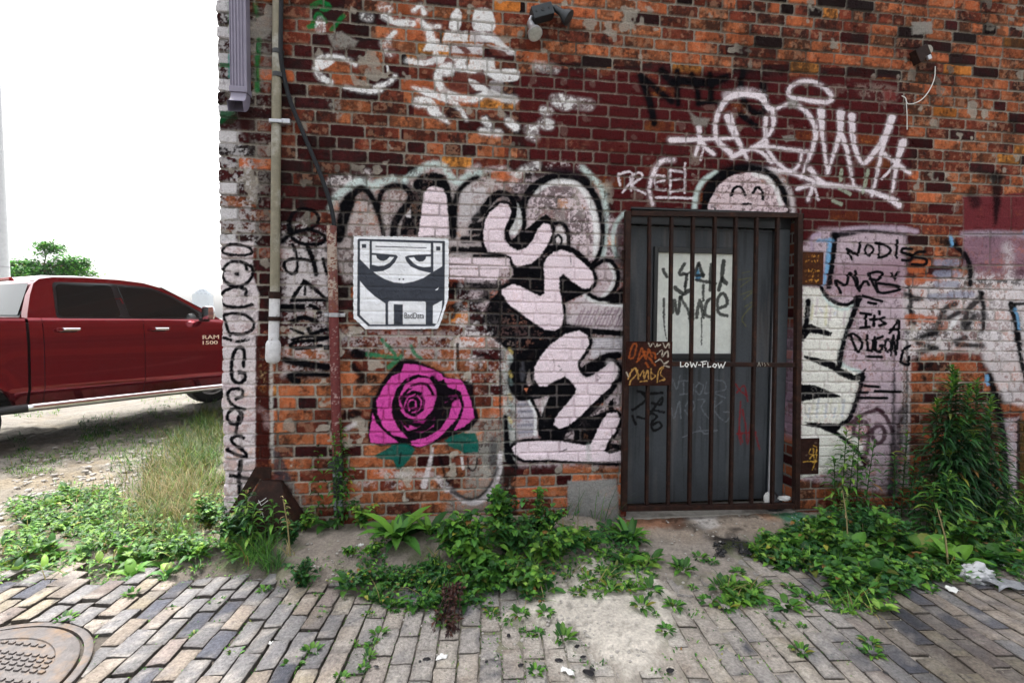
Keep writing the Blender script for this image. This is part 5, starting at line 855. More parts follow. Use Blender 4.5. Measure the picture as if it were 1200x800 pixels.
for i in range(-52, 68):
    ro = (h2(i, 3, 301) - .5) * .06 + (.5 * PLN if i % 2 else 0)
    for j in range(-22, 20):
        u0, v0 = i * PWD, j * PLN + ro + .02 * math.sin(i * .21)
        uc, vc = u0 + PWD / 2, v0 + PLN / 2
        x = uc * ca + vc * sa; y = -uc * sa + vc * ca - .35
        if y > -.17 or y < -3.4 or x < -4.4 or x > 5.6: continue
        if x < UC - .1 and y > -.36 + .18 * float(vn(np.array(x), np.array(0.0), .3, 5)): continue
        if math.hypot(x - MH[0], y - MH[1]) < MR - .02: continue
        r = [float(h2(i, j, s)) for s in range(302, 312)]
        wide = 1 if x < -.45 else .45
        g = .0022 + .0038 * wide * r[0]; gl = .0020 + .0040 * wide * r[1]
        ax = g + TX * (PWD - 2 * g) * (1 - .04 * r[2] * wide); ay = gl + TY * (PLN - 2 * gl) * (1 - .08 * (r[3] > .8))
        lx, ly = u0 + ax, v0 + ay
        rot = (r[4] - .5) * .05 * wide; du, dv = lx - uc, ly - vc; lx, ly = uc + du - rot * dv, vc + dv + rot * du
        wx = lx * ca + ly * sa; wy = -lx * sa + ly * ca - .35
        hgt = (r[5] - .5) * .010 * (.5 + .8 * wide) + (TX - .5) * (r[6] - .5) * .012 * wide + (TY - .5) * (r[7] - .5) * .012 + .004
        wx = wx + (fbm(wx, wy, .035, 361, 2) - .5) * .008; wy = wy + (fbm(wx, wy, .035, 371, 2) - .5) * .010
        hgt = hgt - .0022 * np.exp(-edge_d / .003)
        for cy_, cx_, cr_ in ((0, 0, 8), (0, -1, 9), (-1, 0, 10), (-1, -1, 11)):
            if float(h2(i * 3 + cx_, j * 5 + cy_, 300 + cr_)) > .62: hgt[cy_, cx_] -= .012; wx[cy_, cx_] += (wx[4, 3] - wx[cy_, cx_]) * .07; wy[cy_, cx_] += (wy[4, 3] - wy[cy_, cx_]) * .07
        dm = np.hypot(wx - MH[0], wy - MH[1]); kk = np.where(dm < MR + .007, (MR + .007) / np.maximum(dm, 1e-3), 1); wx = MH[0] + (wx - MH[0]) * kk; wy = MH[1] + (wy - MH[1]) * kk
        nn_ = fbm(wx, wy, .03, 321, 2); hgt = hgt + (nn_ - .5) * .006
        wz = hgt + .012 * (float(vn(np.array(x), np.array(y), .7, 331)) - .5)
        t = r[8]; rz = x
        P_ = (srgb(148, 146, 146, .62), srgb(166, 154, 142, .64), srgb(98, 100, 110, .64), srgb(172, 161, 142, .66), srgb(152, 140, 134, .64))
        thr = (.52, .74, .84, .92) if rz < -.2 else ((.36, .62, .8, .92) if rz < 1.0 else (.26, .50, .76, .92))
        cc = np.array(P_[sum(t > q_ for q_ in thr)]) * (.80 + .4 * r[9])
        bl = sst(.45, .7, fbm(wx, wy, .09, 341, 3))[..., None]; cl = cc * (1 - bl * .45) + np.array(srgb(120, 118, 122, .8)) * bl * .45
        lt = sst(.56, .7, fbm(wx, wy, .07, 351, 3))[..., None] * .4; cl = cl * (1 - lt) + np.array(srgb(196, 188, 178, .8)) * lt
        ppx, ppy = project(wx, wy, np.zeros_like(wx))
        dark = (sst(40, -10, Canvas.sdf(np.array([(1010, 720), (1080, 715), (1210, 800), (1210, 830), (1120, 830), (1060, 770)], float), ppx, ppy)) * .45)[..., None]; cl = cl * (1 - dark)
        du_ = (sst(60, -60, Canvas.sdf(np.array([(400, 700), (640, 680), (900, 630), (1010, 690), (1020, 760), (960, 830), (440, 830)], float), ppx, ppy)) * sst(.30, .56, .6 * fbm(wx, wy, .16, 381, 3) + .4 * fbm(wx, wy, .03, 391, 2)) * .66)[..., None]; cl = cl * (1 - du_) + np.array(srgb(186, 179, 170, .8)) * du_
        s2 = (sst(30, -25, Canvas.sdf(np.array([(630, 700), (700, 660), (770, 680), (800, 740), (770, 800), (700, 800), (640, 760)], float), ppx, ppy)) * sst(.25, .5, fbm(wx, wy, .08, 383, 3)) * .85)[..., None]; cl = cl * (1 - s2) + cS * s2
        ed = np.exp(-edge_d / .004)[..., None] * .55 * (.5 + r[1]); cl = cl * (1 - ed) + np.array(srgb(88, 80, 74, .8)) * ed
        top = np.stack([wx, wy, wz], -1).reshape(-1, 3); sk = top[per]; lw = sk.copy(); lw[:, 2] -= .026; cf = cl.reshape(-1, 3); dk = np.tile(np.array(srgb(92, 85, 78, .8)), (npr, 1))
        pv.append(np.concatenate([top, sk, lw])); pf.append(lq + cnt * NPV); pc.append(np.concatenate([cf, cf[per] * .7, dk])); cnt += 1
tag(npmesh("brick_pavement", np.concatenate(pv), np.concatenate(pf), M['paver'], None, np.concatenate(pc)), kind='structure')
# manhole: frame ring, lid with rows of raised lugs
mh = empty("manhole_cover", (MH[0], MH[1], 0), 0, "round cast iron manhole cover set in the brick paving", "manhole cover")
def ringm(prof, n=72):
    b = MB(); rings = []
    for r_, z in prof: rings.append([b.bm.verts.new((r_ * math.cos(2 * math.pi * k / n), r_ * math.sin(2 * math.pi * k / n), z)) for k in range(n)])
    for A, B in zip(rings, rings[1:]):
        for k in range(n): b.bm.faces.new((A[k], A[(k + 1) % n], B[(k + 1) % n], B[k]))
    return b
o = ringm([(MR, -.05), (MR, .000), (MR - .004, .003), (MR - .026, .003), (MR - .029, .003), (MR - .029, -.03)]).build("frame", M['iron'], mh, True)
b = MB().lathe([(MR - .042, -.03), (MR - .042, .004), (MR - .046, .007), (MR - .115, .007), (MR - .118, .002), (.002, .002)], 72)
o = b.build("lid", M['iron'], mh, True)
b = MB(); LR = MR - .128
for i in range(-24, 25):
    for j in range(-24, 25):
        x = i * .036 + (j % 2) * .018; y = j * .026
        if math.hypot(x, y) < LR and j % 5 != 0: b.box((x, y, .0035), (.022, .015, .010), None, .002)
o = b.build("lug_pattern", M['iron'], mh); o.rotation_euler.z = R(-14)
# ------------------------------------------------------------------ pickup truck on the lot
TA = R(28.5); TG = -.08
def c2w(X, Zc): return np.array([CAM[0] + X * math.cos(YAW) + Zc * math.sin(YAW), CAM[1] - X * math.sin(YAW) + Zc * math.cos(YAW)])
T0 = c2w(-5.125, 5.0); tdir = math.atan2(*(c2w(math.sin(TA), math.cos(TA)) - c2w(0, 0)))      # azimuth from +Y towards +X
truck = empty("pickup_truck", (T0[0], T0[1], TG), -tdir, "dark red crew cab pickup truck parked behind the building corner", "truck")
# local axes: +Y forward, +X to the truck's right side (towards the camera); x = 0 is the widest line of that side
WID = 2.0; MIDX = -WID / 2
def tb(mb, name, m, parent=truck, smooth=True, angle=35): return mb.build(name, M[m], parent, smooth, angle)
PROF = [(.50, -.11), (.56, -.065), (.66, -.035), (.70, -.006), (.735, -.012), (.95, -.004), (1.18, -.0), (1.32, -.018), (1.42, -.035), (1.455, -.065)]   # z, x
def zlow(z, s):                             # rocker rises a little along the sill
    return z
def side_panel(s0, s1, name, m='carpaint', x_off=0, zmax=None, both=True, parent=truck, n=10, arch=None):
    outs = []
    for sgn in ((1, -1) if both else (1,)):
        b = MB(); ss = np.linspace(s0, s1, n); pr = [p for p in PROF if zmax is None or p[0] <= zmax + .001]
        vs = []; 
        for s in ss:
            for z, x in pr:
                xx = x + x_off; zz = z
                if arch is not None:
                    dy, dz = s - arch[0], z - .40
                    rr = math.hypot(dy, dz)
                    if rr < arch[1]: zz = .40 + math.sqrt(max(0, arch[1] ** 2 - dy * dy)) if abs(dy) < arch[1] else z
                    if arch[1] <= math.hypot(dy, zz - .40) < arch[1] + .09: xx += .03 * (1 - (math.hypot(dy, zz - .40) - arch[1]) / .09)
                X = xx if sgn > 0 else -WID - xx
                vs.append((X, s, zz))
        k = len(pr); fs = [(i * k + j, (i + 1) * k + j, (i + 1) * k + j + 1, i * k + j + 1) for i in range(n - 1) for j in range(k - 1)]
        b.mesh(vs, fs); bmesh.ops.remove_doubles(b.bm, verts=b.bm.verts[:], dist=.0005); bmesh.ops.dissolve_degenerate(b.bm, dist=.0005, edges=b.bm.edges[:])
        outs.append(tb(b, name, m, parent, True, 50))
    return outs
RAX, FAX, TR = -.555, 2.90, .40
# dark inner shell, added so gaps between panels read dark
tb(MB().box((MIDX, 1.05, .95), (WID - .16, 1.95, .90)), "dark_shell", 'underbody', smooth=False)
tb(MB().box((MIDX, -1.0, .80), (WID - .50, 1.98, .30)).box((MIDX, 2.95, .80), (WID - .50, 1.85, .55)).box((MIDX - .5, 1.2, .47), (.14, 4.6, .14)).box((MIDX + .5, 1.2, .47), (.14, 4.6, .14)), "chassis", 'underbody', smooth=False)
PROFB = PROF
side_panel(-1.95, .035, "bed_side", n=44, arch=(RAX, .50)); side_panel(.058, .165, "cab_corner", n=4)
rd = side_panel(.172, 1.108, "door", n=8); fd = side_panel(1.115, 2.12, "door", n=8)
side_panel(2.127, 3.75, "fender", n=44, arch=(FAX, .50))
# bed: rails, inner walls, tailgate, floor
b = MB()
for X in (-.125, -WID + .125): b.box((X, -.957, 1.445), (.14, 1.985, .03), None, .008)
tb(b, "bed_rail", 'carpaint', smooth=False)
b = MB(); b.box((MIDX, -.957, .98), (WID - .36, 1.96, .03)).box((-.19, -.957, 1.2), (.02, 1.96, .44)).box((-WID + .19, -.957, 1.2), (.02, 1.96, .44)).box((MIDX, .02, 1.2), (WID - .42, .02, .44)); tb(b, "bed_liner", 'underbody', smooth=False)
tb(MB().box((MIDX, -1.955, 1.13), (WID - .10, .05, .62), None, .015), "tailgate", 'carpaint', smooth=False)
tb(MB().box((MIDX, -2.07, .66), (WID - .06, .16, .2), None, .03), "rear_bumper", 'chrome', smooth=False)
for X in (-.035, -WID + .035): tb(MB().box((X, -1.955, 1.2), (.07, .10, .36), None, .02), "tail_light", 'red_lamp', smooth=False)
# hood and nose
b = MB(); vs = []
hs_ = [(2.06, 1.45, .06), (2.4, 1.44, .06), (3.0, 1.40, .07), (3.5, 1.34, .10), (3.74, 1.26, .16), (3.80, 1.05, .18), (3.80, .62, .16)]
for s, z, ins in hs_:
    for t in np.linspace(0, 1, 9):
        x = -ins - (WID - 2 * ins) * t; cr = .05 * math.sin(math.pi * t) if z > 1.2 else 0; vs.append((x, s, z + cr))
b.mesh(vs, [(i * 9 + j, i * 9 + j + 1, i * 9 + j + 10, i * 9 + j + 9) for i in range(6) for j in range(8)]); tb(b, "hood", 'carpaint')
tb(MB().box((MIDX, 3.835, .98), (.95, .05, .42), None, .04), "grille", 'trim', smooth=False)
tb(MB().box((MIDX, 3.86, .62), (WID - .12, .16, .24), None, .05), "front_bumper", 'chrome', smooth=False)
for X in (-.30, -WID + .30): tb(MB().box((X, 3.80, 1.05), (.36, .08, .24), None, .04), "headlight", 'lens', smooth=False)
# cab above the belt line: profile in the side view, leaning in towards the roof
CABP = [(.058, 1.44), (.065, 1.50), (.105, 1.70), (.145, 1.83), (.20, 1.885), (.32, 1.915), (.60, 1.935), (.95, 1.935), (1.20, 1.915), (1.36, 1.87), (1.56, 1.775), (1.80, 1.635), (2.02, 1.50), (2.12, 1.445)]
def xcab(z): t = max(0, min(1, (z - 1.44) / .50)); return -.062 - .135 * t - .035 * max(0, t - .8) / .2
b = MB(); n = len(CABP)
def crown(z): return .0
R1 = [b.bm.verts.new((xcab(z), s, z)) for s, z in CABP]; R4 = [b.bm.verts.new((-WID - xcab(z), s, z)) for s, z in CABP]
mids = []
for t in (.06, .2, .4, .6, .8, .94):
    mids.append([b.bm.verts.new((xcab(z) * (1 - t) + (-WID - xcab(z)) * t, s - (.05 * math.sin(math.pi * t) if s < .3 else -.10 * math.sin(math.pi * t) if s > 1.3 else 0), z + .035 * min(1, math.sin(math.pi * t) * 1.6) * (1 if z > 1.86 else 0))) for s, z in CABP])
strips = [R1] + mids + [R4]
for A, B in zip(strips, strips[1:]):
    for k in range(n - 1): b.bm.faces.new((A[k], A[k + 1], B[k + 1], B[k]))
b.bm.faces.new(R1); b.bm.faces.new(R4[::-1])
cabo = tb(b, "cab", 'carpaint', angle=50)
def sideglass(poly, name, m, parent, off=.004, sgn=1, th=.004):
    b = MB(); P = catmull(poly, 4, True) if len(poly) > 4 else poly
    vs = [((xcab(z) + off) if sgn > 0 else (-WID - xcab(z) - off), s, z) for s, z in P]; b.mesh(vs, [tuple(range(len(vs)))]); return tb(b, name, m, parent, False)
def rrect(p, r=.03, n=4):                   # rounded polygon
    out = []; p = [Vector(a) for a in p]
    for i in range(len(p)):
        a, v, c_ = p[i - 1], p[i], p[(i + 1) % len(p)]; d1, d2 = (a - v).normalized(), (c_ - v).normalized(); rr = min(r, (a - v).length * .4, (c_ - v).length * .4)
        for k in range(n + 1):
            t = k / n; out.append(tuple((v + d1 * rr) * (1 - t) ** 2 + v * 2 * t * (1 - t) + (v + d2 * rr) * t * t))
    return out
def flatglass(poly, name, m, parent, off, sgn):
    b = MB(); vs = [((xcab(z) + off) if sgn > 0 else (-WID - xcab(z) - off), s, z) for s, z in poly]; b.mesh(vs, [tuple(range(len(vs)))]); return tb(b, name, m, parent, False)
for sgn, rdo, fdo in ((1, rd[0], fd[0]), (-1, rd[1], fd[1])):
    flatglass(rrect([(.295, 1.452), (.300, 1.86), (.86, 1.882), (.98, 1.46)], .05), "window_seal", 'trim', rdo, .003, sgn)
    flatglass(rrect([(.315, 1.472), (.325, 1.838), (.835, 1.860), (.90, 1.478)], .05), "window", 'glass', rdo, .006, sgn)
    flatglass(rrect([(.845, 1.46), (.80, 1.882), (1.27, 1.862), (1.50, 1.765), (1.88, 1.532), (1.92, 1.462)], .03), "window_seal", 'trim', fdo, .004, sgn)
    flatglass(rrect([(.985, 1.478), (.90, 1.858), (1.25, 1.842), (1.48, 1.745), (1.80, 1.546), (1.80, 1.480)], .03), "window", 'glass', fdo, .007, sgn)
    X = (lambda a: a) if sgn > 0 else (lambda a: -WID - a)
    for ss, dr in (((.28, .46), rdo), ((1.18, 1.36), fdo)):
        s0, s1 = ss; tb(MB().box((X(.008), (s0 + s1) / 2, 1.325), (.012, s1 - s0 - .03, .05), None, .005), "handle_recess", 'trim', dr, False)
        tb(MB().tube([(X(.006), s0 + .04, 1.332), (X(.034), s0 + .06, 1.332), (X(.034), s1, 1.332), (X(.006), s1 + .015, 1.332)], .018, 10), "handle", 'chrome', dr)
        tb(MB().box((X(.022), s0 + .012, 1.33), (.034, .055, .04), None, .012), "handle_cap", 'carpaint', dr, False)
    m_ = MB(); m_.box((X(.15), 1.80, 1.545), (.18, .11, .19), None, .05); mi = tb(m_, "mirror", 'chrome', fdo, True, 50); tb(MB().box((X(.05), 1.80, 1.455), (.16, .07, .06), None, .02), "mirror_arm", 'trim', mi, False)
    # side step
    st_ = tb(MB().tube([(X(.06), .0, .51), (X(.075), .05, .515), (X(.075), 2.2, .515), (X(.055), 2.3, .51)], .042, 14), "side_step", 'chrome', truck); tb(MB().tube([(X(.02), -.20, .505), (X(.055), -.04, .51), (X(.062), .005, .512)], .044, 14), "end_cap", 'trim', st_, False)
    for yb in (.5, 1.8): tb(MB().box((X(-.15), yb, .50), (.4, .06, .04)), "step_bracket", 'trim', st_, False)
# rear window of the cab and windshield
rb = lambda z: float(np.interp(z, [p[1] for p in CABP[:5]], [p[0] for p in CABP[:5]]))
def backglass(z0, z1, x0, x1, off, name, m, par):
    b = MB(); N_ = 8; vs = []
    for zz in (z0, z1):
        for t in np.linspace(0, 1, N_): 
            x = x0 + (x1 - x0) * t; tt = (xcab(zz) - x) / (xcab(zz) * 2 + WID) if True else 0
            vs.append((x, rb(zz) - .05 * math.sin(math.pi * max(0, min(1, tt))) - off, zz))
    b.mesh(vs, [(i, i + 1, N_ + i + 1, N_ + i) for i in range(N_ - 1)]); return tb(b, name, m, par)
backglass(1.46, 1.865, -.215, -WID + .215, .010, "rear_window_seal", 'trim', cabo); backglass(1.485, 1.835, -.245, -WID + .245, .016, "rear_window", 'rearglass', cabo)
tb(MB().box((MIDX, .14, 1.905), (.42, .03, .035), None, .01), "brake_light", 'red_lamp', cabo, False)
b = MB(); vs = []
for s, z in ((1.40, 1.865), (2.05, 1.50)):
    for t in np.linspace(0, 1, 8): vs.append(((xcab(z) - .07) * (1 - t) + (-WID - xcab(z) + .07) * t, s + .10 * math.sin(math.pi * (.05 + .9 * t)) + .012, z + .012))
b.mesh(vs, [(i, i + 1, 9 + i, 8 + i) for i in range(7)]); tb(b, "windshield", 'glass', cabo)
# wheels
for s, X in ((RAX, -.15), (FAX, -.15), (RAX, -WID + .15), (FAX, -WID + .15)):
    w = empty("wheel"); w.parent = truck; w.location = (X, s, .40); q = Matrix.Rotation(R(90), 4, 'Y')
    t_ = ringm([(.255, -.10), (.30, -.125), (.36, -.13), (.392, -.105), (.40, -.05), (.40, .05), (.392, .105), (.36, .13), (.30, .125), (.255, .10), (.255, -.10)], 44); bmesh.ops.transform(t_.bm, matrix=q, verts=t_.bm.verts[:]); t_.build("tyre", M['tyre'], w, True)
    qq = q if X > MIDX else q @ Matrix.Rotation(R(180), 4, 'X')
    b = ringm([(.257, -.10), (.257, .105), (.245, .112), (.225, .10), (.225, .02), (.225, -.10), (.257, -.10)], 36); b.lathe([(.225, -.02), (.225, -.015), (.05, -.01)], 36); b.lathe([(.075, -.01), (.075, .075), (.06, .085), (.01, .088)], 20)
    for k in range(5): a = 2 * math.pi * k / 5; b.box((.145 * math.cos(a), .145 * math.sin(a), .055), (.18, .075, .04), Matrix.Rotation(a, 3, 'Z'), .008)
    bmesh.ops.transform(b.bm, matrix=qq, verts=b.bm.verts[:]); b.build("rim", M['silver'], w, True)
# badge on the front door
def text_mesh(body):
    t = bpy.data.curves.new("t", 'FONT'); t.body = body; o = bpy.data.objects.new("t", t); COL.objects.link(o); bpy.context.view_layer.update()
    m_ = bpy.data.meshes.new_from_object(o.evaluated_get(bpy.context.evaluated_depsgraph_get())); bpy.data.objects.remove(o); return m_
for body, z, h, w in (("RAM", 1.185, .054, .22), ("1500", 1.112, .048, .20)):
    me = text_mesh(body); co = np.array([v.co for v in me.vertices]); a = (co[:, 0] - co[:, 0].min()) / np.ptp(co[:, 0]) * w; hh = co[:, 1] / co[:, 1].max() * h
    P = np.stack([np.full(len(co), .008), 1.80 + a, z + hh], -1); me.vertices.foreach_set("co", P.astype(np.float32).ravel()); me.update(); me.materials.clear(); me.materials.append(M['badge'])
    o = bpy.data.objects.new("badge", me); link(o, fd[0]); sol = o.modifiers.new("s", 'SOLIDIFY'); sol.thickness = .006
# thin crease line low on the doors is the panel itself; far things beyond
# pale light pole
pb = c2w(-12.78, 12.0); pole = empty("lamp_pole", (pb[0], pb[1], -.1), 0, "tall pale pole standing beyond the red truck", "pole")
MB().lathe([(.22, 0), (.22, .25), (.185, .3), (.075, 9.5), (.07, 9.52)], 20).build("shaft", M['concrete_pole'], pole, True)
MB().lathe([(.28, 0), (.28, .10), (.225, .14)], 20).build("base", M['concrete_pole'], pole, True)
MB().lathe([(.166, 2.20), (.166, 2.24)], 20).build("band", M['silver'], pole, True); MB().lathe([(.159, 2.75), (.159, 2.77)], 20).build("band", M['silver'], pole, True)
MB().tube([(0, 0, 9.4), (.5, 0, 9.8), (1.6, 0, 9.9)], .04, 8).box((1.9, 0, 9.88), (.7, .25, .12), None, .03).build("lamp_arm", M['concrete_pole'], pole, True)
# far tower with stepped roof
tpos = c2w(-197, 305); tw = empty("office_tower", (tpos[0], tpos[1], 0), R(10), "faint haze-pale tower with a stepped roof on the horizon", "building")
b = MB(); b.box((0, 0, 9), (9.2, 9.2, 18)); b.build("wall", M['tower'], tw); b = MB(); b.box((0, 0, 18.7), (7, 7, 1.4)).box((0, 0, 19.9), (5, 5, 1.0)).box((0, 0, 20.8), (3, 3, .8)); b.build("roof", M['tower'], tw)
def towermat():  # wall and window colours both paled for the haze in between
    m = bpy.data.materials.new("haze-pale facade"); m.use_nodes = True; t = m.node_tree; N, L = t.nodes, t.links; p = N["Principled BSDF"]; p.inputs['Roughness'].default_value = .7
    tc = N.new("ShaderNodeTexCoord"); sp = N.new("ShaderNodeSeparateXYZ"); cb = N.new("ShaderNodeCombineXYZ"); ad = N.new("ShaderNodeMath"); L.new(tc.outputs['Object'], sp.inputs[0]); L.new(sp.outputs[0], ad.inputs[0]); L.new(sp.outputs[1], ad.inputs[1]); L.new(ad.outputs[0], cb.inputs[0]); L.new(sp.outputs[2], cb.inputs[1])
    b = N.new("ShaderNodeTexBrick"); b.offset = 0; b.inputs['Scale'].default_value = 1; b.inputs['Brick Width'].default_value = 2.2; b.inputs['Row Height'].default_value = 2.4; b.inputs['Mortar Size'].default_value = .5; b.inputs['Color1'].default_value = (.32, .37, .42, 1); b.inputs['Color2'].default_value = (.34, .39, .44, 1); b.inputs['Mortar'].default_value = (.48, .53, .58, 1)
    L.new(cb.outputs[0], b.inputs[0]); L.new(b.outputs[0], p.inputs['Base Color']); return m
tw.children[0].data.materials.clear(); tw.children[0].data.materials.append(towermat())
# the air: thin haze; the tower's own colours are paled as well
hz = MB().box((0, 140, 11.5), (720, 430, 26)).build("haze", None); hz.display_type = 'WIRE'
hm = bpy.data.materials.new("haze"); hm.use_nodes = True; ht = hm.node_tree; ht.nodes.clear(); pvn = ht.nodes.new("ShaderNodeVolumePrincipled"); pvn.inputs['Color'].default_value = (.92, .95, 1, 1); pvn.inputs['Density'].default_value = .0005
hout = ht.nodes.new("ShaderNodeOutputMaterial"); ht.links.new(pvn.outputs[0], hout.inputs['Volume']); hz.data.materials.append(hm); tag(hz, kind='stuff')
# ------------------------------------------------------------------ plants
GREENS = [srgb(100, 146, 52, 1), srgb(82, 130, 48, 1), srgb(64, 112, 44, .95), srgb(46, 88, 40, .9), srgb(126, 162, 68, 1)]
DARKG = [srgb(52, 100, 50, 1), srgb(42, 86, 46, 1), srgb(36, 74, 42, .95), srgb(66, 116, 50, 1)]
DRY = [srgb(176, 158, 108, .68), srgb(150, 140, 84, .66), srgb(196, 178, 132, .7)]
class Fol:
    def __init__(s): s.v, s.f, s.c = [], [], []
    def leaf(s, p, az, el, L, w, droop=.9, col=None, n=3, shape='ov', fold=.22, pal=GREENS, twist=0):
        col = np.array(col if col is not None else random.choice(pal) if random.random() > .035 else random.choice((srgb(150, 150, 60, .85), srgb(150, 112, 60, .7), srgb(120, 130, 60, .8)))) * random.uniform(.62, 1.32)
        k = len(s.v); x, y, z = p; ca_, sa_ = math.cos(az), math.sin(az); sx, sy = -sa_, ca_
        for i in range(n + 1):
            t = i / n
            if i: e = el - droop * (i - .5) / n; d = L / n; x += ca_ * math.cos(e) * d; y += sa_ * math.cos(e) * d; z += math.sin(e) * d
            if shape == 'ov': ww = w * .5 * math.sin(math.pi * min(1, t ** .8 * .93 + .06)) ** .8
            elif shape == 'la': ww = w * .5 * (math.sin(math.pi * min(1, t * .9 + .08)) ** .75)
            else: ww = w * .5 * (1 - t) ** .6
            if i == n: ww *= .15
            h = abs(ww) * fold * 2; tz = ww * twist
            s.v += [(x + sx * ww, y + sy * ww, z + h + tz), (x, y, z), (x - sx * ww, y - sy * ww, z + h - tz)]
            mid = col * (1.18 if shape == 'ov' else 1.1); s.c += [col, mid, col]
            if i:
                a = k + 3 * i
                s.f += [(a - 3, a - 2, a + 1, a), (a - 2, a - 1, a + 2, a + 1)]
    def stem(s, P, r, col):
        P = [Vector(p) for p in P]; k0 = len(s.v)
        for i, p in enumerate(P):
            rr = r * (1 - .6 * i / max(1, len(P) - 1))
            for a in range(4): s.v.append((p.x + rr * math.cos(a * 1.5708), p.y + rr * math.sin(a * 1.5708), p.z)); s.c.append(np.array(col))
            if i:
                b = k0 + 4 * i
                for a in range(4): s.f.append((b - 4 + a, b - 4 + (a + 1) % 4, b + (a + 1) % 4, b + a))
    def build(s, name, parent=None):
        return npmesh(name, np.array(s.v), np.array(s.f), M['leaf'], parent, np.array(s.c))
U_ = random.uniform
def goldenrod(fl_, h, lean=(0, 0), n=90, L=.11, pal=DARKG, st_=None):
    P = [(lean[0] * h * (t ** 1.6), lean[1] * h * (t ** 1.6), h * t) for t in np.linspace(0, 1, 7)]; (st_ or fl_).stem(P, .006, srgb(70, 90, 44, .7))
    for i in range(n):
        t = .06 + .94 * (i / n); az = i * 2.4 + U_(-.4, .4); lx = lean[0] * h * t ** 1.6; ly = lean[1] * h * t ** 1.6
        l = L * (.55 + .75 * math.sin(math.pi * min(1, t * .85 + .12))) * U_(.75, 1.2) * (1 if t < .9 else .6)
        fl_.leaf((lx, ly, h * t), az, .75 - .35 * (1 - t) if t < .9 else 1.0, l, .019 * U_(.8, 1.2), 1.5 if t < .85 else .9, n=3, shape='la', pal=(GREENS if t > .88 else pal))
def rosette(fl_, n, L, w, pal=GREENS, el=(.5, 1.2), droop=(.7, 1.4), shape='ov', r0=.01, c=(0, 0, 0)):
    for i in range(n):
        az = i * 2.4 + U_(-.3, .3); k = U_(.6, 1.1); fl_.leaf((c[0] + r0 * math.cos(az), c[1] + r0 * math.sin(az), c[2] + .005), az, U_(*el), L * k, w * k, U_(*droop), n=4 if L > .1 else 3, shape=shape, pal=pal)
def bushy(fl_, h, spread_, stems, L, w, pal=GREENS, dens=14, st_=None):
    for s in range(stems):
        az = U_(0, 6.28); r = spread_ * U_(.2, 1) ; hh = h * U_(.55, 1.05); P = [(math.cos(az) * r * t ** 1.3, math.sin(az) * r * t ** 1.3, hh * math.sin(t * 1.5708) + .004) for t in np.linspace(0, 1, 5)]; (st_ or fl_).stem(P, .0035, srgb(84, 100, 50, .7))
        for i in range(dens):
            t = U_(.12, 1); q = (math.cos(az) * r * t ** 1.3, math.sin(az) * r * t ** 1.3, hh * math.sin(t * 1.5708)); k = U_(.6, 1.25) * (1.15 - .4 * t)
            fl_.leaf(q, U_(0, 6.28), U_(.0, .9), L * k, w * k, U_(.4, 1.2), n=3, pal=pal, twist=U_(-.3, .3))
def grass(fl_, n, h, r, pal=GREENS, w=.0045, droop=(.6, 1.8)):
    for i in range(n):
        az = U_(0, 6.28); a2 = U_(0, 6.28); rr = r * math.sqrt(U_(0, 1)); fl_.leaf((math.cos(a2) * rr, math.sin(a2) * rr, 0), az, U_(.9, 1.5), h * U_(.5, 1.1), w * U_(.7, 1.3), U_(*droop), n=4, shape='bl', fold=.1, pal=pal)
def plant(name, px, py, label, fn, cat="weed", group=None, stem=True, pal_=None):
    x, y, z = on(px, py); root = empty(name, (x, y, z - .004), U_(0, 6.28) if name != "tall_weed" else 0, label, cat, group)
    L_ = Fol(); S_ = Fol(); fn(L_, S_)
    L_.build("leaves", root)
    if len(S_.v): S_.build("stem", root)
    return root
WG = "weeds along the foot of the wall"
# tall narrow-leaved weeds by the right end of the wall
def clump(specs, L=.12, pal=DARKG, n=105):
    def f(a, b):
        for h, dx_, dy_, lx, ly in specs:
            A = Fol(); B = Fol(); goldenrod(A, h, (lx, ly), int(n * h), L, pal, B)
            for F_, T in ((A, a), (B, b)):
                k = len(T.v); T.v += [(v[0] + dx_, v[1] + dy_, v[2]) for v in F_.v]; T.c += F_.c; T.f += [tuple(i + k for i in q_) for q_ in F_.f]
    return f
TG_ = "tall narrow-leaved weeds against the wall"
DK2 = [srgb(44, 88, 44, .9), srgb(36, 74, 40, .9), srgb(30, 64, 36, .85), srgb(56, 102, 46, .9)]
plant("tall_weed", 1112, 616, "tallest dark green narrow-leaved weed clump, tight against the brick wall", clump([(1.08, 0, .02, -.0, .0), (1.05, .06, .03, -.02, .0), (1.0, -.05, .0, .02, -.01), (.96, .03, -.03, .02, -.02), (.86, -.10, .02, -.01, 0), (.78, .10, 0, .02, -.02), (.74, -.02, -.05, .0, -.03), (.66, .06, -.05, .02, -.03), (.55, -.08, -.04, -.02, -.05)], .125, DK2, 165), group=TG_)
plant("tall_weed", 1144, 616, "second tallest narrow-leaved weed clump, beside the tallest one", clump([(1.0, -.02, .02, .0, 0), (.88, .05, .0, .01, -.01), (.80, .0, -.03, .02, 0), (.66, -.06, .0, .0, -.02), (.6, .08, -.03, .05, -.03), (.5, .02, -.05, .02, -.05)], .115, DK2, 160), group=TG_)
plant("tall_weed", 1106, 630, "bright-tipped narrow-leaved weed in front of the tallest clump", clump([(.44, 0, 0, 0, -.04), (.38, .06, 0, .04, 0), (.36, -.07, .0, -.06, 0), (.30, .12, .02, .06, 0)], .12, GREENS + DARKG, 90), group=TG_)
plant("tall_weed", 986, 604, "slim pale green weed standing beside the lower rusty mounting plate", clump([(.62, 0, 0, 0, -.03), (.5, .05, .0, .05, -.02), (.42, -.05, 0, -.08, -.03)], .10, GREENS[1:], 80), group=TG_)
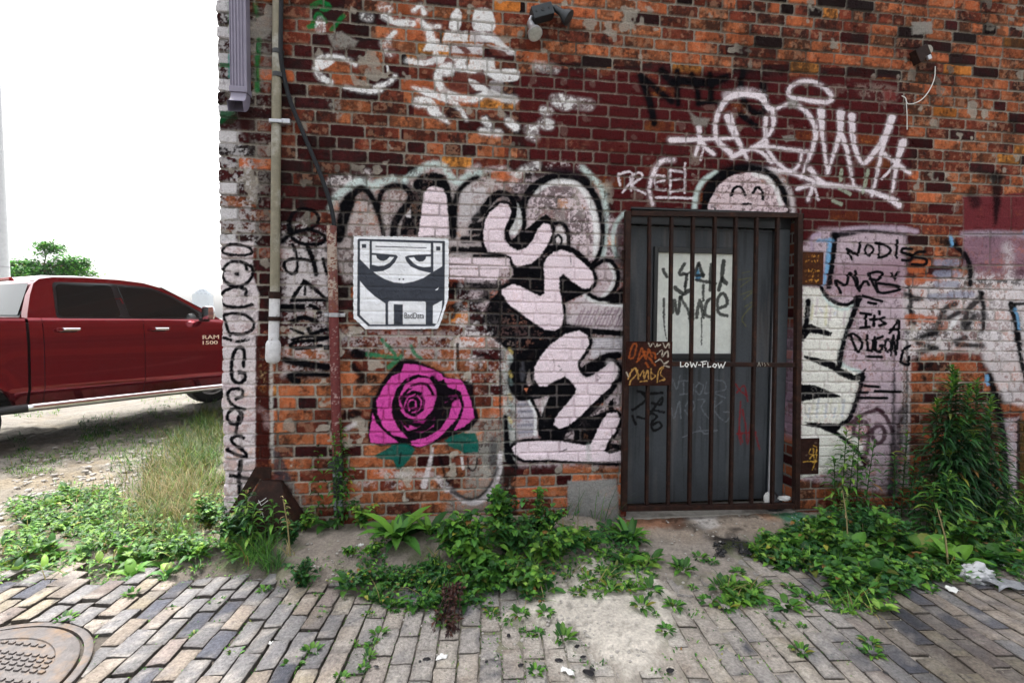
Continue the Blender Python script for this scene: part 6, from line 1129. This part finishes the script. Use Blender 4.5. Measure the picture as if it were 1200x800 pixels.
plant("tall_weed", 1006, 606, "slim weed under the painted loops, thin top against white letters", clump([(.72, .0, .02, -.02, -.02), (.55, .05, 0, .06, -.04)], .085, GREENS[1:4], 70), group=TG_)
plant("tall_weed", 1056, 606, "sparse feathery weed in front of the dark crack in the wall", clump([(.62, 0, 0, .02, -.02), (.5, .06, .0, .06, -.02), (.46, -.06, .0, -.04, -.02), (.4, .1, 0, .1, -.04)], .07, DARKG, 80), group=TG_)
plant("tall_weed", 1078, 622, "mid-height weed between the dark crack and the tallest clump", clump([(.36, 0, 0, .0, -.03), (.28, .05, .0, .03, -.02)], .08, DARKG, 80), group=TG_)
plant("tall_weed", 1176, 626, "low fresh green weed with long pointed leaves below the boarded opening", clump([(.34, 0, 0, .03, -.04), (.28, .06, .0, .06, -.02), (.24, -.05, .0, -.05, -.04)], .11, GREENS, 80), group=TG_)
plant("tall_weed", 1194, 622, "low narrow-leaved weed at the very edge beyond the boarded opening", clump([(.36, 0, 0, .05, -.05), (.3, .06, .0, .1, -.02)], .12, GREENS, 80), group=TG_)
plant("climbing_weed", 404, 606, "tall wispy weed climbing close beside the red pipe", clump([(.68, .0, .02, .03, 0), (.60, .05, .02, .05, 0), (.5, -.04, .02, .0, 0)], .055, GREENS[1:4], 95), group=TG_)
plant("climbing_weed", 376, 606, "thin wispy weed on bare bricks between the guard and the red pipe", clump([(.52, .0, .03, .0, 0)], .05, GREENS[1:4], 80), group=TG_)
# broad leaves
DG = "broad-leaved docks by the wall"
def dock(n, L, w, pal=GREENS[:4], el=(.5, 1.25)):
    return lambda a, b: rosette(a, n, L, w, pal, el)
for px, py, n, L, w, lab in ((466, 634, 26, .25, .075, "big dock with long crinkled leaves under the pink rose"), (386, 618, 7, .15, .06, "small dock with round leaves at the foot of the red pipe"), (504, 626, 12, .2, .06, "dock with upright leaves beside the big one under the rose"),
        (738, 634, 30, .17, .04, "dense long-leaved dock at the lower corner of the gate"), (690, 642, 14, .16, .07, "light green dock in front of the grey cement patch"), (668, 628, 12, .14, .03, "narrow upright dock left of the cement patch"),
        (1082, 652, 14, .19, .09, "pale broad-leaved dock below the tallest weeds"), (1118, 664, 14, .18, .08, "dock with floppy leaves behind the white bag"), (1020, 676, 14, .15, .08, "dock with glossy round leaves in the right-hand green bank"), (1060, 650, 9, .16, .04, "dock with spiky leaves beside the dry stalk"),
        (1160, 660, 14, .17, .07, "yellow-green dock further along beside the white bag"), (1190, 656, 14, .13, .05, "dock at the end of the green bank past the white bag"), (1000, 648, 14, .15, .075, "heart-leaved dock under the slim weeds"), (930, 642, 12, .14, .075, "heart-leaved dock next to the concrete door step"), (300, 628, 10, .16, .03, "drooping dock in front of the steel guard")):
    random.seed(int(px * 7 + py)); plant("dock", px, py, lab, dock(n, L, w), group=DG)
# leafy clumps between wall and paving
BG = "leafy weed clumps spilling onto the paving"
for px, py, h, sp, ns, L, w, pal, lab in (
    (545, 650, .20, .20, 26, .068, .040, GREENS[:4], "tallest leafy clump under the rose's right leaf"), (600, 648, .17, .20, 26, .056, .034, GREENS[1:4] + DARKG[:1], "leafy clump in front of the dark flaking pier"), (640, 655, .15, .18, 22, .055, .04, GREENS, "leafy clump beside the grey cement patch"),
    (570, 686, .12, .18, 26, .05, .034, GREENS[1:4], "leafy clump right above the dead brown plant"), (620, 690, .10, .17, 24, .045, .034, GREENS, "leafy clump bordering the pale sand"), (515, 684, .085, .16, 34, .026, .024, DARKG + GREENS[1:3], "dark clover-like mound left of the dead brown plant"),
    (470, 686, .075, .15, 32, .024, .022, DARKG + GREENS[1:3], "clover-like mound in the middle of the row"), (428, 684, .07, .12, 26, .024, .022, DARKG + GREENS[1:2], "clover-like mound nearest the dirt patch"), (355, 688, .12, .10, 26, .030, .020, DARKG, "round dark green mound on the corner of the paving"),
    (640, 625, .16, .14, 18, .045, .03, DARKG + GREENS[:2], "shaded leafy clump against the orange bricks"), (590, 620, .20, .14, 20, .05, .034, DARKG, "shaded leafy clump covering the pier foot"), (560, 668, .17, .2, 22, .075, .045, GREENS[:3], "leafy clump with the widest leaves in the middle"),
    (960, 640, .13, .14, 24, .045, .036, GREENS, "leafy clump on the teal stained step corner"), (905, 645, .09, .12, 18, .045, .034, GREENS, "low leafy clump beside the black mulch"), (1000, 660, .12, .14, 26, .045, .036, GREENS[:4], "leafy clump under the lower mounting plate"), (985, 690, .11, .14, 24, .05, .04, GREENS[:4], "leafy clump farthest out on the paving below the gate's end"), (1040, 640, .18, .16, 24, .045, .03, DARKG + GREENS[:2], "shaded leafy clump below the dark crack"),
    (1100, 680, .08, .12, 20, .04, .03, GREENS, "low leafy clump touching the white bag"), (1150, 640, .16, .16, 24, .045, .03, DARKG + GREENS[:2], "shaded clump under the second tallest weed"), (1050, 675, .07, .08, 14, .04, .032, GREENS, "small leafy clump on the slate paving, alone"),
    (268, 640, .22, .14, 26, .04, .026, DARKG + GREENS[:2], "leafy clump hiding the foot of the white corner"), (246, 622, .24, .16, 26, .04, .026, GREENS, "leafy clump on the lot side of the white corner"), (340, 640, .14, .10, 16, .035, .022, DARKG, "shaded clump at the front edge of the steel guard")):
    plant("leafy_weed", px, py, lab, (lambda h, sp, ns, L, w, pal: (lambda a, b: bushy(a, h, sp, ns, L, w, pal, 15, b)))(h, sp, ns, L, w, pal), group=BG)
# grass tufts
GG = "grass tufts at the corner"
for px, py, n, h, r, pal, lab in ((300, 655, 110, .28, .07, GREENS[:4], "long arching grass tuft in front of the steel guard"), (318, 664, 80, .22, .05, GREENS[1:4], "shorter grass tuft right of the arching one"), (236, 600, 120, .30, .10, GREENS + DRY[:1], "grass tuft leaning on the white corner"), (205, 590, 110, .26, .10, DRY + GREENS[:2], "straw-coloured grass tuft on the lot bank"), (214, 560, 90, .28, .10, GREENS[:1] + GREENS[4:] + DRY[:1], "green tuft behind the straw-coloured one"), (246, 545, 100, .3, .12, GREENS, "green tuft beside the corner, far side"), (180, 610, 80, .2, .10, DRY + GREENS, "short mixed tuft on the lot bank edge"), (236, 500, 100, .34, .15, GREENS, "farthest green tuft before the truck's front"), (250, 570, 100, .3, .1, DRY[1:2] + GREENS, "yellowing tuft against the white corner")):
    plant("grass_tuft", px, py, lab, (lambda n, h, r, pal: (lambda a, b: grass(a, n, h, r, pal)))(n, h, r, pal), "grass", GG)
def spiky(a, b): clump([(.34, 0, 0, .0, 0), (.28, .05, .0, .08, 0), (.26, -.05, .02, -.08, 0), (.22, .02, -.05, 0, -.1)], .085, GREENS + DARKG, 100)(a, b)
for px, py, h, sp, ns, L, w, lab in ((358, 622, .13, .10, 12, .04, .02, "low leafy clump at the foot of the guard toward the red pipe"), (424, 618, .14, .10, 12, .05, .03, "leafy clump between the red pipe and the big dock"), (408, 650, .05, .07, 8, .03, .018, "small flat clump on the bare dirt below the red pipe"), (440, 650, .08, .09, 10, .035, .022, "flat clump below the big dock's outer leaves")):
    plant("leafy_weed", px, py, lab, (lambda h, sp, ns, L, w: (lambda a, b: bushy(a, h, sp, ns, L, w, GREENS, 11, b)))(h, sp, ns, L, w), group=BG)
plant("leafy_weed", 290, 640, "spiky pointed-leaf weed overlapping the steel guard's lower edge", spiky, group=BG)
plant("leafy_weed", 320, 636, "fresh sprouting weed rising across the steel guard", lambda a, b: clump([(.26, 0, 0, 0, 0)], .07, GREENS, 90)(a, b), group=BG)
plant("leafy_weed", 270, 652, "short sprout at the edge of the paving by the corner", lambda a, b: bushy(a, .14, .04, 5, .045, .014, GREENS, 14, b), group=BG)
for px, py, lab in ((212, 655, "upright sprout on the edge of the lot's paving"), (190, 660, "wider sprout cluster beside the upright one")):
    plant("leafy_weed", px, py, lab, lambda a, b: bushy(a, .13, .07, 9, .05, .016, GREENS, 12, b), group=BG)
for px, py, h, L, w, lab in ((585, 628, .30, .075, .045, "upright broad-leaved weed rising out of the middle clumps"), (630, 622, .26, .05, .03, "upright small-leaved weed just right of the dark pier"), (528, 650, .22, .08, .05, "sprawling broad-leaved weed beside the big dock"), (1036, 650, .26, .07, .045, "upright broad-leaved weed below the dark crack"), (1128, 650, .24, .08, .05, "broad-leaved weed between tall clump and white bag"), (964, 632, .2, .06, .045, "broad-leaved weed over the teal stain")):
    plant("leafy_weed", px, py, lab, (lambda h, L, w: (lambda a, b: bushy(a, h, .09, 7, L, w, GREENS[:4], 11, b)))(h, L, w), group=BG)
plant("grass_tuft", 700, 606, "thin grass blades standing against the grey cement patch", lambda a, b: grass(a, 26, .34, .10, GREENS[1:4], .005, (.2, .9)), "grass", GG)
plant("grass_tuft", 672, 604, "thin grass blades at the edge of the orange bricks and cement", lambda a, b: grass(a, 18, .26, .06, GREENS[1:4], .005, (.2, .9)), "grass", GG)
# dry stalks
def stalk(a, b):
    b.stem([(0, 0, 0), (.02, 0, .18), (.06, 0, .34)], .006, DRY[2]); grass(a, 10, .12, .03, DRY)
    for i in range(14): a.leaf((.02 + .04 * i / 14, 0, .16 + .2 * i / 14), U_(0, 6.28), .5, .04, .008, 1.5, pal=DRY + GREENS[4:], shape='la')
plant("dry_stalk", 994, 640, "dry pale stalk leaning between the slim weeds", stalk, group=None)
plant("dry_stalk", 1112, 668, "pale seeding stalk rising from the docks behind the bag", stalk); plant("dry_stalk", 340, 650, "bent straw stalk beside the steel guard", stalk)
# dead brown plant hanging over the paving
def dead(a, b):
    DB = [srgb(62, 34, 30, .8), srgb(44, 24, 24, .8), srgb(84, 50, 38, .8)]
    for q_ in range(11):
        x0 = U_(-.05, .05); x1 = x0 * .8 + U_(-.05, .04); L = U_(.10, .24); P = [(x0, .05, .10), (x0 + (x1 - x0) * .4, -.02, .07), (x1, -L * .6, .03), (x1 + U_(-.02, .02), -L, .014)]; b.stem(P, .0035, DB[q_ % 3])
        for i in range(26):
            t = U_(.1, 1) * 2.99; k = int(t); f = t - k; p = [P[k][j] * (1 - f) + P[k + 1][j] * f for j in range(3)]; a.leaf((p[0] + U_(-.008, .008), p[1], p[2] + U_(-.004, .01)), U_(0, 6.28), U_(-.6, .9), U_(.015, .04), U_(.006, .014), U_(.5, 2), col=random.choice(DB), n=2, shape='ov', twist=U_(-.8, .8))
rt_ = plant("dead_weed", 528, 712, "withered dark brown weed lying down over the paving bricks", dead); rt_.rotation_euler.z = 0
# sprigs in the joints
SG = "small sprigs in the paving joints"
def sprig(a, k=1.0): rosette(a, random.randint(14, 24), .036 * k, .015 * k, GREENS[:4], (.1, 1.3), (.3, 1.2), r0=.014 * k)
spr = [(80, 685), (118, 690), (20, 655), (45, 660), (10, 690), (130, 705), (76, 728), (14, 720), (40, 720), (228, 745), (220, 790), (270, 770), (276, 768), (255, 708), (290, 686), (310, 694), (330, 710), (345, 712), (372, 700), (376, 722), (366, 765), (378, 715), (436, 722), (430, 722), (444, 746), (415, 757), (435, 758), (432, 772), (426, 785), (400, 798), (338, 794), (344, 782), (480, 720), (462, 714), (500, 712), (555, 712), (565, 705), (575, 720), (610, 722), (622, 746), (630, 744), (660, 750), (612, 740), (628, 789), (690, 680), (705, 672), (720, 668), (706, 655), (735, 655), (755, 660), (740, 690), (715, 690), (762, 694), (790, 712), (780, 740), (800, 668), (795, 664), (768, 722), (752, 712), (820, 655), (812, 690), (830, 706), (845, 690), (835, 660), (860, 690), (850, 712), (872, 706), (880, 700), (866, 672), (890, 655), (900, 684), (915, 668), (925, 690), (922, 712), (946, 716), (940, 700), (912, 735), (955, 705), (940, 735), (938, 765), (1022, 768), (1000, 700), (1020, 712), (1040, 700), (995, 716), (1060, 680), (1020, 755), (1088, 695), (1092, 690), (1030, 696), (1160, 685), (1185, 690), (1196, 678), (676, 696), (640, 720), (700, 700), (596, 730), (520, 730), (200, 716), (190, 680), (166, 690), (150, 668), (100, 668), (60, 690), (155, 700), (300, 720), (250, 690), (230, 668)]
protos = []
for k in range(7):
    f_ = Fol(); sprig(f_, (.8, 1, 1.15, 1.3, .9, 1.1, 1.5)[k]); protos.append(f_.build("sprig_weed"))
for i, (px, py) in enumerate(spr):
    o = protos[i % 7] if i < 7 else link(protos[i % 7].copy()); x, y, z = on(px, py); o.location = (x, y, z + .004); o.rotation_euler.z = U_(0, 6.28)
    k = U_(.6, 1.2) * (1.25 if 620 < px < 960 and py < 715 else .85); o.scale = (k, k, k * U_(.7, 1.1)); tag(o, "small green sprig growing from a joint between the paving bricks", "weed", SG)
# ground cover nobody could count
def inpoly(poly, n, rs):
    P = np.array(poly, float); out = []
    while len(out) < n:
        q_ = np.stack([rs.uniform(P[:, 0].min(), P[:, 0].max(), 800), rs.uniform(P[:, 1].min(), P[:, 1].max(), 800)], -1)
        d = Canvas.sdf(P, q_[:, 0], q_[:, 1]) + (vn(q_[:, 0], q_[:, 1], 26, 5) - .5) * 34 + (vn(q_[:, 0], q_[:, 1], 8, 9) - .5) * 12; out += [tuple(a) for a in q_[d < 0]]
    return out[:n]
rs = np.random.default_rng(5)
gc = Fol()
def cover(poly, n, L, w, pal, hmax=.03, el=(0, .9)):
    for px, py in inpoly(poly, n, rs):
        x, y, z = on(px, py); 
        if x > UC - .02 and y > -.02: continue
        if random.random() < .05 * (L / .03): rosette(gc, random.randint(5, 9), U_(.06, .12), U_(.03, .055), pal, (.3, 1.2), (.5, 1.4), c=(x, y, z)); continue
        if random.random() < .06:
            for k in range(6): gc.leaf((x, y, z), U_(0, 6.28), U_(.7, 1.4), U_(.08, .18), .006, U_(.6, 1.6), n=3, shape='bl', pal=GREENS + DRY[:2], fold=.1)
            continue
        for k in range(3): gc.leaf((x + U_(-.012, .012), y + U_(-.012, .012), z + U_(0, hmax)), U_(0, 6.28), U_(*el), L * U_(.6, 1.2), w * U_(.6, 1.2), U_(.3, 1.0), n=2, pal=pal, twist=U_(-.4, .4))
cover([(20, 600), (60, 585), (130, 575), (165, 600), (200, 630), (280, 645), (200, 655), (120, 650), (60, 640), (10, 660)], 1250, .042, .022, GREENS, .07)
cover([(0, 650), (40, 640), (150, 640), (200, 650), (190, 670), (140, 680), (60, 690), (0, 690)], 420, .026, .014, GREENS, .025)
cover([(400, 690), (430, 665), (640, 640), (690, 660), (650, 700), (560, 715), (450, 710)], 520, .03, .02, GREENS[:4] + DARKG[:2], .05)
cover([(500, 620), (730, 612), (760, 640), (690, 650), (520, 655)], 260, .035, .022, DARKG + GREENS[1:3], .06)
cover([(890, 640), (950, 622), (1010, 615), (1200, 625), (1200, 672), (1080, 680), (1020, 710), (960, 680), (900, 660)], 1050, .048, .034, GREENS[:4] + DARKG, .06)
cover([(960, 612), (1200, 606), (1200, 630), (960, 634)], 700, .04, .024, DARKG, .12)
cover([(830, 685), (860, 672), (905, 690), (915, 705), (880, 716), (840, 705)], 110, .035, .022, GREENS, .02); cover([(880, 645), (925, 640), (920, 665), (890, 660)], 90, .04, .026, GREENS, .03); cover([(680, 650), (770, 655), (760, 690), (690, 700)], 90, .035, .022, GREENS, .03); cover([(975, 690), (1050, 705), (1040, 718), (985, 722)], 80, .03, .02, GREENS, .02)
tag(gc.build("ground_cover"), kind='stuff')
gr_ = Fol()
def lawn(poly, n, h, pal, w=.004):
    for px, py in inpoly(poly, n, rs):
        x, y, z = on(px, py)
        if x > UC - .03 and y > -.02: continue
        for k in range(3): gr_.leaf((x + U_(-.02, .02), y + U_(-.02, .02), z), U_(0, 6.28), U_(.8, 1.5), h * U_(.5, 1.2), w, U_(.4, 1.6), n=3, shape='bl', pal=pal, fold=.1)
YG = [srgb(118, 138, 62, .72), srgb(96, 128, 54, .72), srgb(74, 112, 46, .72), srgb(58, 96, 42, .7), srgb(150, 146, 88, .72)]
lawn([(150, 570), (200, 530), (258, 490), (262, 620), (200, 640), (150, 625)], 1100, .17, YG + DRY[:1], .006); lawn([(170, 560), (225, 540), (250, 590), (210, 620), (165, 600)], 420, .24, DRY + YG[:1], .0045); lawn([(200, 520), (258, 480), (262, 560), (215, 560)], 500, .28, YG, .006); lawn([(90, 590), (190, 500), (258, 470), (262, 640), (120, 640)], 420, .16, YG + DRY + GREENS[:2], .006)
cover([(170, 600), (215, 560), (258, 520), (262, 640), (180, 640)], 700, .042, .018, GREENS, .18)
lawn([(120, 490), (200, 470), (258, 456), (258, 500), (180, 520)], 260, .10, GREENS + DRY[:1], .006); lawn([(0, 530), (60, 520), (130, 500), (200, 500), (180, 540), (100, 545), (60, 560), (0, 560)], 700, .07, GREENS, .006); cover([(0, 520), (60, 515), (200, 480), (240, 490), (180, 540), (60, 560), (0, 570)], 260, .04, .018, GREENS, .03); lawn([(0, 515), (110, 500), (200, 475), (130, 512), (20, 530)], 160, .08, DARKG, .007); lawn([(10, 480), (60, 476), (70, 486), (20, 490)], 60, .08, GREENS, .008); lawn([(20, 575), (80, 560), (160, 590), (80, 600)], 120, .05, GREENS, .005)
for px, py in inpoly([(0, 660), (280, 640), (620, 700), (1000, 700), (1000, 800), (0, 800)], 700, rs):
    x, y, z = on(px, py)
    if x > UC and sand[min(np.searchsorted(gy, y), len(gy) - 1), min(np.searchsorted(gx, x), len(gx) - 1)] > .25: continue
    for k in range(5): gr_.leaf((x + U_(-.02, .02), y + U_(-.02, .02), z - .002), U_(0, 6.28), U_(.2, 1.2), U_(.012, .026), .008, .6, n=2, pal=GREENS[:4])
lawn([(1080, 660), (1130, 655), (1125, 680), (1090, 684)], 120, .07, GREENS[:3])
lawn([(238, 468), (258, 450), (258, 470)], 60, .2, GREENS, .012)
tag(gr_.build("grass"), kind='stuff')
# tree beyond the truck
tp_ = c2w(-23.3, 23.5); tree = empty("tree", (tp_[0], tp_[1], -.1), 0, "leafy green tree rising behind the red truck's roof", "tree")
b = MB(); b.tube([(0, 0, 0), (.1, 0, 1.2), (.0, .1, 2.4)], .2, 10, True, [.24, .18, .13])
random.seed(21); tips = [Vector((x, -.3, z)) for x, z in ((-1.6, 3.2), (-.9, 3.6), (-.3, 3.5), (.2, 3.9), (.5, 3.3), (1.1, 3.6), (1.5, 3.9))]
for i in range(11):
    az = i * 2.4; L = U_(.5, 1.5); e = Vector((math.cos(az) * L, math.sin(az) * L, 2.5 + U_(.2, 1.6))); s0 = Vector((0, .1, 1.5 + .08 * i)); b.tube([s0, s0.lerp(e, .5) + Vector((0, 0, .2)), e], .05, 6, True, [.07, .045, .015]); tips.append(e)
tips.append(Vector((1.75, -.4, 4.1))); tips.append(Vector((2.0, -.5, 4.15))); tips.append(Vector((1.7, .1, 3.6))); tips.append(Vector((.7, -.3, 4.75)))
for e in tips[-4:]: b.tube([(0, .1, 1.9), e * .6 + Vector((0, 0, .9)), e], .04, 6, True, [.06, .04, .012])
b.build("trunk", M['bark'], tree, True); f_ = Fol()
for e in tips:
    for k in range(7):
        cx_ = e + Vector((U_(-.5, .5), U_(-.5, .5), U_(-.30, .28)))
        for q_ in range(95):
            d = Vector((random.gauss(0, .16), random.gauss(0, .16), random.gauss(0, .12))); f_.leaf(cx_ + d, U_(0, 6.28), U_(-.6, .6), U_(.11, .2), U_(.08, .13), .6, n=2, pal=[srgb(76, 150, 40, 1), srgb(58, 126, 36, 1), srgb(104, 172, 56, 1), srgb(44, 100, 34, .9)])
f_.build("crown", tree)
# ------------------------------------------------------------------ litter
def crumple(name, x, y, z, sx, sy, sz, m, label, cat, seed=1, parent=None, rz=0, amp=.35):
    b = MB(); bmesh.ops.create_icosphere(b.bm, subdivisions=5, radius=1)
    for v in b.bm.verts:
        p = np.array(v.co); d = 0
        for k, s in enumerate((1.6, 3.3, 6.1)):
            d += (abs(math.sin(p[0] * s * 2 + seed * 1.7 + p[1] * s) + math.sin(p[1] * s * 2.3 + seed + p[2] * s * 1.4) + math.sin(p[2] * s * 2 + p[0] * s * 1.1 + seed * 2.2)) / 3) * amp / (k * .8 + 1)
        v.co = Vector((p[0] * sx, p[1] * sy, max(-.7, p[2]) * sz)) * (.62 + d)
    o = b.build(name, m, parent, True, 180); o.location = (x, y, z + sz * .42); o.rotation_euler.z = rz
    return tag(o, label, cat) if label else o
x, y, z = on(1143, 680); bg_ = empty("plastic_bag", (x, y, z), 0, "crumpled white plastic bag lying on the paving with a torn grey flap", "bag")
o = crumple("bag_body", 0, 0, 0, .115, .07, .07, M['bag'], None, None, 3, bg_, .2)
x2, y2, z2 = on(1168, 686)
b = MB(); NX = 14; vs = []
for i in range(NX):
    for j in range(8):
        a, c_ = i / (NX - 1), j / 7; vs.append((x2 - x - .08 + a * .21 + .02 * math.sin(j), y2 - y - .07 + c_ * .10 - .03 * a, .012 + .025 * abs(math.sin(a * 7 + c_ * 3)) * (1 - a) + .015 * math.sin(c_ * 9 + a * 4) ** 2))
b.mesh(vs, [(i * 8 + j, (i + 1) * 8 + j, (i + 1) * 8 + j + 1, i * 8 + j + 1) for i in range(NX - 1) for j in range(7)]); o = b.build("flap", M['greybag'], bg_, True, 180); o.modifiers.new("s", 'SOLIDIFY').thickness = .0015
def scrap(px, py, w, h, label, m='white', rz=0.0, seed=1):
    x, y, z = on(px, py); b = MB(); n = 9; vs = []
    for i in range(n):
        for j in range(n):
            a, c_ = i / (n - 1) - .5, j / (n - 1) - .5; k = 1 + .16 * math.sin(seed * 3 + 2 * math.atan2(c_, a + 1e-6)) + .1 * math.sin(seed + 3 * math.atan2(c_, a + 1e-6)); vs.append((a * w * k, c_ * h * k, .012 + .006 * math.sin(seed + a * 9) * math.sin(seed * 2 + c_ * 8)))
    b.mesh(vs, [(i * n + j, (i + 1) * n + j, (i + 1) * n + j + 1, i * n + j + 1) for i in range(n - 1) for j in range(n - 1)]); o = b.build("paper_scrap", M[m], None, True, 180); o.location = (x, y, z + .003); o.rotation_euler.z = rz; o.modifiers.new("s", 'SOLIDIFY').thickness = .001
    tag(o, label, "litter", "pale scraps on the paving")
scrap(518, 773, .042, .026, "folded white scrap below the dead brown weed", seed=2); scrap(665, 790, .05, .024, "torn white scrap at the lower edge near the sand patch", rz=-.6, seed=3); scrap(1115, 693, .06, .05, "flattened white scrap on slate bricks beside the plastic bag", rz=.3, seed=4); scrap(1021, 678, .022, .04, "small white scrap beside the solitary leafy clump", rz=1, seed=5); scrap(1176, 665, .03, .015, "sliver of white scrap past the plastic bag", seed=6); scrap(317, 757, .016, .016, "tiny white scrap among the left paving bricks", seed=7); scrap(423, 641, .035, .02, "green glass-like scrap on the bare dirt by the pipe", rz=.4, seed=8)
# black bag with white paper stuck behind the gate
xg, zg = Wl(907, 580, -.03); tb_ = empty("rubbish_bag", (xg, .03, OZ0 + .03), 0, "black rubbish bag with white paper wedged behind the gate bars", "bag")
crumple("bag_body", 0, 0, -.02, .075, .045, .095, M['darkbag'], None, None, 5, tb_); crumple("paper", -.078, -.03, .055, .024, .02, .06, M['white'], None, None, 8, tb_, .4); crumple("paper", .055, -.03, .075, .05, .025, .02, M['white'], None, None, 9, tb_, -.3)
# oil spots and stone chips
x_ = Fol()
def stone_mesh(r, seed):
    b = MB(); bmesh.ops.create_icosphere(b.bm, subdivisions=2, radius=1)
    for v in b.bm.verts: v.co = Vector((v.co.x * r * 1.3, v.co.y * r, v.co.z * r * .6)) * (.75 + .5 * float(h2(round(v.co.x * 7), round(v.co.y * 7 + v.co.z * 3), seed)))
    me = bpy.data.meshes.new("stone"); b.bm.to_mesh(me); b.bm.free(); me.materials.append(M['stonechip']); return me
sm_ = [stone_mesh(1, s) for s in range(4)]
def gravel(name, pts, rmin, rmax, m):
    V_, F_ = [], []; k = 0
    for px, py in pts:
        x, y, z = on(px, py)
        if x > UC - .02 and y > -.02: continue
        me = sm_[random.randrange(4)]; co = np.array([v.co for v in me.vertices]); r = rmin + (rmax - rmin) * random.random() ** 3; a = U_(0, 6.28); R_ = np.array([[math.cos(a), -math.sin(a), 0], [math.sin(a), math.cos(a), 0], [0, 0, 1]])
        V_.append(co @ R_.T * r + np.array([x, y, z + r * .15])); F_.append(np.array([list(p.vertices) for p in me.polygons]) + k); k += len(co)
    return tag(npmesh(name, np.concatenate(V_), None, m, None, None, False, np.concatenate(F_)), kind='stuff')
gp = inpoly([(470, 735), (560, 720), (620, 735), (720, 740), (760, 760), (700, 798), (560, 798), (500, 770)], 420, rs) + inpoly([(640, 715), (700, 715), (720, 750), (660, 760)], 90, rs) + inpoly([(960, 715), (1040, 705), (1060, 740), (1000, 740)], 60, rs) + inpoly([(340, 620), (440, 615), (470, 660), (380, 680)], 110, rs)
gp += inpoly([(600, 612), (740, 604), (960, 600), (960, 632), (740, 640), (600, 640)], 260, rs) + inpoly([(640, 640), (900, 640), (980, 720), (640, 760)], 260, rs)
gravel("gravel", gp, .0015, .008, M['stonechip'])
gravel("rubble", inpoly([(0, 540), (40, 515), (200, 490), (250, 480), (190, 560), (120, 590), (0, 640)], 1500, rs), .003, .024, M['stonechip'])
gravel("mulch", inpoly([(836, 634), (862, 628), (896, 640), (876, 654), (848, 650)], 260, rs), .003, .012, M['black'])
# oily spots: thin dried tar, each a small flat blob on the bricks
for i, (px, py, r) in enumerate(((676, 759, .015), (683, 773, .014), (655, 776, .018), (690, 792, .026), (694, 788, .014), (596, 748, .014), (666, 727, .016), (785, 789, .02), (500, 775, .018), (441, 785, .012), (1038, 791, .012), (492, 778, .010), (570, 778, .010), (610, 782, .014))):
    x, y, z = on(px, py); n = 18; b = MB(); r *= .75; b.mesh([(0, 0, .0165)] + [(math.cos(a) * r * (1 + .25 * math.sin(2 * a + i) + .12 * math.sin(3 * a + 2 * i)), math.sin(a) * r * (1 + .2 * math.sin(2 * a + i) + .1 * math.sin(5 * a + i)), .0125) for a in np.linspace(0, 2 * math.pi, n, endpoint=False)], [(0, 1 + k, 1 + (k + 1) % n) for k in range(n)])
    o = b.build("tar_spot", M['black'], None, True, 180); o.location = (x, y, -.002); tag(o, "small black tar spot stuck to the paving bricks near the sand", "stain", "black tar spots on the paving")
